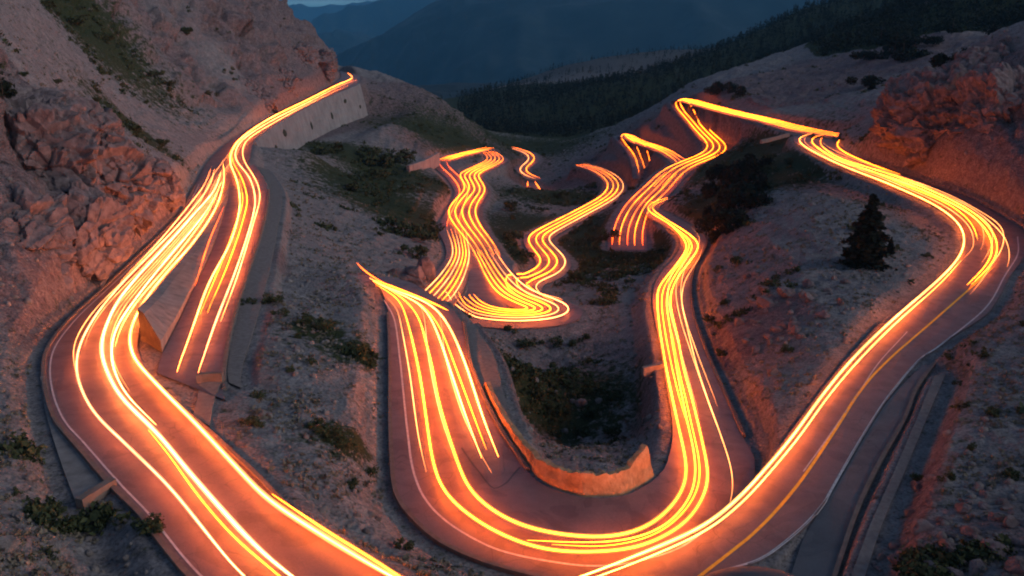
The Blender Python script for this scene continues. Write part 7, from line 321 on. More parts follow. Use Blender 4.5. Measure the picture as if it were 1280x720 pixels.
def worley(p, seed=0):
    i = np.floor(p).astype(np.int64); f1 = np.full(len(p), 9.0); f2 = np.full(len(p), 9.0); c = np.zeros(len(p))
    for dx in (-1, 0, 1):
        for dy in (-1, 0, 1):
            for dz in (-1, 0, 1):
                a, b, d_ = i[:, 0]+dx, i[:, 1]+dy, i[:, 2]+dz
                q = np.stack([a+.5+.45*hash3(a, b, d_, seed), b+.5+.45*hash3(a, b, d_, seed+1), d_+.5+.45*hash3(a, b, d_, seed+2)], 1)
                d = ((p-q)**2).sum(1); h = hash3(a, b, d_, seed+3); n = d < f1
                f2 = np.where(n, f1, np.minimum(f2, d)); c = np.where(n, h, c); f1 = np.where(n, d, f1)
    return c, np.sqrt(f2)-np.sqrt(f1)
def cr(p, n):
    p = np.asarray(p, float); out = []
    for i in range(len(p)-1):
        a = p[i-1] if i else 2*p[0]-p[1]; b = p[i]; c = p[i+1]
        d = p[i+2] if i+2 < len(p) else 2*p[-1]-p[-2]
        for k in range(n):
            s = k/n
            out.append(.5*(2*b+(c-a)*s+(2*a-5*b+4*c-d)*s*s+(3*b-a-3*c+d)*s**3))
    out.append(p[-1]); return np.array(out)

# ------------------------------------------------------------------ materials
class NT:
    def __init__(s, name):
        s.m = bpy.data.materials.new(name); s.m.use_nodes = True; s.t = s.m.node_tree
        s.b = s.t.nodes['Principled BSDF']
    def n(s, typ, **kw):
        x = s.t.nodes.new(typ)
        for k, v in kw.items():
            if k.startswith('i_'): x.inputs[k[2:].replace('_', ' ')].default_value = v
            else: setattr(x, k, v)
        return x
    def l(s, a, b): s.t.links.new(a, b)
    def noise(s, scale, detail=5, rough=.6, vec=None, dist=0):
        x = s.n('ShaderNodeTexNoise'); x.inputs['Scale'].default_value = scale; x.inputs['Detail'].default_value = detail
        x.inputs['Roughness'].default_value = rough; x.inputs['Distortion'].default_value = dist
        if vec is not None: s.l(vec, x.inputs['Vector'])
        return x.outputs['Fac']
    def ramp(s, fac, stops):
        r = s.n('ShaderNodeValToRGB'); e = r.color_ramp.elements
        while len(e) < len(stops): e.new(.5)
        for q, (p, c) in zip(e, stops): q.position = p; q.color = c if len(c) == 4 else (*c, 1)
        s.l(fac, r.inputs[0]); return r.outputs[0]
    def mix(s, f, a, b, mode='MIX'):
        x = s.n('ShaderNodeMix', data_type='RGBA', blend_type=mode)
        for sock, v in ((x.inputs[0], f), (x.inputs[6], a), (x.inputs[7], b)):
            if hasattr(v, 'links'): s.l(v, sock)
            else: sock.default_value = v if isinstance(v, float) else ((*v, 1) if len(v) == 3 else v)
        return x.outputs[2]
    def math(s, op, a, b=0.0):
        x = s.n('ShaderNodeMath', operation=op)
        for sock, v in ((x.inputs[0], a), (x.inputs[1], b)):
            if hasattr(v, 'links'): s.l(v, sock)
            else: sock.default_value = v
        return x.outputs[0]
    def bump(s, h, strength, dist, prev=None):
        b = s.n('ShaderNodeBump'); b.inputs['Strength'].default_value = strength; b.inputs['Distance'].default_value = dist
        s.l(h, b.inputs['Height'])
        if prev is not None: s.l(prev, b.inputs['Normal'])
        return b.outputs[0]
    def pos(s): return s.n('ShaderNodeNewGeometry').outputs['Position']
    def attr(s, name): return s.n('ShaderNodeAttribute', attribute_name=name).outputs['Fac']
def simple(name, stops, scale=3.0, rough=.9, bump=.3, bdist=.05, detail=6, spec=.2):
    k = NT(name); p = k.pos(); f = k.noise(scale, detail, .65, p)
    k.l(k.ramp(f, stops), k.b.inputs['Base Color']); k.b.inputs['Roughness'].default_value = rough
    k.b.inputs['Specular IOR Level'].default_value = spec
    k.l(k.bump(k.noise(scale*6, 6, .7, p), bump, bdist), k.b.inputs['Normal'])
    return k.m

def terrain_material():
    k = NT('hillside_soil_and_rock'); p = k.pos()
    rock, green, far = k.attr('rock'), k.attr('green'), k.attr('far')
    big = k.noise(.07, 5, .6, p); mid = k.noise(.6, 6, .65, p); fine = k.noise(4.5, 6, .7, p)
    scree = k.ramp(mid, [(.3, (.112, .108, .110)), (.5, (.190, .184, .182)), (.72, (.285, .275, .268))])
    scree = k.mix(k.math('MULTIPLY', big, .5), scree, (.185, .165, .162), 'MIX')
    rk = k.ramp(k.noise(.9, 7, .7, p, .6), [(.28, (.065, .050, .053)), (.5, (.150, .118, .120)), (.75, (.235, .195, .193))])
    speck = k.ramp(fine, [(.34, (.42, .42, .42)), (.52, (1, 1, 1)), (.75, (1.25, 1.25, 1.25))])
    c = k.mix(rock, scree, rk)
    c = k.mix(1.0, c, speck, 'MULTIPLY')
    gr = k.ramp(fine, [(.3, (.012, .018, .008)), (.55, (.035, .045, .020)), (.8, (.075, .080, .040))])
    gm = k.math('MULTIPLY', green, 1.0)
    patch = k.ramp(k.math('ADD', k.math('MULTIPLY', k.noise(.8, 6, .7, p), 1.0), k.math('MULTIPLY', gm, .42)), [(.58, (0, 0, 0)), (.70, (1, 1, 1))])
    c = k.mix(patch, c, gr)
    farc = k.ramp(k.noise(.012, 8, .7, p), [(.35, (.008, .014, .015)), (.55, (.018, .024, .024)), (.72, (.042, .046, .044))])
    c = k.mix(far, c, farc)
    k.l(c, k.b.inputs['Base Color']); k.b.inputs['Roughness'].default_value = .95; k.b.inputs['Specular IOR Level'].default_value = .1
    vor = k.n('ShaderNodeTexVoronoi', feature='F1'); vor.inputs['Scale'].default_value = 2.6; k.l(p, vor.inputs['Vector'])
    b1 = k.bump(k.noise(1.3, 8, .72, p, .4), .8, .5)
    b2 = k.bump(vor.outputs['Distance'], .5, .25, b1)
    b3 = k.bump(fine, .5, .08, b2)
    k.l(b3, k.b.inputs['Normal']); return k.m
def asphalt(name, tint=(1, 1, 1), wear=0.0):
    k = NT(name); p = k.pos()
    a = k.ramp(k.noise(.35, 5, .6, p), [(.3, (.088*tint[0], .080*tint[1], .082*tint[2])), (.7, (.130*tint[0], .118*tint[1], .120*tint[2]))])
    g = k.ramp(k.noise(9, 6, .8, p), [(.3, (.72, .72, .72)), (.7, (1.25, 1.25, 1.25))])
    wv = k.n('ShaderNodeVectorMath', operation='ADD'); nv = k.n('ShaderNodeTexNoise'); nv.inputs['Scale'].default_value = .6; k.l(p, nv.inputs['Vector']); k.l(p, wv.inputs[0]); k.l(nv.outputs['Color'], wv.inputs[1])
    vo = k.n('ShaderNodeTexVoronoi', feature='DISTANCE_TO_EDGE'); vo.inputs['Scale'].default_value = .42; k.l(wv.outputs[0], vo.inputs['Vector'])
    crk = k.ramp(vo.outputs['Distance'], [(.0, (.45, .45, .45)), (.014, (1, 1, 1))])
    some = k.ramp(k.noise(.13, 3, .5, p), [(.46, (0, 0, 0)), (.56, (1, 1, 1))])
    crk = k.mix(some, (1., 1., 1.), crk)
    pat = k.ramp(k.noise(.22, 2, .4, p, 1.5), [(.57, (1, 1, 1)), (.585, (.78, .78, .80))])
    a = k.mix(1.0, k.mix(1.0, a, crk, 'MULTIPLY'), pat, 'MULTIPLY')
    k.l(k.mix(1.0, a, g, 'MULTIPLY'), k.b.inputs['Base Color'])
    k.l(k.ramp(k.noise(.8, 4, .6, p), [(.3, (.48,)*3), (.7, (.68,)*3)]), k.b.inputs['Roughness'])
    k.b.inputs['Specular IOR Level'].default_value = .45
    k.l(k.bump(k.noise(30, 5, .8, p), .35, .02), k.b.inputs['Normal']); return k.m
def emit(name, c):
    k = NT(name); k.b.inputs['Base Color'].default_value = (0, 0, 0, 1)
    k.b.inputs['Emission Color'].default_value = (*[x/max(c) for x in c], 1); f = k.ramp(k.noise(.11, 4, .6, k.pos()), [(.34, (.45,)*3), (.50, (1.0,)*3), (.68, (1.5,)*3)])   # headlamps dip, brake and pass
    k.l(k.math('MULTIPLY', f, max(c)), k.b.inputs['Emission Strength'])
    return k.m
M = {}
M['terrain'] = terrain_material()
M['asphalt'] = asphalt('road_asphalt', (1.10, .80, .80))
M['asphalt_grey'] = asphalt('old_grey_asphalt', (.66, .70, .72))
M['asphalt_dark'] = asphalt('fresh_dark_asphalt', (.35, .36, .38))
M['white'] = simple('worn_white_paint', [(.3, (.28, .26, .26)), (.6, (.50, .48, .48))], 3, .6, .1, .01)
M['dark'] = M['asphalt_dark']; M['yellow'] = simple('worn_yellow_paint', [(.3, (.60, .33, .02)), (.6, (.85, .50, .03))], 3, .6, .1, .01)
M['gravel'] = simple('pale_gravel', [(.3, (.11, .095, .088)), (.7, (.21, .185, .170))], 2.5, .95, .6, .06)
M['concrete'] = simple('weathered_concrete', [(.3, (.12, .108, .10)), (.5, (.185, .168, .155)), (.75, (.26, .24, .225))], .9, .85, .3, .03)
M['plaster'] = simple('pale_retaining_plaster', [(.3, (.26, .25, .25)), (.6, (.36, .345, .34))], .35, .85, .3, .05)
_k = NT('streaked_retaining_plaster'); _p = _k.pos(); _m = _k.n('ShaderNodeMapping'); _m.inputs['Scale'].default_value = (1, 1, .12); _k.l(_p, _m.inputs['Vector'])
_a = _k.ramp(_k.noise(.9, 6, .65, _m.outputs[0]), [(.34, (.08, .075, .072)), (.5, (.18, .17, .165)), (.68, (.25, .24, .235))])
_k.l(_k.mix(.5, _a, _k.ramp(_k.noise(.25, 5, .6, _p), [(.3, (.12, .115, .11)), (.7, (.25, .24, .235))])), _k.b.inputs['Base Color']); _k.b.inputs['Roughness'].default_value = .9
_k.l(_k.bump(_k.noise(2.5, 6, .7, _p), .5, .15), _k.b.inputs['Normal']); M['plaster'] = _k.m
M['stain'] = simple('dark_wall_plants', [(.3, (.02, .022, .014)), (.7, (.05, .05, .03))], 3, .95, .5, .1)
M['brownwall'] = simple('brown_rough_concrete', [(.3, (.10, .075, .062)), (.7, (.19, .145, .12))], 1.5, .9, .5, .05)
M['glowstone'] = simple('glow_tinted_stone', [(.3, (.20, .12, .06)), (.5, (.32, .20, .105)), (.75, (.42, .29, .17))], 1.2, .95, .7, .12)  # orange glow of the strands put into the bend wall's base colour
M['mountain'] = simple('far_wooded_mountain', [(.35, (.005, .014, .018)), (.55, (.010, .022, .026)), (.75, (.026, .040, .042))], .006, .95, 0, 1)
M['redrock'] = simple('red_brown_rock', [(.3, (.068, .053, .055)), (.5, (.150, .120, .121)), (.75, (.240, .200, .197))], 1.1, .95, .9, .25, 8)
M['darkstone'] = simple('dark_brown_stone', [(.3, (.030, .024, .020)), (.7, (.075, .058, .048))], 1.5, .95, .6, .05)
M['greyrock'] = simple('grey_rock', [(.3, (.10, .092, .088)), (.5, (.19, .175, .165)), (.75, (.29, .265, .25))], 1.1, .95, .9, .25, 8)
M['leaf'] = simple('dark_scrub_leaves', [(.3, (.020, .028, .012)), (.55, (.045, .058, .024)), (.8, (.085, .090, .042))], 1.4, .9, 0, .01)
M['needle'] = simple('conifer_needles', [(.3, (.005, .009, .006)), (.6, (.010, .017, .010)), (.85, (.020, .029, .017))], .8, .9, 0, .01)
M['dry'] = simple('dry_grass_tufts', [(.3, (.09, .082, .055)), (.55, (.155, .14, .105)), (.8, (.24, .215, .17))], .6, .95, 0, .01)
M['bark'] = simple('tree_bark', [(.3, (.04, .03, .024)), (.7, (.09, .07, .055))], 4, .95, .6, .03)
TR = {'h': (62, 12, 1.8), 'w': (58, 9, .9), 'y': (52, 6.8, .15), 'o': (30, 4.2, .08), 'r': (18, 1.3, .05), 'p': (34, 5, .8), 's': (9, 2.0, .4), 'a': (28, 3.2, .05), 'b': (20, 2.4, .05)}
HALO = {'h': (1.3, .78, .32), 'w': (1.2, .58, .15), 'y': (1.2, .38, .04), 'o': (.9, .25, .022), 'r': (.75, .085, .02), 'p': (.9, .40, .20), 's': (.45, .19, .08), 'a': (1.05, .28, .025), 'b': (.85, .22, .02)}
def glow(name, c):  # see-through emissive shell, imitates lens bloom round each strand
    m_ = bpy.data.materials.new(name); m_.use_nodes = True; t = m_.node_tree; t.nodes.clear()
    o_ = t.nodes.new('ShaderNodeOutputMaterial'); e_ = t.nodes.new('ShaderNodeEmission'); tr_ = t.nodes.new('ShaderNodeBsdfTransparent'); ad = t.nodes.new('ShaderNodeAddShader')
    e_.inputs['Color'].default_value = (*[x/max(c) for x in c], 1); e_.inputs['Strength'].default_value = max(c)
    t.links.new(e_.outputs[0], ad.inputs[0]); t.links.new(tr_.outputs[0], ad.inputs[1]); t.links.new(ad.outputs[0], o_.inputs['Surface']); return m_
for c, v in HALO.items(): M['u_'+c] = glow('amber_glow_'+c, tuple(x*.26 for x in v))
for c, v in TR.items(): M['t_'+c] = emit('light_strand_'+c, tuple(x*TRAIL_S for x in v))

# ------------------------------------------------------------------ roads as arrays
def lr(rows, n):
    a = cr(np.array(rows, float), n); a[:, 2] += Z0; a[:, 5] += Z0
    return a[:, :3], a[:, 3:]
WAYS = {k: lr(v, 4) for k, v in ROADS.items()}
SH = {k: lr(v, 3) for k, v in SHEETS.items()}
LIFT = {'left': .02, 'spur': .0, 'central': .0, 'right': .03, 'far_right': -.01, 'ridge': -.03, 'valley': .0, 'branch': -.03, 'middle': .01,
        'side_road': -.02, 'gravel_path': -.03, 'gravel_shoulder': -.03, 'concrete_shoulder': -.02}
for d in (WAYS, SH):
    for k, (L, R) in d.items():
        L[:, 2] += LIFT.get(k, 0); R[:, 2] += LIFT.get(k, 0)

for k, a in (('central', np.r_[np.linspace(-1.6, 0, 12)]), ('far_right', None), ('ridge', None)):
    for E_ in WAYS[k]:
        if a is not None: E_[:12, 2] += a
        else: E_[-4:, 2] += np.linspace(0, -1.8, 4)
# ------------------------------------------------------------------ terrain
def ab(x, y): return x/y, np.log(y)
land = np.array(LAND, float); land[:, 2] += Z0
pts = [land] + [((L+R)/2)[::2] for L, R in WAYS.values()]
Q = np.concatenate(pts); Q = Q[Q[:, 1] > 12]
qa, qb = ab(Q[:, 0], Q[:, 1]); val = (Q[:, 2]-Z0)/Q[:, 1]
phi = lambda r2: .5*r2*np.log(r2+1e-12)
n = len(Q); K = phi((qa[:, None]-qa)**2+(qb[:, None]-qb)**2)+2e-3*np.eye(n)
Pm = np.stack([np.ones(n), qa, qb], 1)
sol = np.linalg.solve(np.block([[K, Pm], [Pm.T, np.zeros((3, 3))]]), np.r_[val, 0, 0, 0]); W, c3 = sol[:n], sol[n:]
NA = 1040
A = np.linspace(-1.02, 1.02, NA)
B = np.r_[np.linspace(math.log(14), math.log(720), 1040)[:-1], np.linspace(math.log(720), math.log(14000), 240)]
NB = len(B)
ca = np.linspace(-1.02, 1.02, 200); cb = np.linspace(B[0], B[-1], 330)
G = np.zeros((len(cb), len(ca)))
for j, b in enumerate(cb):
    G[j] = phi((ca[:, None]-qa)**2+(b-qb)**2)@W + c3[0]+c3[1]*ca+c3[2]*b
fa = (A-ca[0])/(ca[1]-ca[0]); ia = np.clip(fa.astype(int), 0, len(ca)-2); fa -= ia
fb = (B-cb[0])/(cb[1]-cb[0]); ib = np.clip(fb.astype(int), 0, len(cb)-2); fb -= ib
g1 = G[:, ia]*(1-fa)+G[:, ia+1]*fa
GG = g1[ib]*(1-fb)[:, None]+g1[ib+1]*fb[:, None]
Y = np.exp(B)[:, None]*np.ones((1, NA)); X = Y*A[None, :]; Z = Y*GG+Z0
# hollow beyond roads is cut to meet every road edge
allw = {**WAYS, **SH}
BL = {k: 2.6 for k in allw}; BL.update(concrete_shoulder=1.5, embankment=1.2, concrete_slab=1.5, paved_island=1.5, gravel_path=2.0, gravel_shoulder=2.0, far_right=3.2, ridge=3, middle=2.6)
xf, yf, zf = X.ravel(), Y.ravel(), Z.ravel()
numr = np.zeros(xf.size); den = np.zeros(xf.size); infl = np.zeros(xf.size); emin = np.full(xf.size, 60.0)
_L, _R = WAYS['left']; _i0, _i1 = 15*8+6, 20*8
def outw(E, other):
    T = np.gradient(E, axis=0); T[:, 2] = 0; T /= np.linalg.norm(T, axis=1)[:, None]+1e-9
    nn = np.stack([-T[:, 1], T[:, 0], 0*T[:, 0]], 1); d = E-other
    return nn*np.sign((nn*d).sum(1))[:, None]
_ou = outw(_R, _L)[_i0:_i1]; _E = _R[_i0:_i1]; WH = np.interp(np.linspace(0, 1, len(_E)), [0, .12, .3, .7, 1], [1.5, 6, 10, 12.5, 14])
_b = _E+_ou*(1.3+.2*WH)[:, None]-np.stack([0*WH, 0*WH, WH-.8], 1)
CARVE = {'wall_foot': (_b, _b+_ou*9.0-np.array((0, 0, 1.0)))}; BL['wall_foot'] = 14
def dense(L, R):
    P = []
    for i in range(len(L)-1):
        w = np.linalg.norm(L[i]-R[i]); ln = np.linalg.norm((L[i+1]+R[i+1]-L[i]-R[i])[:2])/2
        na, nl = max(2, int(w/.55)), max(1, int(ln/.55))
        for q in range(nl):
            l = L[i]+(L[i+1]-L[i])*q/nl; r = R[i]+(R[i+1]-R[i])*q/nl
            P.append(l+(r-l)*np.linspace(0, 1, na+1)[:, None])
    return np.concatenate(P)
for k, (L, R) in {**allw, **CARVE}.items():
    if k == 'central': L, R = L[10:], R[10:]           # its upper tip sinks under the crest
    if k in ('far_right', 'ridge'): L, R = L[:-3], R[:-3]
    D = dense(L, R); bl = BL[k]
    lo, hi = D.min(0)-18, D.max(0)+18
    # coarse mask on a 4 m grid first
    cell = set(); 
    gx = np.floor(D[:, 0]/6).astype(int); gy = np.floor(D[:, 1]/6).astype(int)
    occ = np.zeros((int((hi[0]-lo[0])/6)+4, int((hi[1]-lo[1])/6)+4), bool); ox, oy = int(math.floor(lo[0]/6))-1, int(math.floor(lo[1]/6))-1
    rg_ = (-1, 0, 1) if bl < 6 else (-3, -2, -1, 0, 1, 2, 3)
    for dx in rg_:
        for dy in rg_:
            occ[np.clip(gx-ox+dx, 0, occ.shape[0]-1), np.clip(gy-oy+dy, 0, occ.shape[1]-1)] = True
    vx = np.floor(xf/6).astype(int)-ox; vy = np.floor(yf/6).astype(int)-oy
    ok = (vx >= 0) & (vy >= 0) & (vx < occ.shape[0]) & (vy < occ.shape[1])
    idx = np.nonzero(ok)[0]; idx = idx[occ[vx[idx], vy[idx]]]
    kd = kdtree.KDTree(len(D))
    for i, p in enumerate(D): kd.insert((p[0], p[1], 0), i)
    kd.balance()
    fx, fy = xf[idx].tolist(), yf[idx].tolist(); ii = np.empty(len(idx), int); dd = np.empty(len(idx))
    for q in range(len(idx)):
        _, i, d = kd.find((fx[q], fy[q], 0)); ii[q] = i; dd[q] = d
    e = np.maximum(0, dd-.4); w = 1-sstep(.35, bl, e)
    ww = np.maximum(w, 1e-6)**2/(e+.04)**2
    numr[idx] += ww*D[ii, 2]; den[idx] += ww; infl[idx] = np.maximum(infl[idx], w); emin[idx] = np.minimum(emin[idx], e+(3 if k == 'wall_foot' else 0))
near = 1-sstep(520, 760, yf)
off = sstep(.4+yf/130, 5.0+yf/22, emin)
P3 = np.stack([xf, yf, zf], 1)
far = sstep(420, 900, yf)
hn = .9*fbm(P3*(.06, .06, 0), 4, 3)+.5*fbm(P3*(.22, .22, 0), 4, 11, ridged=True)+.16*fbm(P3*(.9, .9, 0), 3, 23)
big = 26*fbm(P3*(.0017, .0017, 0), 5, 31, ridged=True)+7*fbm(P3*(.008, .008, 0), 4, 37, ridged=True)
zf = zf + hn*np.clip(yf/160, 1, 1.8)*off*near + big*sstep(800, 2600, yf) + far*3.0*fbm(P3*(.02, .02, 0), 4, 41)*sstep(500, 800, yf)
mix = np.where(den > 0, numr/np.maximum(den, 1e-9), 0)
zf = zf*(1-infl)+(mix-.16)*infl
Z = zf.reshape(NB, NA)
# slope and displaced crags
gz = np.gradient(Z, axis=1)/np.maximum(np.gradient(X, axis=1), 1e-6)
dzb = np.gradient(Z, axis=0); dyb = np.gradient(Y, axis=0); dxb = np.gradient(X, axis=0)
gy_ = (dzb-gz*dxb)/dyb
slope = np.sqrt(gz**2+gy_**2)
def blur(a, r):
    for _ in range(2):
        c = np.cumsum(np.pad(a, ((r+1, r), (0, 0)), 'edge'), 0); a = (c[2*r+1:]-c[:-2*r-1])/(2*r+1)
        c = np.cumsum(np.pad(a, ((0, 0), (r+1, r)), 'edge'), 1); a = (c[:, 2*r+1:]-c[:, :-2*r-1])/(2*r+1)
    return a
ss = blur(slope, 6)
P3 = np.stack([xf, yf, zf], 1)
patchn = fbm(P3*.05, 3, 51)
rosy = sum(np.exp(-((xf-x)**2+(yf-y)**2)/(2*(r*.62)**2)) for x, y, r in ROSY)
pale = sum(np.exp(-((xf-x)**2+(yf-y)**2)/(2*(r*.62)**2)) for x, y, r in PALE)
rock = sstep(.72, 1.2, ss.ravel()+.4*patchn+.75*rosy-1.0*np.clip(pale, 0, 1))*(1-sstep(700, 1000, yf))
N = np.stack([-gz.ravel(), -gy_.ravel(), np.ones(xf.size)], 1); N /= np.linalg.norm(N, axis=1)[:, None]
tilt = np.stack([P3[:, 0]*.8+P3[:, 2]*.5, P3[:, 1]*.8, P3[:, 2]*.9-P3[:, 0]*.35], 1)
crag = np.zeros(xf.size); sel = np.nonzero(rock > .03)[0]; wp = tilt[sel]+1.6*np.stack([vnoise(tilt[sel]*.25, q) for q in (1, 2, 3)], 1)
c1, e1, t1 = facets(wp*(.12, .12, .16), 5); c2, e2, t2 = facets(wp*(.36, .36, .3), 9)
crag[sel] = .6*c1+1.8*t1-.6*(1-sstep(0, .08, e1))+.25*c2+.8*t2*(1-sstep(150, 260, yf[sel]))+1.3*fbm(tilt[sel]*.06, 2, 67, ridged=True)+.2*fbm(tilt[sel]*.4, 3, 65)-.9
dsc = np.clip(yf/140, .8, 2.0)
disp = rock*sstep(.6+yf/300, 5+yf/60, emin)*crag*dsc*sstep(.5, .95, ss.ravel()) + (1-rock)*sstep(.5, 3, emin)*near*.16*fbm(P3*.6, 3, 81, ridged=True)
P3 = P3 + N*disp[:, None]
green = np.zeros(xf.size)
for x, y, r in GREEN: green += .8*np.exp(-((xf-x)**2+(yf-y)**2)/(2*(r*.62)**2))
forest = sstep(480, 540, yf+40*fbm(P3*(.02, .02, 0), 3, 91))*(1-sstep(860, 900, yf))*sstep(-.10, -.04, xf/yf)
forest = np.maximum(forest, sstep(.45, .6, sum(np.exp(-((xf-x)**2+(yf-y)**2)/(2*(r*.7)**2)) for x, y, r in WOODS)))
green = np.clip(green+1.6*forest, 0, 2)*sstep(.3, 2.0, emin)
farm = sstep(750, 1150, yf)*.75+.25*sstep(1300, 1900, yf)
ij = (np.arange(NB-1)[:, None]*NA+np.arange(NA-1)[None, :]).ravel()
me = fast_mesh('hillside', P3, np.stack([ij, ij+1, ij+NA+1, ij+NA], 1), M['terrain'], True)
for nm, a in (('rock', rock), ('green', green), ('far', farm)):
    at = me.attributes.new(nm, 'FLOAT', 'POINT'); at.data.foreach_set('value', a.astype(np.float32))
tag(link('hillside', me), kind='structure')
HZ = P3[:, 2].reshape(NB, NA); EM = emin.reshape(NB, NA); GRN = green.reshape(NB, NA); RK = rock.reshape(NB, NA); FOR = forest.reshape(NB, NA)
def cell(x, y):
    fa = (x/y-A[0])/(A[1]-A[0]); b = math.log(y)
    j = int(np.searchsorted(B, b))-1; j = min(max(j, 0), NB-2); i = min(max(int(fa), 0), NA-2)
    return j, i, (b-B[j])/(B[j+1]-B[j]), fa-i
def ground(x, y):
    j, i, fb, fa = cell(x, y)
    return float((HZ[j, i]*(1-fa)+HZ[j, i+1]*fa)*(1-fb)+(HZ[j+1, i]*(1-fa)+HZ[j+1, i+1]*fa)*fb)
def gat(F, x, y): j, i, _, _ = cell(x, y); return F[j, i]

# ------------------------------------------------------------------ road sheets
def sheet(name, L, R, mat, nx=6, skirt=.35):
    n = len(L); V = []; Fc = []
    for i in range(n):
        for q in range(nx+1): V.append(L[i]+(R[i]-L[i])*q/nx)
    for i in range(n-1):
        for q in range(nx):
            a = i*(nx+1)+q; Fc.append((a, a+1, a+nx+2, a+nx+1))
    for side in (0, nx):
        b0 = len(V)
        for i in range(n): V.append(V[i*(nx+1)+side]-np.array((0, 0, skirt)))
        for i in range(n-1):
            a, c = i*(nx+1)+side, (i+1)*(nx+1)+side
            Fc.append((a, c, b0+i+1, b0+i))
    return V, Fc
rv, rf = [], []
for k, (L, R) in WAYS.items():
    V, Fc = sheet(k, L, R, None)
    o = link('road', mesh('road', V, Fc, M['asphalt'], False)); tag(o, kind='structure')
    b = len(rv); rv += V; rf += [tuple(x+b for x in q) for q in Fc]
for k, (L, R) in SH.items():
    V, Fc = sheet(k, L, R, None, 4)
    mt = {'side_road': 'asphalt_grey', 'gravel_path': 'gravel', 'gravel_shoulder': 'gravel', 'concrete_shoulder': 'concrete', 'embankment': 'gravel', 'concrete_slab': 'gravel', 'paved_island': 'asphalt'}[k]
    o = link(k, mesh(k, V, Fc, M[mt])); tag(o, kind='structure')
    b = len(rv); rv += V; rf += [tuple(x+b for x in q) for q in Fc]
bvh = BVHTree.FromPolygons([tuple(p) for p in rv], rf)
def on_road(p, dflt=None):
    h = bvh.ray_cast(Vector((p[0], p[1], p[2]+4)), Vector((0, 0, -1)), 12)
    return h[0].z if h[0] is not None else (p[2] if dflt is None else dflt)
def ribbon(q, w):
    T = np.gradient(q, axis=0); T[:, 2] = 0; T /= np.linalg.norm(T, axis=1)[:, None]+1e-9
    S = np.stack([-T[:, 1], T[:, 0], 0*T[:, 0]], 1)
    return q+S*w/2, q-S*w/2
for nm, c, w, pts_ in MARKS:
    q = cr(np.array(pts_, float)+(0, 0, Z0), 3); l, r = ribbon(q, w)
    V = []
    for a, b in zip(l, r):
        for p in (a, b): V.append((p[0], p[1], on_road(p)+.012))
    link(nm, mesh(nm, V, [(2*i, 2*i+1, 2*i+3, 2*i+2) for i in range(len(q)-1)], M[c]))['kind'] = 'structure'
def kerb(L, sgn, other, i0, i1, h=.13, w=.28):
    """low concrete kerb just outside an edge line"""
    q = L[i0:i1]; d = q-other[i0:i1]; d[:, 2] = 0; d /= np.linalg.norm(d, axis=1)[:, None]
    T = np.gradient(q, axis=0); T[:, 2] = 0; T /= np.linalg.norm(T, axis=1)[:, None]+1e-9
    nn = np.stack([-T[:, 1], T[:, 0], 0*T[:, 0]], 1); nn *= np.sign((nn*d).sum(1))[:, None]
    V = []; Fc = []
    for p, s in zip(q, nn):
        for a, z in ((.0, -.2), (.0, h), (w, h), (w, -.45)): V.append(p+s*a+np.array((0, 0, z)))
    for i in range(len(q)-1):
        for a in range(3): Fc.append((4*i+a, 4*i+a+1, 4*i+a+5, 4*i+a+4))
    m_ = len(q)-1; Fc += [(0, 1, 2, 3), (4*m_, 4*m_+1, 4*m_+2, 4*m_+3)]
    link('kerb', mesh('kerb', V, Fc, M['brownwall']))['kind'] = 'structure'
wl = WAYS['left']; kerb(wl[0], 1, wl[1], 0, 14*8); kerb(wl[1], 1, wl[0], 0, 6*8)
wc = WAYS['central']; kerb(wc[0], 1, wc[1], 3*8, 13*8); kerb(wc[1], 1, wc[0], 3*8, 7*8)
kerb(wc[0], 1, wc[1], 18*8, 26*8)
ws = WAYS['spur']; kerb(ws[1], 1, ws[0], 4, 5*8)
kerb(SH['side_road'][1], 1, SH['side_road'][0], 0, len(SH['side_road'][0]), .22)
wr = WAYS['right']; kerb(wr[0], 1, wr[1], 3*8, 9*8)

# ------------------------------------------------------------------ light strands
def tube(q, r, k=6):
    q = np.asarray(q); T = np.gradient(q, axis=0); T /= np.linalg.norm(T, axis=1)[:, None]+1e-9
    S = np.cross(T, (0, 0, 1.0)); S /= np.linalg.norm(S, axis=1)[:, None]+1e-9; U = np.cross(S, T)
    n = len(q); an = np.arange(k)*2*math.pi/k
    rr = np.full(n, r); m_ = min(22, n//3)
    tp = np.linspace(.12, 1, m_); rr[:m_] *= tp; rr[n-m_:] *= tp[::-1]
    V = (q[:, None]+S[:, None]*(np.cos(an)[None, :, None]*rr[:, None, None])+U[:, None]*(np.sin(an)[None, :, None]*rr[:, None, None])).reshape(-1, 3)
    Fc = []
    for i in range(n-1):
        for a in range(k):
            b = (a+1) % k; Fc.append((i*k+a, i*k+b, i*k+k+b, i*k+k+a))
    Fc += [tuple(range(k))[::-1], tuple((n-1)*k+a for a in range(k))]
    return V, Fc
for cls, r, label, grp, pts_ in TRAILS:
    q = cr(np.array(pts_, float)+(0, 0, Z0), 2)
    for _ in range(10): q[1:-1] = .25*q[:-2]+.5*q[1:-1]+.25*q[2:]
    zr = np.array([on_road(p, p[2]-.55) for p in q]); zr = np.convolve(np.pad(zr, 3, 'edge'), np.ones(7)/7, 'valid')
    q[:, 2] = zr+.55
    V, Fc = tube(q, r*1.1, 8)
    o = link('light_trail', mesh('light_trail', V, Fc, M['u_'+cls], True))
    V, Fc = tube(q, r*.36)
    link('hot_core', mesh('hot_core', V, Fc, M['t_'+cls], True), o)
    tag(o, label, 'light trail', grp or 'light trails of the evening traffic')

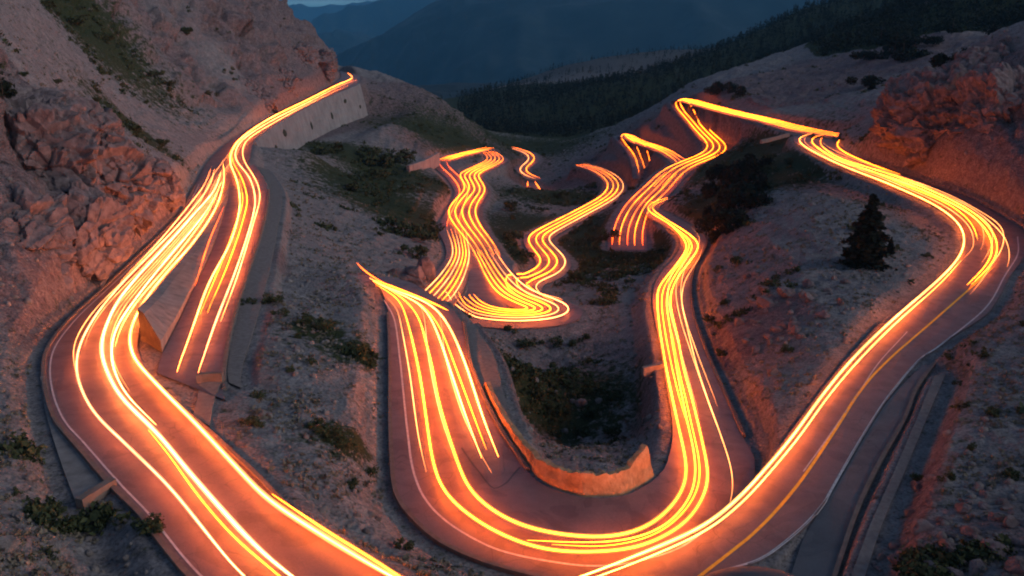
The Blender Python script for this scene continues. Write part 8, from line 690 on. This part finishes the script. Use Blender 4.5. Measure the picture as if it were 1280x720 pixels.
# ------------------------------------------------------------------ walls
def wall_strip(name, top, bottom, thick, mat, outward, label, cat='wall', rough=0.0, nz=5, parent=None):
    """solid wall: front face runs from top line to bottom line, back face thick behind it"""
    top, bottom, ou = np.array(top), np.array(bottom), np.array(outward)
    n = len(top); V = []; Fc = []
    for i in range(n):
        for j in range(nz+1): V.append(top[i]+(bottom[i]-top[i])*j/nz)
    for i in range(n):
        for j in range(nz+1): V.append(top[i]-ou[i]*thick+np.array((0, 0, (bottom[i][2]-top[i][2])*j/nz)))
    o2 = n*(nz+1); w = nz+1
    for i in range(n-1):
        for j in range(nz):
            a = i*w+j; Fc.append((a, a+1, a+w+1, a+w)); a += o2; Fc.append((a, a+w, a+w+1, a+1))
        Fc.append((i*w, (i+1)*w, o2+(i+1)*w, o2+i*w)); Fc.append((i*w+nz, o2+i*w+nz, o2+(i+1)*w+nz, (i+1)*w+nz))
    for i in (0, n-1):
        for j in range(nz):
            a = i*w+j; Fc.append((a, a+1, o2+a+1, o2+a))
    V = np.array(V)
    if rough: V = V+rough*np.stack([fbm(V*1.3, 3, s) for s in (5, 6, 7)], 1)
    me = mesh(name, V, Fc, mat); bm = bmesh.new(); bm.from_mesh(me); bmesh.ops.recalc_face_normals(bm, faces=bm.faces); bm.to_mesh(me); bm.free()
    o = link(name, me, parent)
    if not parent: tag(o, label, cat)
    return o
# tall pale wall under the upper left road
L, R = WAYS['left']; i0, i1 = 15*8+6, 20*8
ou = outw(R, L)[i0:i1]; E = R[i0:i1]; hgt = WH
top = E+ou*1.0+np.array((0, 0, .25)); bot = E+ou*(1.0+.22*hgt)[:, None]-np.stack([0*hgt, 0*hgt, hgt], 1)
wallA = wall_strip('retaining_wall', top, bot, .9, M['plaster'], ou, 'tall pale grey plastered wall holding up the upper left road', rough=.12, nz=10)
for s, t_, w_, h_ in ((.30, .35, 1.6, 2.2), (.47, .55, .8, 3.0), (.63, .55, 1.0, 2.8), (.74, .30, 1.5, 1.8), (.88, .62, .9, 1.6), (.2, .7, 1.0, 1.4)):
    i = int(s*(len(E)-1)); p = top[i]+(bot[i]-top[i])*t_; t3 = E[min(i+1, len(E)-1)]-E[i]; t3 /= np.linalg.norm(t3); dn = bot[i]-top[i]; dn /= np.linalg.norm(dn)
    V = []; rnd = random.Random(int(s*100)); m_ = 14
    nrm = np.cross(t3, dn); nrm *= np.sign(nrm@ou[i])
    for d_ in (-.15, .28):
        for a in range(m_):
            an = a*2*math.pi/m_; rr = rnd.uniform(.55, 1.1)*(1 if d_ < 0 else .7); V.append(p+t3*math.cos(an)*w_*rr*1.6+dn*math.sin(an)*h_*rr*.6+nrm*d_)
    Fc = [(a, (a+1) % m_, m_+(a+1) % m_, m_+a) for a in range(m_)]+[tuple(m_+a for a in range(m_))]
    link('wall_shrub', mesh('wall_shrub', V, Fc, M['stain']), wallA)
# rough low wall inside the central bend
L, R = WAYS['central']; i0, i1 = 4*8+4, 14*8+3
E = R[i0:i1]; ou = outw(E, L[i0:i1]); k = np.linspace(0, 1, len(E))
hgt = np.interp(k, [0, .12, .3, .55, .84, .95, 1], [.15, .45, 1.0, 1.3, 1.35, 2.5, .2])+.16*fbm(np.stack([k*40, 0*k, 0*k], 1), 3, 9)
top = E+ou*.7+np.stack([0*hgt, 0*hgt, hgt], 1); bot = E+ou*.35-np.array((0, 0, .4))
wall_strip('stone_wall', top, bot, -.4, M['glowstone'], ou, 'low broken topped rough wall curving round the inside of the central bend', rough=.14, nz=6)
# small grey wall on far middle road
def simple_wall(name, pl, h, th, mat, label, cat='wall', down=1.5):
    q = cr(np.array(pl, float)+(0, 0, Z0), 4); T = np.gradient(q, axis=0); T[:, 2] = 0; T /= np.linalg.norm(T, axis=1)[:, None]
    ou = np.stack([T[:, 1], -T[:, 0], 0*T[:, 0]], 1)
    wall_strip(name, q+ou*th/2+np.array((0, 0, h)), q+ou*(th/2+.1)-np.array((0, 0, down)), th, mat, ou, label, cat, .05, 4)
# wedge shaped median between the left road and its spur
a0, a1 = 9*8, 14*8; n_ = 24
EA = np.array([WAYS['left'][1][int(round(t))] for t in np.linspace(a0, a1, n_)]); EB = np.array([WAYS['spur'][0][int(round(t))] for t in np.linspace(8, 5*8, n_)])
EA = EA+(EB-EA)*.12; EB = EB+(EA-EB)*.05
dd_ = np.linalg.norm(EA-EA[0], axis=1)
ha = np.interp(dd_, [0, 5, 14, 40, 90], [2.7, 2.0, 1.1, .55, .3]); hb = np.interp(dd_, [0, 10, 40, 90], [.95, .6, .3, .2])
V = []
for a, b, h1, h2 in zip(EA, EB, ha, hb): V += [a-(0, 0, .5), a+(0, 0, h1), a*.7+b*.3+np.array((0, 0, h1*.97)), b+(0, 0, h2), b-(0, 0, .5)]
V = np.array(V); V += .05*np.stack([fbm(V*1.1, 3, s) for s in (5, 6, 7)], 1)
Fc = [(5*i+j, 5*i+j+1, 5*i+j+6, 5*i+j+5) for i in range(n_-1) for j in range(4)]+[(5*(n_-1)+j for j in (4, 3, 2, 1, 0))]
Fc = [tuple(q) for q in Fc]
md = link('median_wall', mesh('median_wall', V, Fc, M['concrete'])); tag(md, 'pale concrete wedge dividing the left road from its spur', 'median wall')
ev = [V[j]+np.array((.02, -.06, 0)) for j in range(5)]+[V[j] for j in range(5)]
link('end_face', mesh('end_face', ev, [(0, 1, 2, 3, 4)]+[(j, j+1, j+6, j+5) for j in range(4)], M['darkstone']), md)  # end face in a darker brown than the rest of the wedge
def px_wall(name, pl, h, th, mat, label, cat, down=1.0): simple_wall(name, pl, h, th, mat, label, cat, down)
for nm, pl, h, th, mt, lb, ct, dn in PARAPETS: simple_wall(nm, pl, h, th, M[mt], lb, ct, dn)
# smooth dark mound at the very bottom of the picture
x_, y_, z_ = MOUND; V = []; Fc = []
for i in range(13):
    for a in range(48):
        t = i/12*math.pi/2; an = a*math.pi/24; V.append((x_+3.4*math.sin(t)*math.cos(an), y_+2.2*math.sin(t)*math.sin(an), z_+1.2*math.cos(t)-.55))
Fc = [(i*48+a, i*48+(a+1) % 48, i*48+48+(a+1) % 48, i*48+48+a) for i in range(12) for a in range(48)]
tag(link('earth_mound', mesh('earth_mound', V, Fc, M['asphalt_dark'], True)), 'smooth dark rounded mound at the bottom edge beside the right road', 'mound')


# ------------------------------------------------------------------ vegetation
def leaf_cards(C, S, rg, flat=0.0):
    """C centres, S sizes -> quads randomly oriented"""
    n = len(C); a = rg.normal(size=(n, 3)); a[:, 2] *= (1-flat); a /= np.linalg.norm(a, axis=1)[:, None]
    b = rg.normal(size=(n, 3)); b -= a*(a*b).sum(1)[:, None]; b /= np.linalg.norm(b, axis=1)[:, None]
    S = S[:, None]; asp = rg.uniform(.45, .9, (n, 1))
    V = np.stack([C-a*S-b*S*asp*.3, C+b*S*asp, C+a*S, C-b*S*asp*.8], 1).reshape(-1, 3)
    return V, np.arange(4*n).reshape(n, 4)
def bush_mesh(name, seed, n=420, leaf=.085, mat='leaf'):
    """unit bush about 1 high, 1.5 wide, several uneven clumps"""
    rg = np.random.default_rng(seed); C = []
    for c in range(rg.integers(5, 9)):
        o = np.r_[rg.normal(0, .34, 2), rg.uniform(.15, .55)]; r = rg.uniform(.2, .38)
        d = rg.normal(size=(n//6, 3)); d /= np.linalg.norm(d, axis=1)[:, None]
        C.append(o+d*r*rg.uniform(.45, 1.05, (len(d), 1))*(1, 1, .85))
    C = np.concatenate(C); C = C[C[:, 2] > -.08]
    V, Fq = leaf_cards(C, rg.uniform(.6, 1.5, len(C))*leaf, rg)
    return fast_mesh(name, V, Fq, M[mat])
def conifer_parts(seed, levels=26, br=9, cards=9, spread=.24):
    """unit-height spire: trunk mesh, crown mesh"""
    rg = np.random.default_rng(seed); C = []; S = []
    for l in range(levels):
        h = .06+.93*(l/(levels-1))**.92; R_ = spread*(1-h)**.8*rg.uniform(.75, 1.15)+.012
        for b in range(br if h < .8 else 5):
            an = rg.uniform(0, 2*math.pi); rl = R_*rg.uniform(.65, 1.1)
            for q in range(cards):
                f = (q+.6)/cards
                C.append((math.cos(an)*rl*f, math.sin(an)*rl*f, h-.28*rl*f+rg.normal(0, .008))); S.append((.018+.016*(1-f))*rg.uniform(.7, 1.4)*(1.25-.6*h))
    V, Fq = leaf_cards(np.array(C)+rg.normal(0, .006, (len(C), 3)), np.array(S)*1.6, rg, .5)
    crown = fast_mesh('crown', V, Fq, M['needle'])
    tv = [];
    for z, r in ((-.06, .026), (.1, .02), (.5, .011), (.97, .002)):
        for a in range(7): tv.append((r*math.cos(a*.8976), r*math.sin(a*.8976), z))
    tf = [(i*7+a, i*7+(a+1) % 7, i*7+7+(a+1) % 7, i*7+7+a) for i in range(3) for a in range(7)]
    return mesh('trunk', tv, tf, M['bark']), crown
BL_ = {'crag': 'small dark scrub bush on top of the left crag', 'upper': 'dark bush on the upper left hillside', 'wallfoot': 'dark bush at the foot of the tall pale wall',
       'gully': 'dark green bush in the gully right of the tall pale wall', 'between': 'low dark bush on the slope between the left road and the central road',
       'pit': 'green bush in the hollow enclosed by the central bend', 'mid': 'dark bush on the valley floor beyond the central loop',
       'thicket': 'tall black green juniper in the thicket right of the central bend', 'knob': 'dark bush on the rocky knob inside the right road',
       'rightbank': 'dry bush on the bank at the right edge of the picture', 'leftbank': 'dark bush on the rocky bank at the lower left corner'}
bushes = [bush_mesh('bush', 100+i, 520 if i < 4 else 380, .075) for i in range(7)]
dark_bushes = [bush_mesh('juniper_bush', 150+i, 1100, .062, 'needle') for i in range(3)]
for zn, l in BUSHES.items():
    for x, y, h in l:
        th_ = zn == 'thicket'; h = h*(1.6 if th_ else .8 if zn == 'pit' else 1.25)
        o = link('juniper_bush' if th_ else 'bush', random.choice(dark_bushes if th_ else bushes), loc=(x, y, ground(x, y)-.08*h), rz=random.uniform(0, 6.28))
        w = random.uniform(.85, 1.25)*(.75 if zn == 'thicket' else 1.15); o.scale = (h*w, h*w*random.uniform(.8, 1.2), h)
        tag(o, BL_[zn], 'bush', BL_[zn].replace('bush', 'bushes').replace('juniper', 'junipers'))
kinds = [conifer_parts(s, 34, 17, 12, sp) for s, sp in ((1, .27), (2, .30), (3, .24))]
jun = [bush_mesh('crown', 200+i, 900, .06, 'needle') for i in range(3)]
TL = [('tall dark spire shaped conifer on the grey knob inside the right road', None), ('stunted dark conifer right of the tall spire shaped one', None)]
for i, (x, y, h) in enumerate(TREES):
    con = i < 2 or i == 13
    tk, cw = kinds[0 if i == 0 else i % 3] if con else (kinds[0][0], jun[i % 3])
    r = bpy.data.objects.new('conifer_tree' if con else 'juniper_tree', None); col.objects.link(r); r.location = (x, y, ground(x, y)-.1); r.rotation_euler = (0, 0, i*1.7)
    if con: r.scale = (h*(1.4 if i == 0 else 1.1),)*2+(h,)
    else: r.scale = (h*random.uniform(.9, 1.3), h*random.uniform(.9, 1.3), h)
    link('trunk', tk, r); link('crown', cw, r)
    if i < 2: tag(r, TL[i][0], 'tree')
    elif i == 13: tag(r, 'dark conifer at the left edge on top of the crag', 'tree')
    else: tag(r, 'rounded dark juniper tree on the rosy hill above the right road', 'tree', 'juniper trees on the rosy hill')
# far wood
def wood(name, spots, cards, label, mat):
    Vs, Fs, b = [], [], 0
    for (x, y, h) in spots:
        n_ = cards; t = rng.uniform(0, 1, n_)**1.25; an = rng.uniform(0, 6.283, n_); rr = .27*h*(1-t)**.85*rng.uniform(.35, 1, n_)+.02*h
        C = np.stack([x+np.cos(an)*rr, y+np.sin(an)*rr, ground(x, y)+h*(.02+.96*t)], 1)
        V, Fq = leaf_cards(C, h*rng.uniform(.05, .1, n_), rng, .4)
        Vs.append(V); Fs.append(Fq+b); b += len(V)
    o = link(name, fast_mesh(name, np.concatenate(Vs), np.concatenate(Fs), M[mat])); tag(o, label, 'wood', None, 'stuff')
sp = []
while len(sp) < 8000:
    y = 300+585*random.random()**1.1; s = random.uniform(-.06, .68); x = s*y
    if gat(FOR, x, y) > .5: sp.append((x, y, random.uniform(3.6, 8.0)))
wood('forest', sp, 38, 'dark conifer forest covering the far right hillside', 'needle')
sp = []
while len(sp) < 420:
    y = random.uniform(880, 1250); x = random.uniform(-.09, .22)*y
    if fbm(np.array([[x*.02, y*.02, 0]]), 3, 5)[0] > -.05: sp.append((x, y, random.uniform(4, 8)))
wood('far_wood', sp, 30, 'scattered dark trees on the pale far hill', 'needle')
# scrub and dry tufts
def tufts(name, n, cond, mat, label, hmin, hmax, cards, leaf, ymax=330):
    Cs, Ss = [], []; c = 0; tries = 0
    while c < n and tries < n*60:
        tries += 1
        y = 32*math.exp(random.random()*math.log(ymax/32)); x = random.uniform(-.72, .72)*y
        j, i, _, _ = cell(x, y)
        if EM[j, i] < .7 or not cond(j, i, x, y): continue
        h = random.uniform(hmin, hmax)*(1 if y < 120 else 1.35); g = ground(x, y)
        d = rng.normal(size=(cards, 3)); d /= np.linalg.norm(d, axis=1)[:, None]; d[:, 2] = np.abs(d[:, 2])
        Cs.append(np.array((x, y, g))+d*h*rng.uniform(.3, 1, (cards, 1))); Ss.append(h*leaf*rng.uniform(.6, 1.4, cards)); c += 1
    V, Fq = leaf_cards(np.concatenate(Cs), np.concatenate(Ss), rng)
    tag(link(name, fast_mesh(name, V, Fq, M[mat])), label, 'scrub', None, 'stuff')
nz = lambda x, y, s, k: vnoise(np.array([[x*s, y*s, 0.]]), k)[0]
tufts('scrub', 5200, lambda j, i, x, y: GRN[j, i]*.9+nz(x, y, .12, 3)*.7+nz(x, y, .4, 4)*.4 > .62, 'leaf', 'dark green ground scrub spread over the slopes', .25, .8, 24, .3, 460)
tufts('dry_grass', 9000, lambda j, i, x, y: RK[j, i] < .5 and nz(x, y, .25, 8) > -.15, 'dry', 'dry grass tufts dotting the pale slopes', .10, .30, 10, .45, 200)
# stones
def rock_mesh(name, seed, sub, mat, rough=.35):
    bm = bmesh.new(); bmesh.ops.create_icosphere(bm, subdivisions=sub, radius=1.0)
    V = np.array([v.co[:] for v in bm.verts]); r = np.random.default_rng(seed)
    sh = r.uniform(.65, 1.2, 3); 
    d = 1+rough*fbm(V*1.1+seed*3.1, 2, seed)+.22*fbm(V*2.6+seed, 4, seed+3, ridged=True)
    for _ in range(7):                                    # planes of fracture
        nn = r.normal(size=3); nn /= np.linalg.norm(nn); cut = r.uniform(.55, .85); t = V@nn
        d = np.minimum(d, np.where(t > .05, cut/np.maximum(t, .05), 9))
    V = V*d[:, None]*sh
    for v, c in zip(bm.verts, V): v.co = c
    me = bpy.data.meshes.new(name); bm.to_mesh(me); bm.free(); me.materials.append(M[mat]); return me
rocks = [rock_mesh('boulder', s, 4, 'redrock') for s in range(4)]+[rock_mesh('boulder', 10+s, 4, 'greyrock') for s in range(4)]
boulder_kind = [0]*NB0+[1]*NB1+[2]*5+[3]*2
for i, (x, y, h) in enumerate(BOULDERS):
    bk = boulder_kind[i]; kn = bk == 1; lf = bk >= 2
    o = link('boulder', rocks[i % 4 if bk < 2 else 4+i % 4], loc=(x, y, ground(x, y)+.05*h), rz=i*2.1)
    s = h*(.5 if bk == 0 else .62); o.scale = (s*random.uniform(.9, 1.35), s*random.uniform(.8, 1.2), s*random.uniform(.7, 1)); o.rotation_euler = (random.uniform(-.4, .4), random.uniform(-.4, .4), i*2.1)
    lb = 'red brown boulder among rubble in the lower right corner' if bk == 0 else 'rocky lump on the steep face of the knob left of the right road' if kn else 'grey boulder on the bank in the lower left corner' if bk == 2 else 'orange lit boulder in the hollow of the central bend'
    tag(o, lb, 'boulder', lb.replace('boulder', 'boulders').replace('lump', 'lumps'))
def outcrop(x, y, z, r, seed, label, mat):
    bm = bmesh.new(); bmesh.ops.create_icosphere(bm, subdivisions=6, radius=1.0)
    V = np.array([v.co[:] for v in bm.verts]); g_ = np.random.default_rng(seed); d = 1+.22*fbm(V*1.3+seed*3.7, 3, seed)
    for _ in range(16):
        nn = g_.normal(size=3)*(1, 1, .6); nn /= np.linalg.norm(nn); cut = g_.uniform(.6, .9); t = V@nn
        d = np.minimum(d, np.where(t > .05, cut/np.maximum(t, .05), 9))
    Vn = V; V = V*d[:, None]*r; q = V+(x, y, z); q = np.stack([q[:, 0]*.8+q[:, 2]*.5, q[:, 1]*.8, q[:, 2]*.9-q[:, 0]*.35], 1); q += .45*np.stack([vnoise(q*.3, a) for a in (1, 2, 3)], 1)
    a1, b1, t1 = facets(q*(.30, .30, .36), seed); a2, b2, t2 = facets(q*(.8, .8, .62), seed+7); m_ = min(r)/9
    led = q[:, 2]*.42+.5*vnoise(q*.12, 31); led = led-np.floor(led)
    V = V+Vn*(m_*(.55*a1+1.5*t1-.55*(1-sstep(0, .07, b1))+.20*a2+.75*t2-.14*(1-sstep(0, .10, b2))+.30*led+.12*fbm(q*1.2, 3, 5)))[:, None]
    for v, c in zip(bm.verts, V): v.co = c
    me = bpy.data.meshes.new('rock_outcrop'); bm.to_mesh(me); bm.free(); me.materials.append(M[mat])
    tag(link('rock_outcrop', me, None, (x, y, z)), label[0], 'rock outcrop', label[1])
for i, (x, y, z, rx, ry, rz, k) in enumerate(OUTCROPS):
    lb = [('fractured red brown face of the steep crag beside the left road', 'outcrops of the left crag'), ('dark fractured cliff face above the far bend of the right road', 'cliffs above the right road'),
          ('upright rock buttress above the far end of the upper left road', 'buttresses above the upper left road'),
          ('jagged lit rocks at the crest where the central road drops away', 'jagged rocks at the crest')][k]
    outcrop(x, y, z+Z0, np.array((rx, ry, rz)), 300+i, lb, 'redrock')
st = [rock_mesh('st', 30+s, 1, 'greyrock', .5) for s in range(4)]
sv = [np.array([v.co[:] for v in m_.vertices]) for m_ in st]; sf = np.array([p.vertices[:] for p in st[0].polygons])
Vs, Fs, b = [], [], 0; c = 0
while c < 3800:
    y = 32*math.exp(random.random()*math.log(190/32)); x = random.uniform(-.72, .72)*y; j, i, _, _ = cell(x, y)
    if EM[j, i] < .8 or nz(x, y, .2, 14) < -.25: continue
    s = .05+.28*random.random()**3.5; s *= 1+y/120; v = sv[c % 4]; an = random.random()*6.28; ca_, sa_ = math.cos(an), math.sin(an)
    V = np.stack([v[:, 0]*ca_-v[:, 1]*sa_, v[:, 0]*sa_+v[:, 1]*ca_, v[:, 2]*.7], 1)*s+(x, y, ground(x, y)+.1*s)
    Vs.append(V); Fs.append(sf+b); b += len(V); c += 1
tag(link('loose_stones', fast_mesh('loose_stones', np.concatenate(Vs), np.concatenate(Fs), M['greyrock'])), 'loose grey stones littering the slopes', 'stones', None, 'stuff')

# ------------------------------------------------------------------ far mountain ridges
for q, (dist, crest) in enumerate(RIDGES):
    c = cr(np.array(crest, float)+(0, 0, Z0), 14); n_ = len(c); NK = 70
    k = np.linspace(-1, 1, NK); V = np.zeros((n_, NK, 3))
    hgt = np.maximum(c[:, 2]-(Z0-330), 30)
    for j, t in enumerate(k):
        d = t*hgt*2.6; V[:, j, 0] = c[:, 0]+c[:, 0]/c[:, 1]*d; V[:, j, 1] = c[:, 1]+d; V[:, j, 2] = c[:, 2]-hgt*(abs(t)**1.15)
    V = V.reshape(-1, 3); kk = np.tile(np.abs(k), n_)
    s_ = 1/(dist*.12); V[:, 2] += dist*.020*(fbm(V*(s_, s_, 0), 5, 60+q, ridged=True)-.1)*(.12+sstep(0, .35, kk)) + dist*.0012*fbm(V*(s_*14, s_*14, 0), 3, 80+q)
    ij = (np.arange(n_-1)[:, None]*NK+np.arange(NK-1)[None, :]).ravel()
    tag(link('mountain', fast_mesh('mountain', V, np.stack([ij, ij+1, ij+NK+1, ij+NK], 1), M['mountain'], True)), kind='structure')

# ------------------------------------------------------------------ air, sky, sun, camera
HAZE_DENSITY = 5.5e-5
if HAZE_DENSITY:
    lo = min(float(P3[:, 2].min()), Z0-420)-1; hi = max(float(P3[:, 2].max()), 900.0)+30
    x0, x1, y0, y1 = float(P3[:, 0].min())-50, float(P3[:, 0].max())+50, -60, 14100
    V = [(x, y, z) for z in (lo, hi) for y in (y0, y1) for x in (x0, x1)]
    hm = bpy.data.materials.new('evening_haze'); hm.use_nodes = True; t = hm.node_tree; t.nodes.clear()
    o_ = t.nodes.new('ShaderNodeOutputMaterial'); pv = t.nodes.new('ShaderNodeVolumePrincipled')
    pv.inputs['Color'].default_value = (.16, .58, .95, 1); pv.inputs['Density'].default_value = HAZE_DENSITY; pv.inputs['Anisotropy'].default_value = 0
    t.links.new(pv.outputs[0], o_.inputs['Volume'])
    tag(link('haze', mesh('haze', V, [(0, 2, 3, 1), (4, 5, 7, 6), (0, 1, 5, 4), (2, 6, 7, 3), (0, 4, 6, 2), (1, 3, 7, 5)], hm)), 'blue evening haze filling the far valley', 'haze', None, 'stuff')
w = bpy.data.worlds.new('World'); sc.world = w; w.use_nodes = True
sky = w.node_tree.nodes.new('ShaderNodeTexSky'); sky.sky_type = 'NISHITA'; sky.sun_disc = False
EL, AZ = math.radians(24.0), math.radians(105)      # low sun right of the camera, veiled by the evening sky
sky.sun_elevation = EL; sky.sun_rotation = AZ; sky.altitude = 1500; sky.air_density = 1.0; sky.dust_density = .4; sky.ozone_density = 2.0
bg = w.node_tree.nodes['Background']; bg.inputs['Strength'].default_value = SKY_S
wt = w.node_tree; wn = wt.nodes
tc = wn.new('ShaderNodeTexCoord'); sx = wn.new('ShaderNodeSeparateXYZ'); wt.links.new(tc.outputs['Generated'], sx.inputs[0])
rp = wn.new('ShaderNodeValToRGB'); e = rp.color_ramp.elements              # dusk band of blue air and cloud low over the horizon
e[0].position = 0.0; e[0].color = (.035, .19, .40, 1); e[1].position = .10; e[1].color = (1.10, .98, .97, 1)
mp = wn.new('ShaderNodeMapping'); mp.inputs['Scale'].default_value = (3, 3, 60); wt.links.new(tc.outputs['Generated'], mp.inputs[0])
cn = wn.new('ShaderNodeTexNoise'); cn.inputs['Scale'].default_value = 2.0; cn.inputs['Detail'].default_value = 5; wt.links.new(mp.outputs[0], cn.inputs['Vector'])
wt.links.new(sx.outputs['Z'], rp.inputs[0])
cr_ = wn.new('ShaderNodeValToRGB'); cr_.color_ramp.elements[0].position = .42; cr_.color_ramp.elements[0].color = (.8, .8, .8, 1)
cr_.color_ramp.elements[1].position = .62; cr_.color_ramp.elements[1].color = (1.5, 1.45, 1.4, 1); wt.links.new(cn.outputs['Fac'], cr_.inputs[0])
m1 = wn.new('ShaderNodeMix'); m1.data_type = 'RGBA'; m1.blend_type = 'MULTIPLY'; m1.inputs[0].default_value = 1
wt.links.new(sky.outputs[0], m1.inputs[6]); wt.links.new(rp.outputs[0], m1.inputs[7])
m2 = wn.new('ShaderNodeMix'); m2.data_type = 'RGBA'; m2.blend_type = 'MULTIPLY'; m2.inputs[0].default_value = 1
wt.links.new(m1.outputs[2], m2.inputs[6]); wt.links.new(cr_.outputs[0], m2.inputs[7])
wt.links.new(m2.outputs[2], bg.inputs['Color'])
sl = bpy.data.lights.new('sun', 'SUN'); sl.energy = SUN_S; sl.angle = math.radians(30); sl.color = (1, .86, .76)
so = bpy.data.objects.new('sun', sl); col.objects.link(so)
dirn = Vector((math.sin(AZ)*math.cos(EL), math.cos(AZ)*math.cos(EL), math.sin(EL)))
so.rotation_euler = dirn.to_track_quat('Z', 'Y').to_euler()
cam = bpy.data.cameras.new('camera'); co = bpy.data.objects.new('camera', cam); col.objects.link(co); sc.camera = co
cam.sensor_width = 36; cam.lens = 36*1108/1280; cam.clip_start = .5; cam.clip_end = 40000
co.location = CAMP; co.rotation_euler = (math.radians(90)-math.atan((360-16)/1108), 0, 0)
sc.view_settings.view_transform = 'Standard'; sc.view_settings.look = 'None'; sc.view_settings.gamma = 1; sc.view_settings.use_curve_mapping = False
sc.view_settings.exposure = EXPO
cy = sc.cycles
cy.use_denoising = True; cy.filter_width = 2.0
try: cy.denoiser = 'OPENIMAGEDENOISE'; cy.denoising_prefilter = 'ACCURATE'
except Exception: pass
cy.max_bounces = 5; cy.diffuse_bounces = 3; cy.glossy_bounces = 2; cy.volume_bounces = 3; cy.transparent_max_bounces = 32
cy.use_light_tree = True; cy.sample_clamp_indirect = 4; cy.caustics_reflective = False; cy.caustics_refractive = False
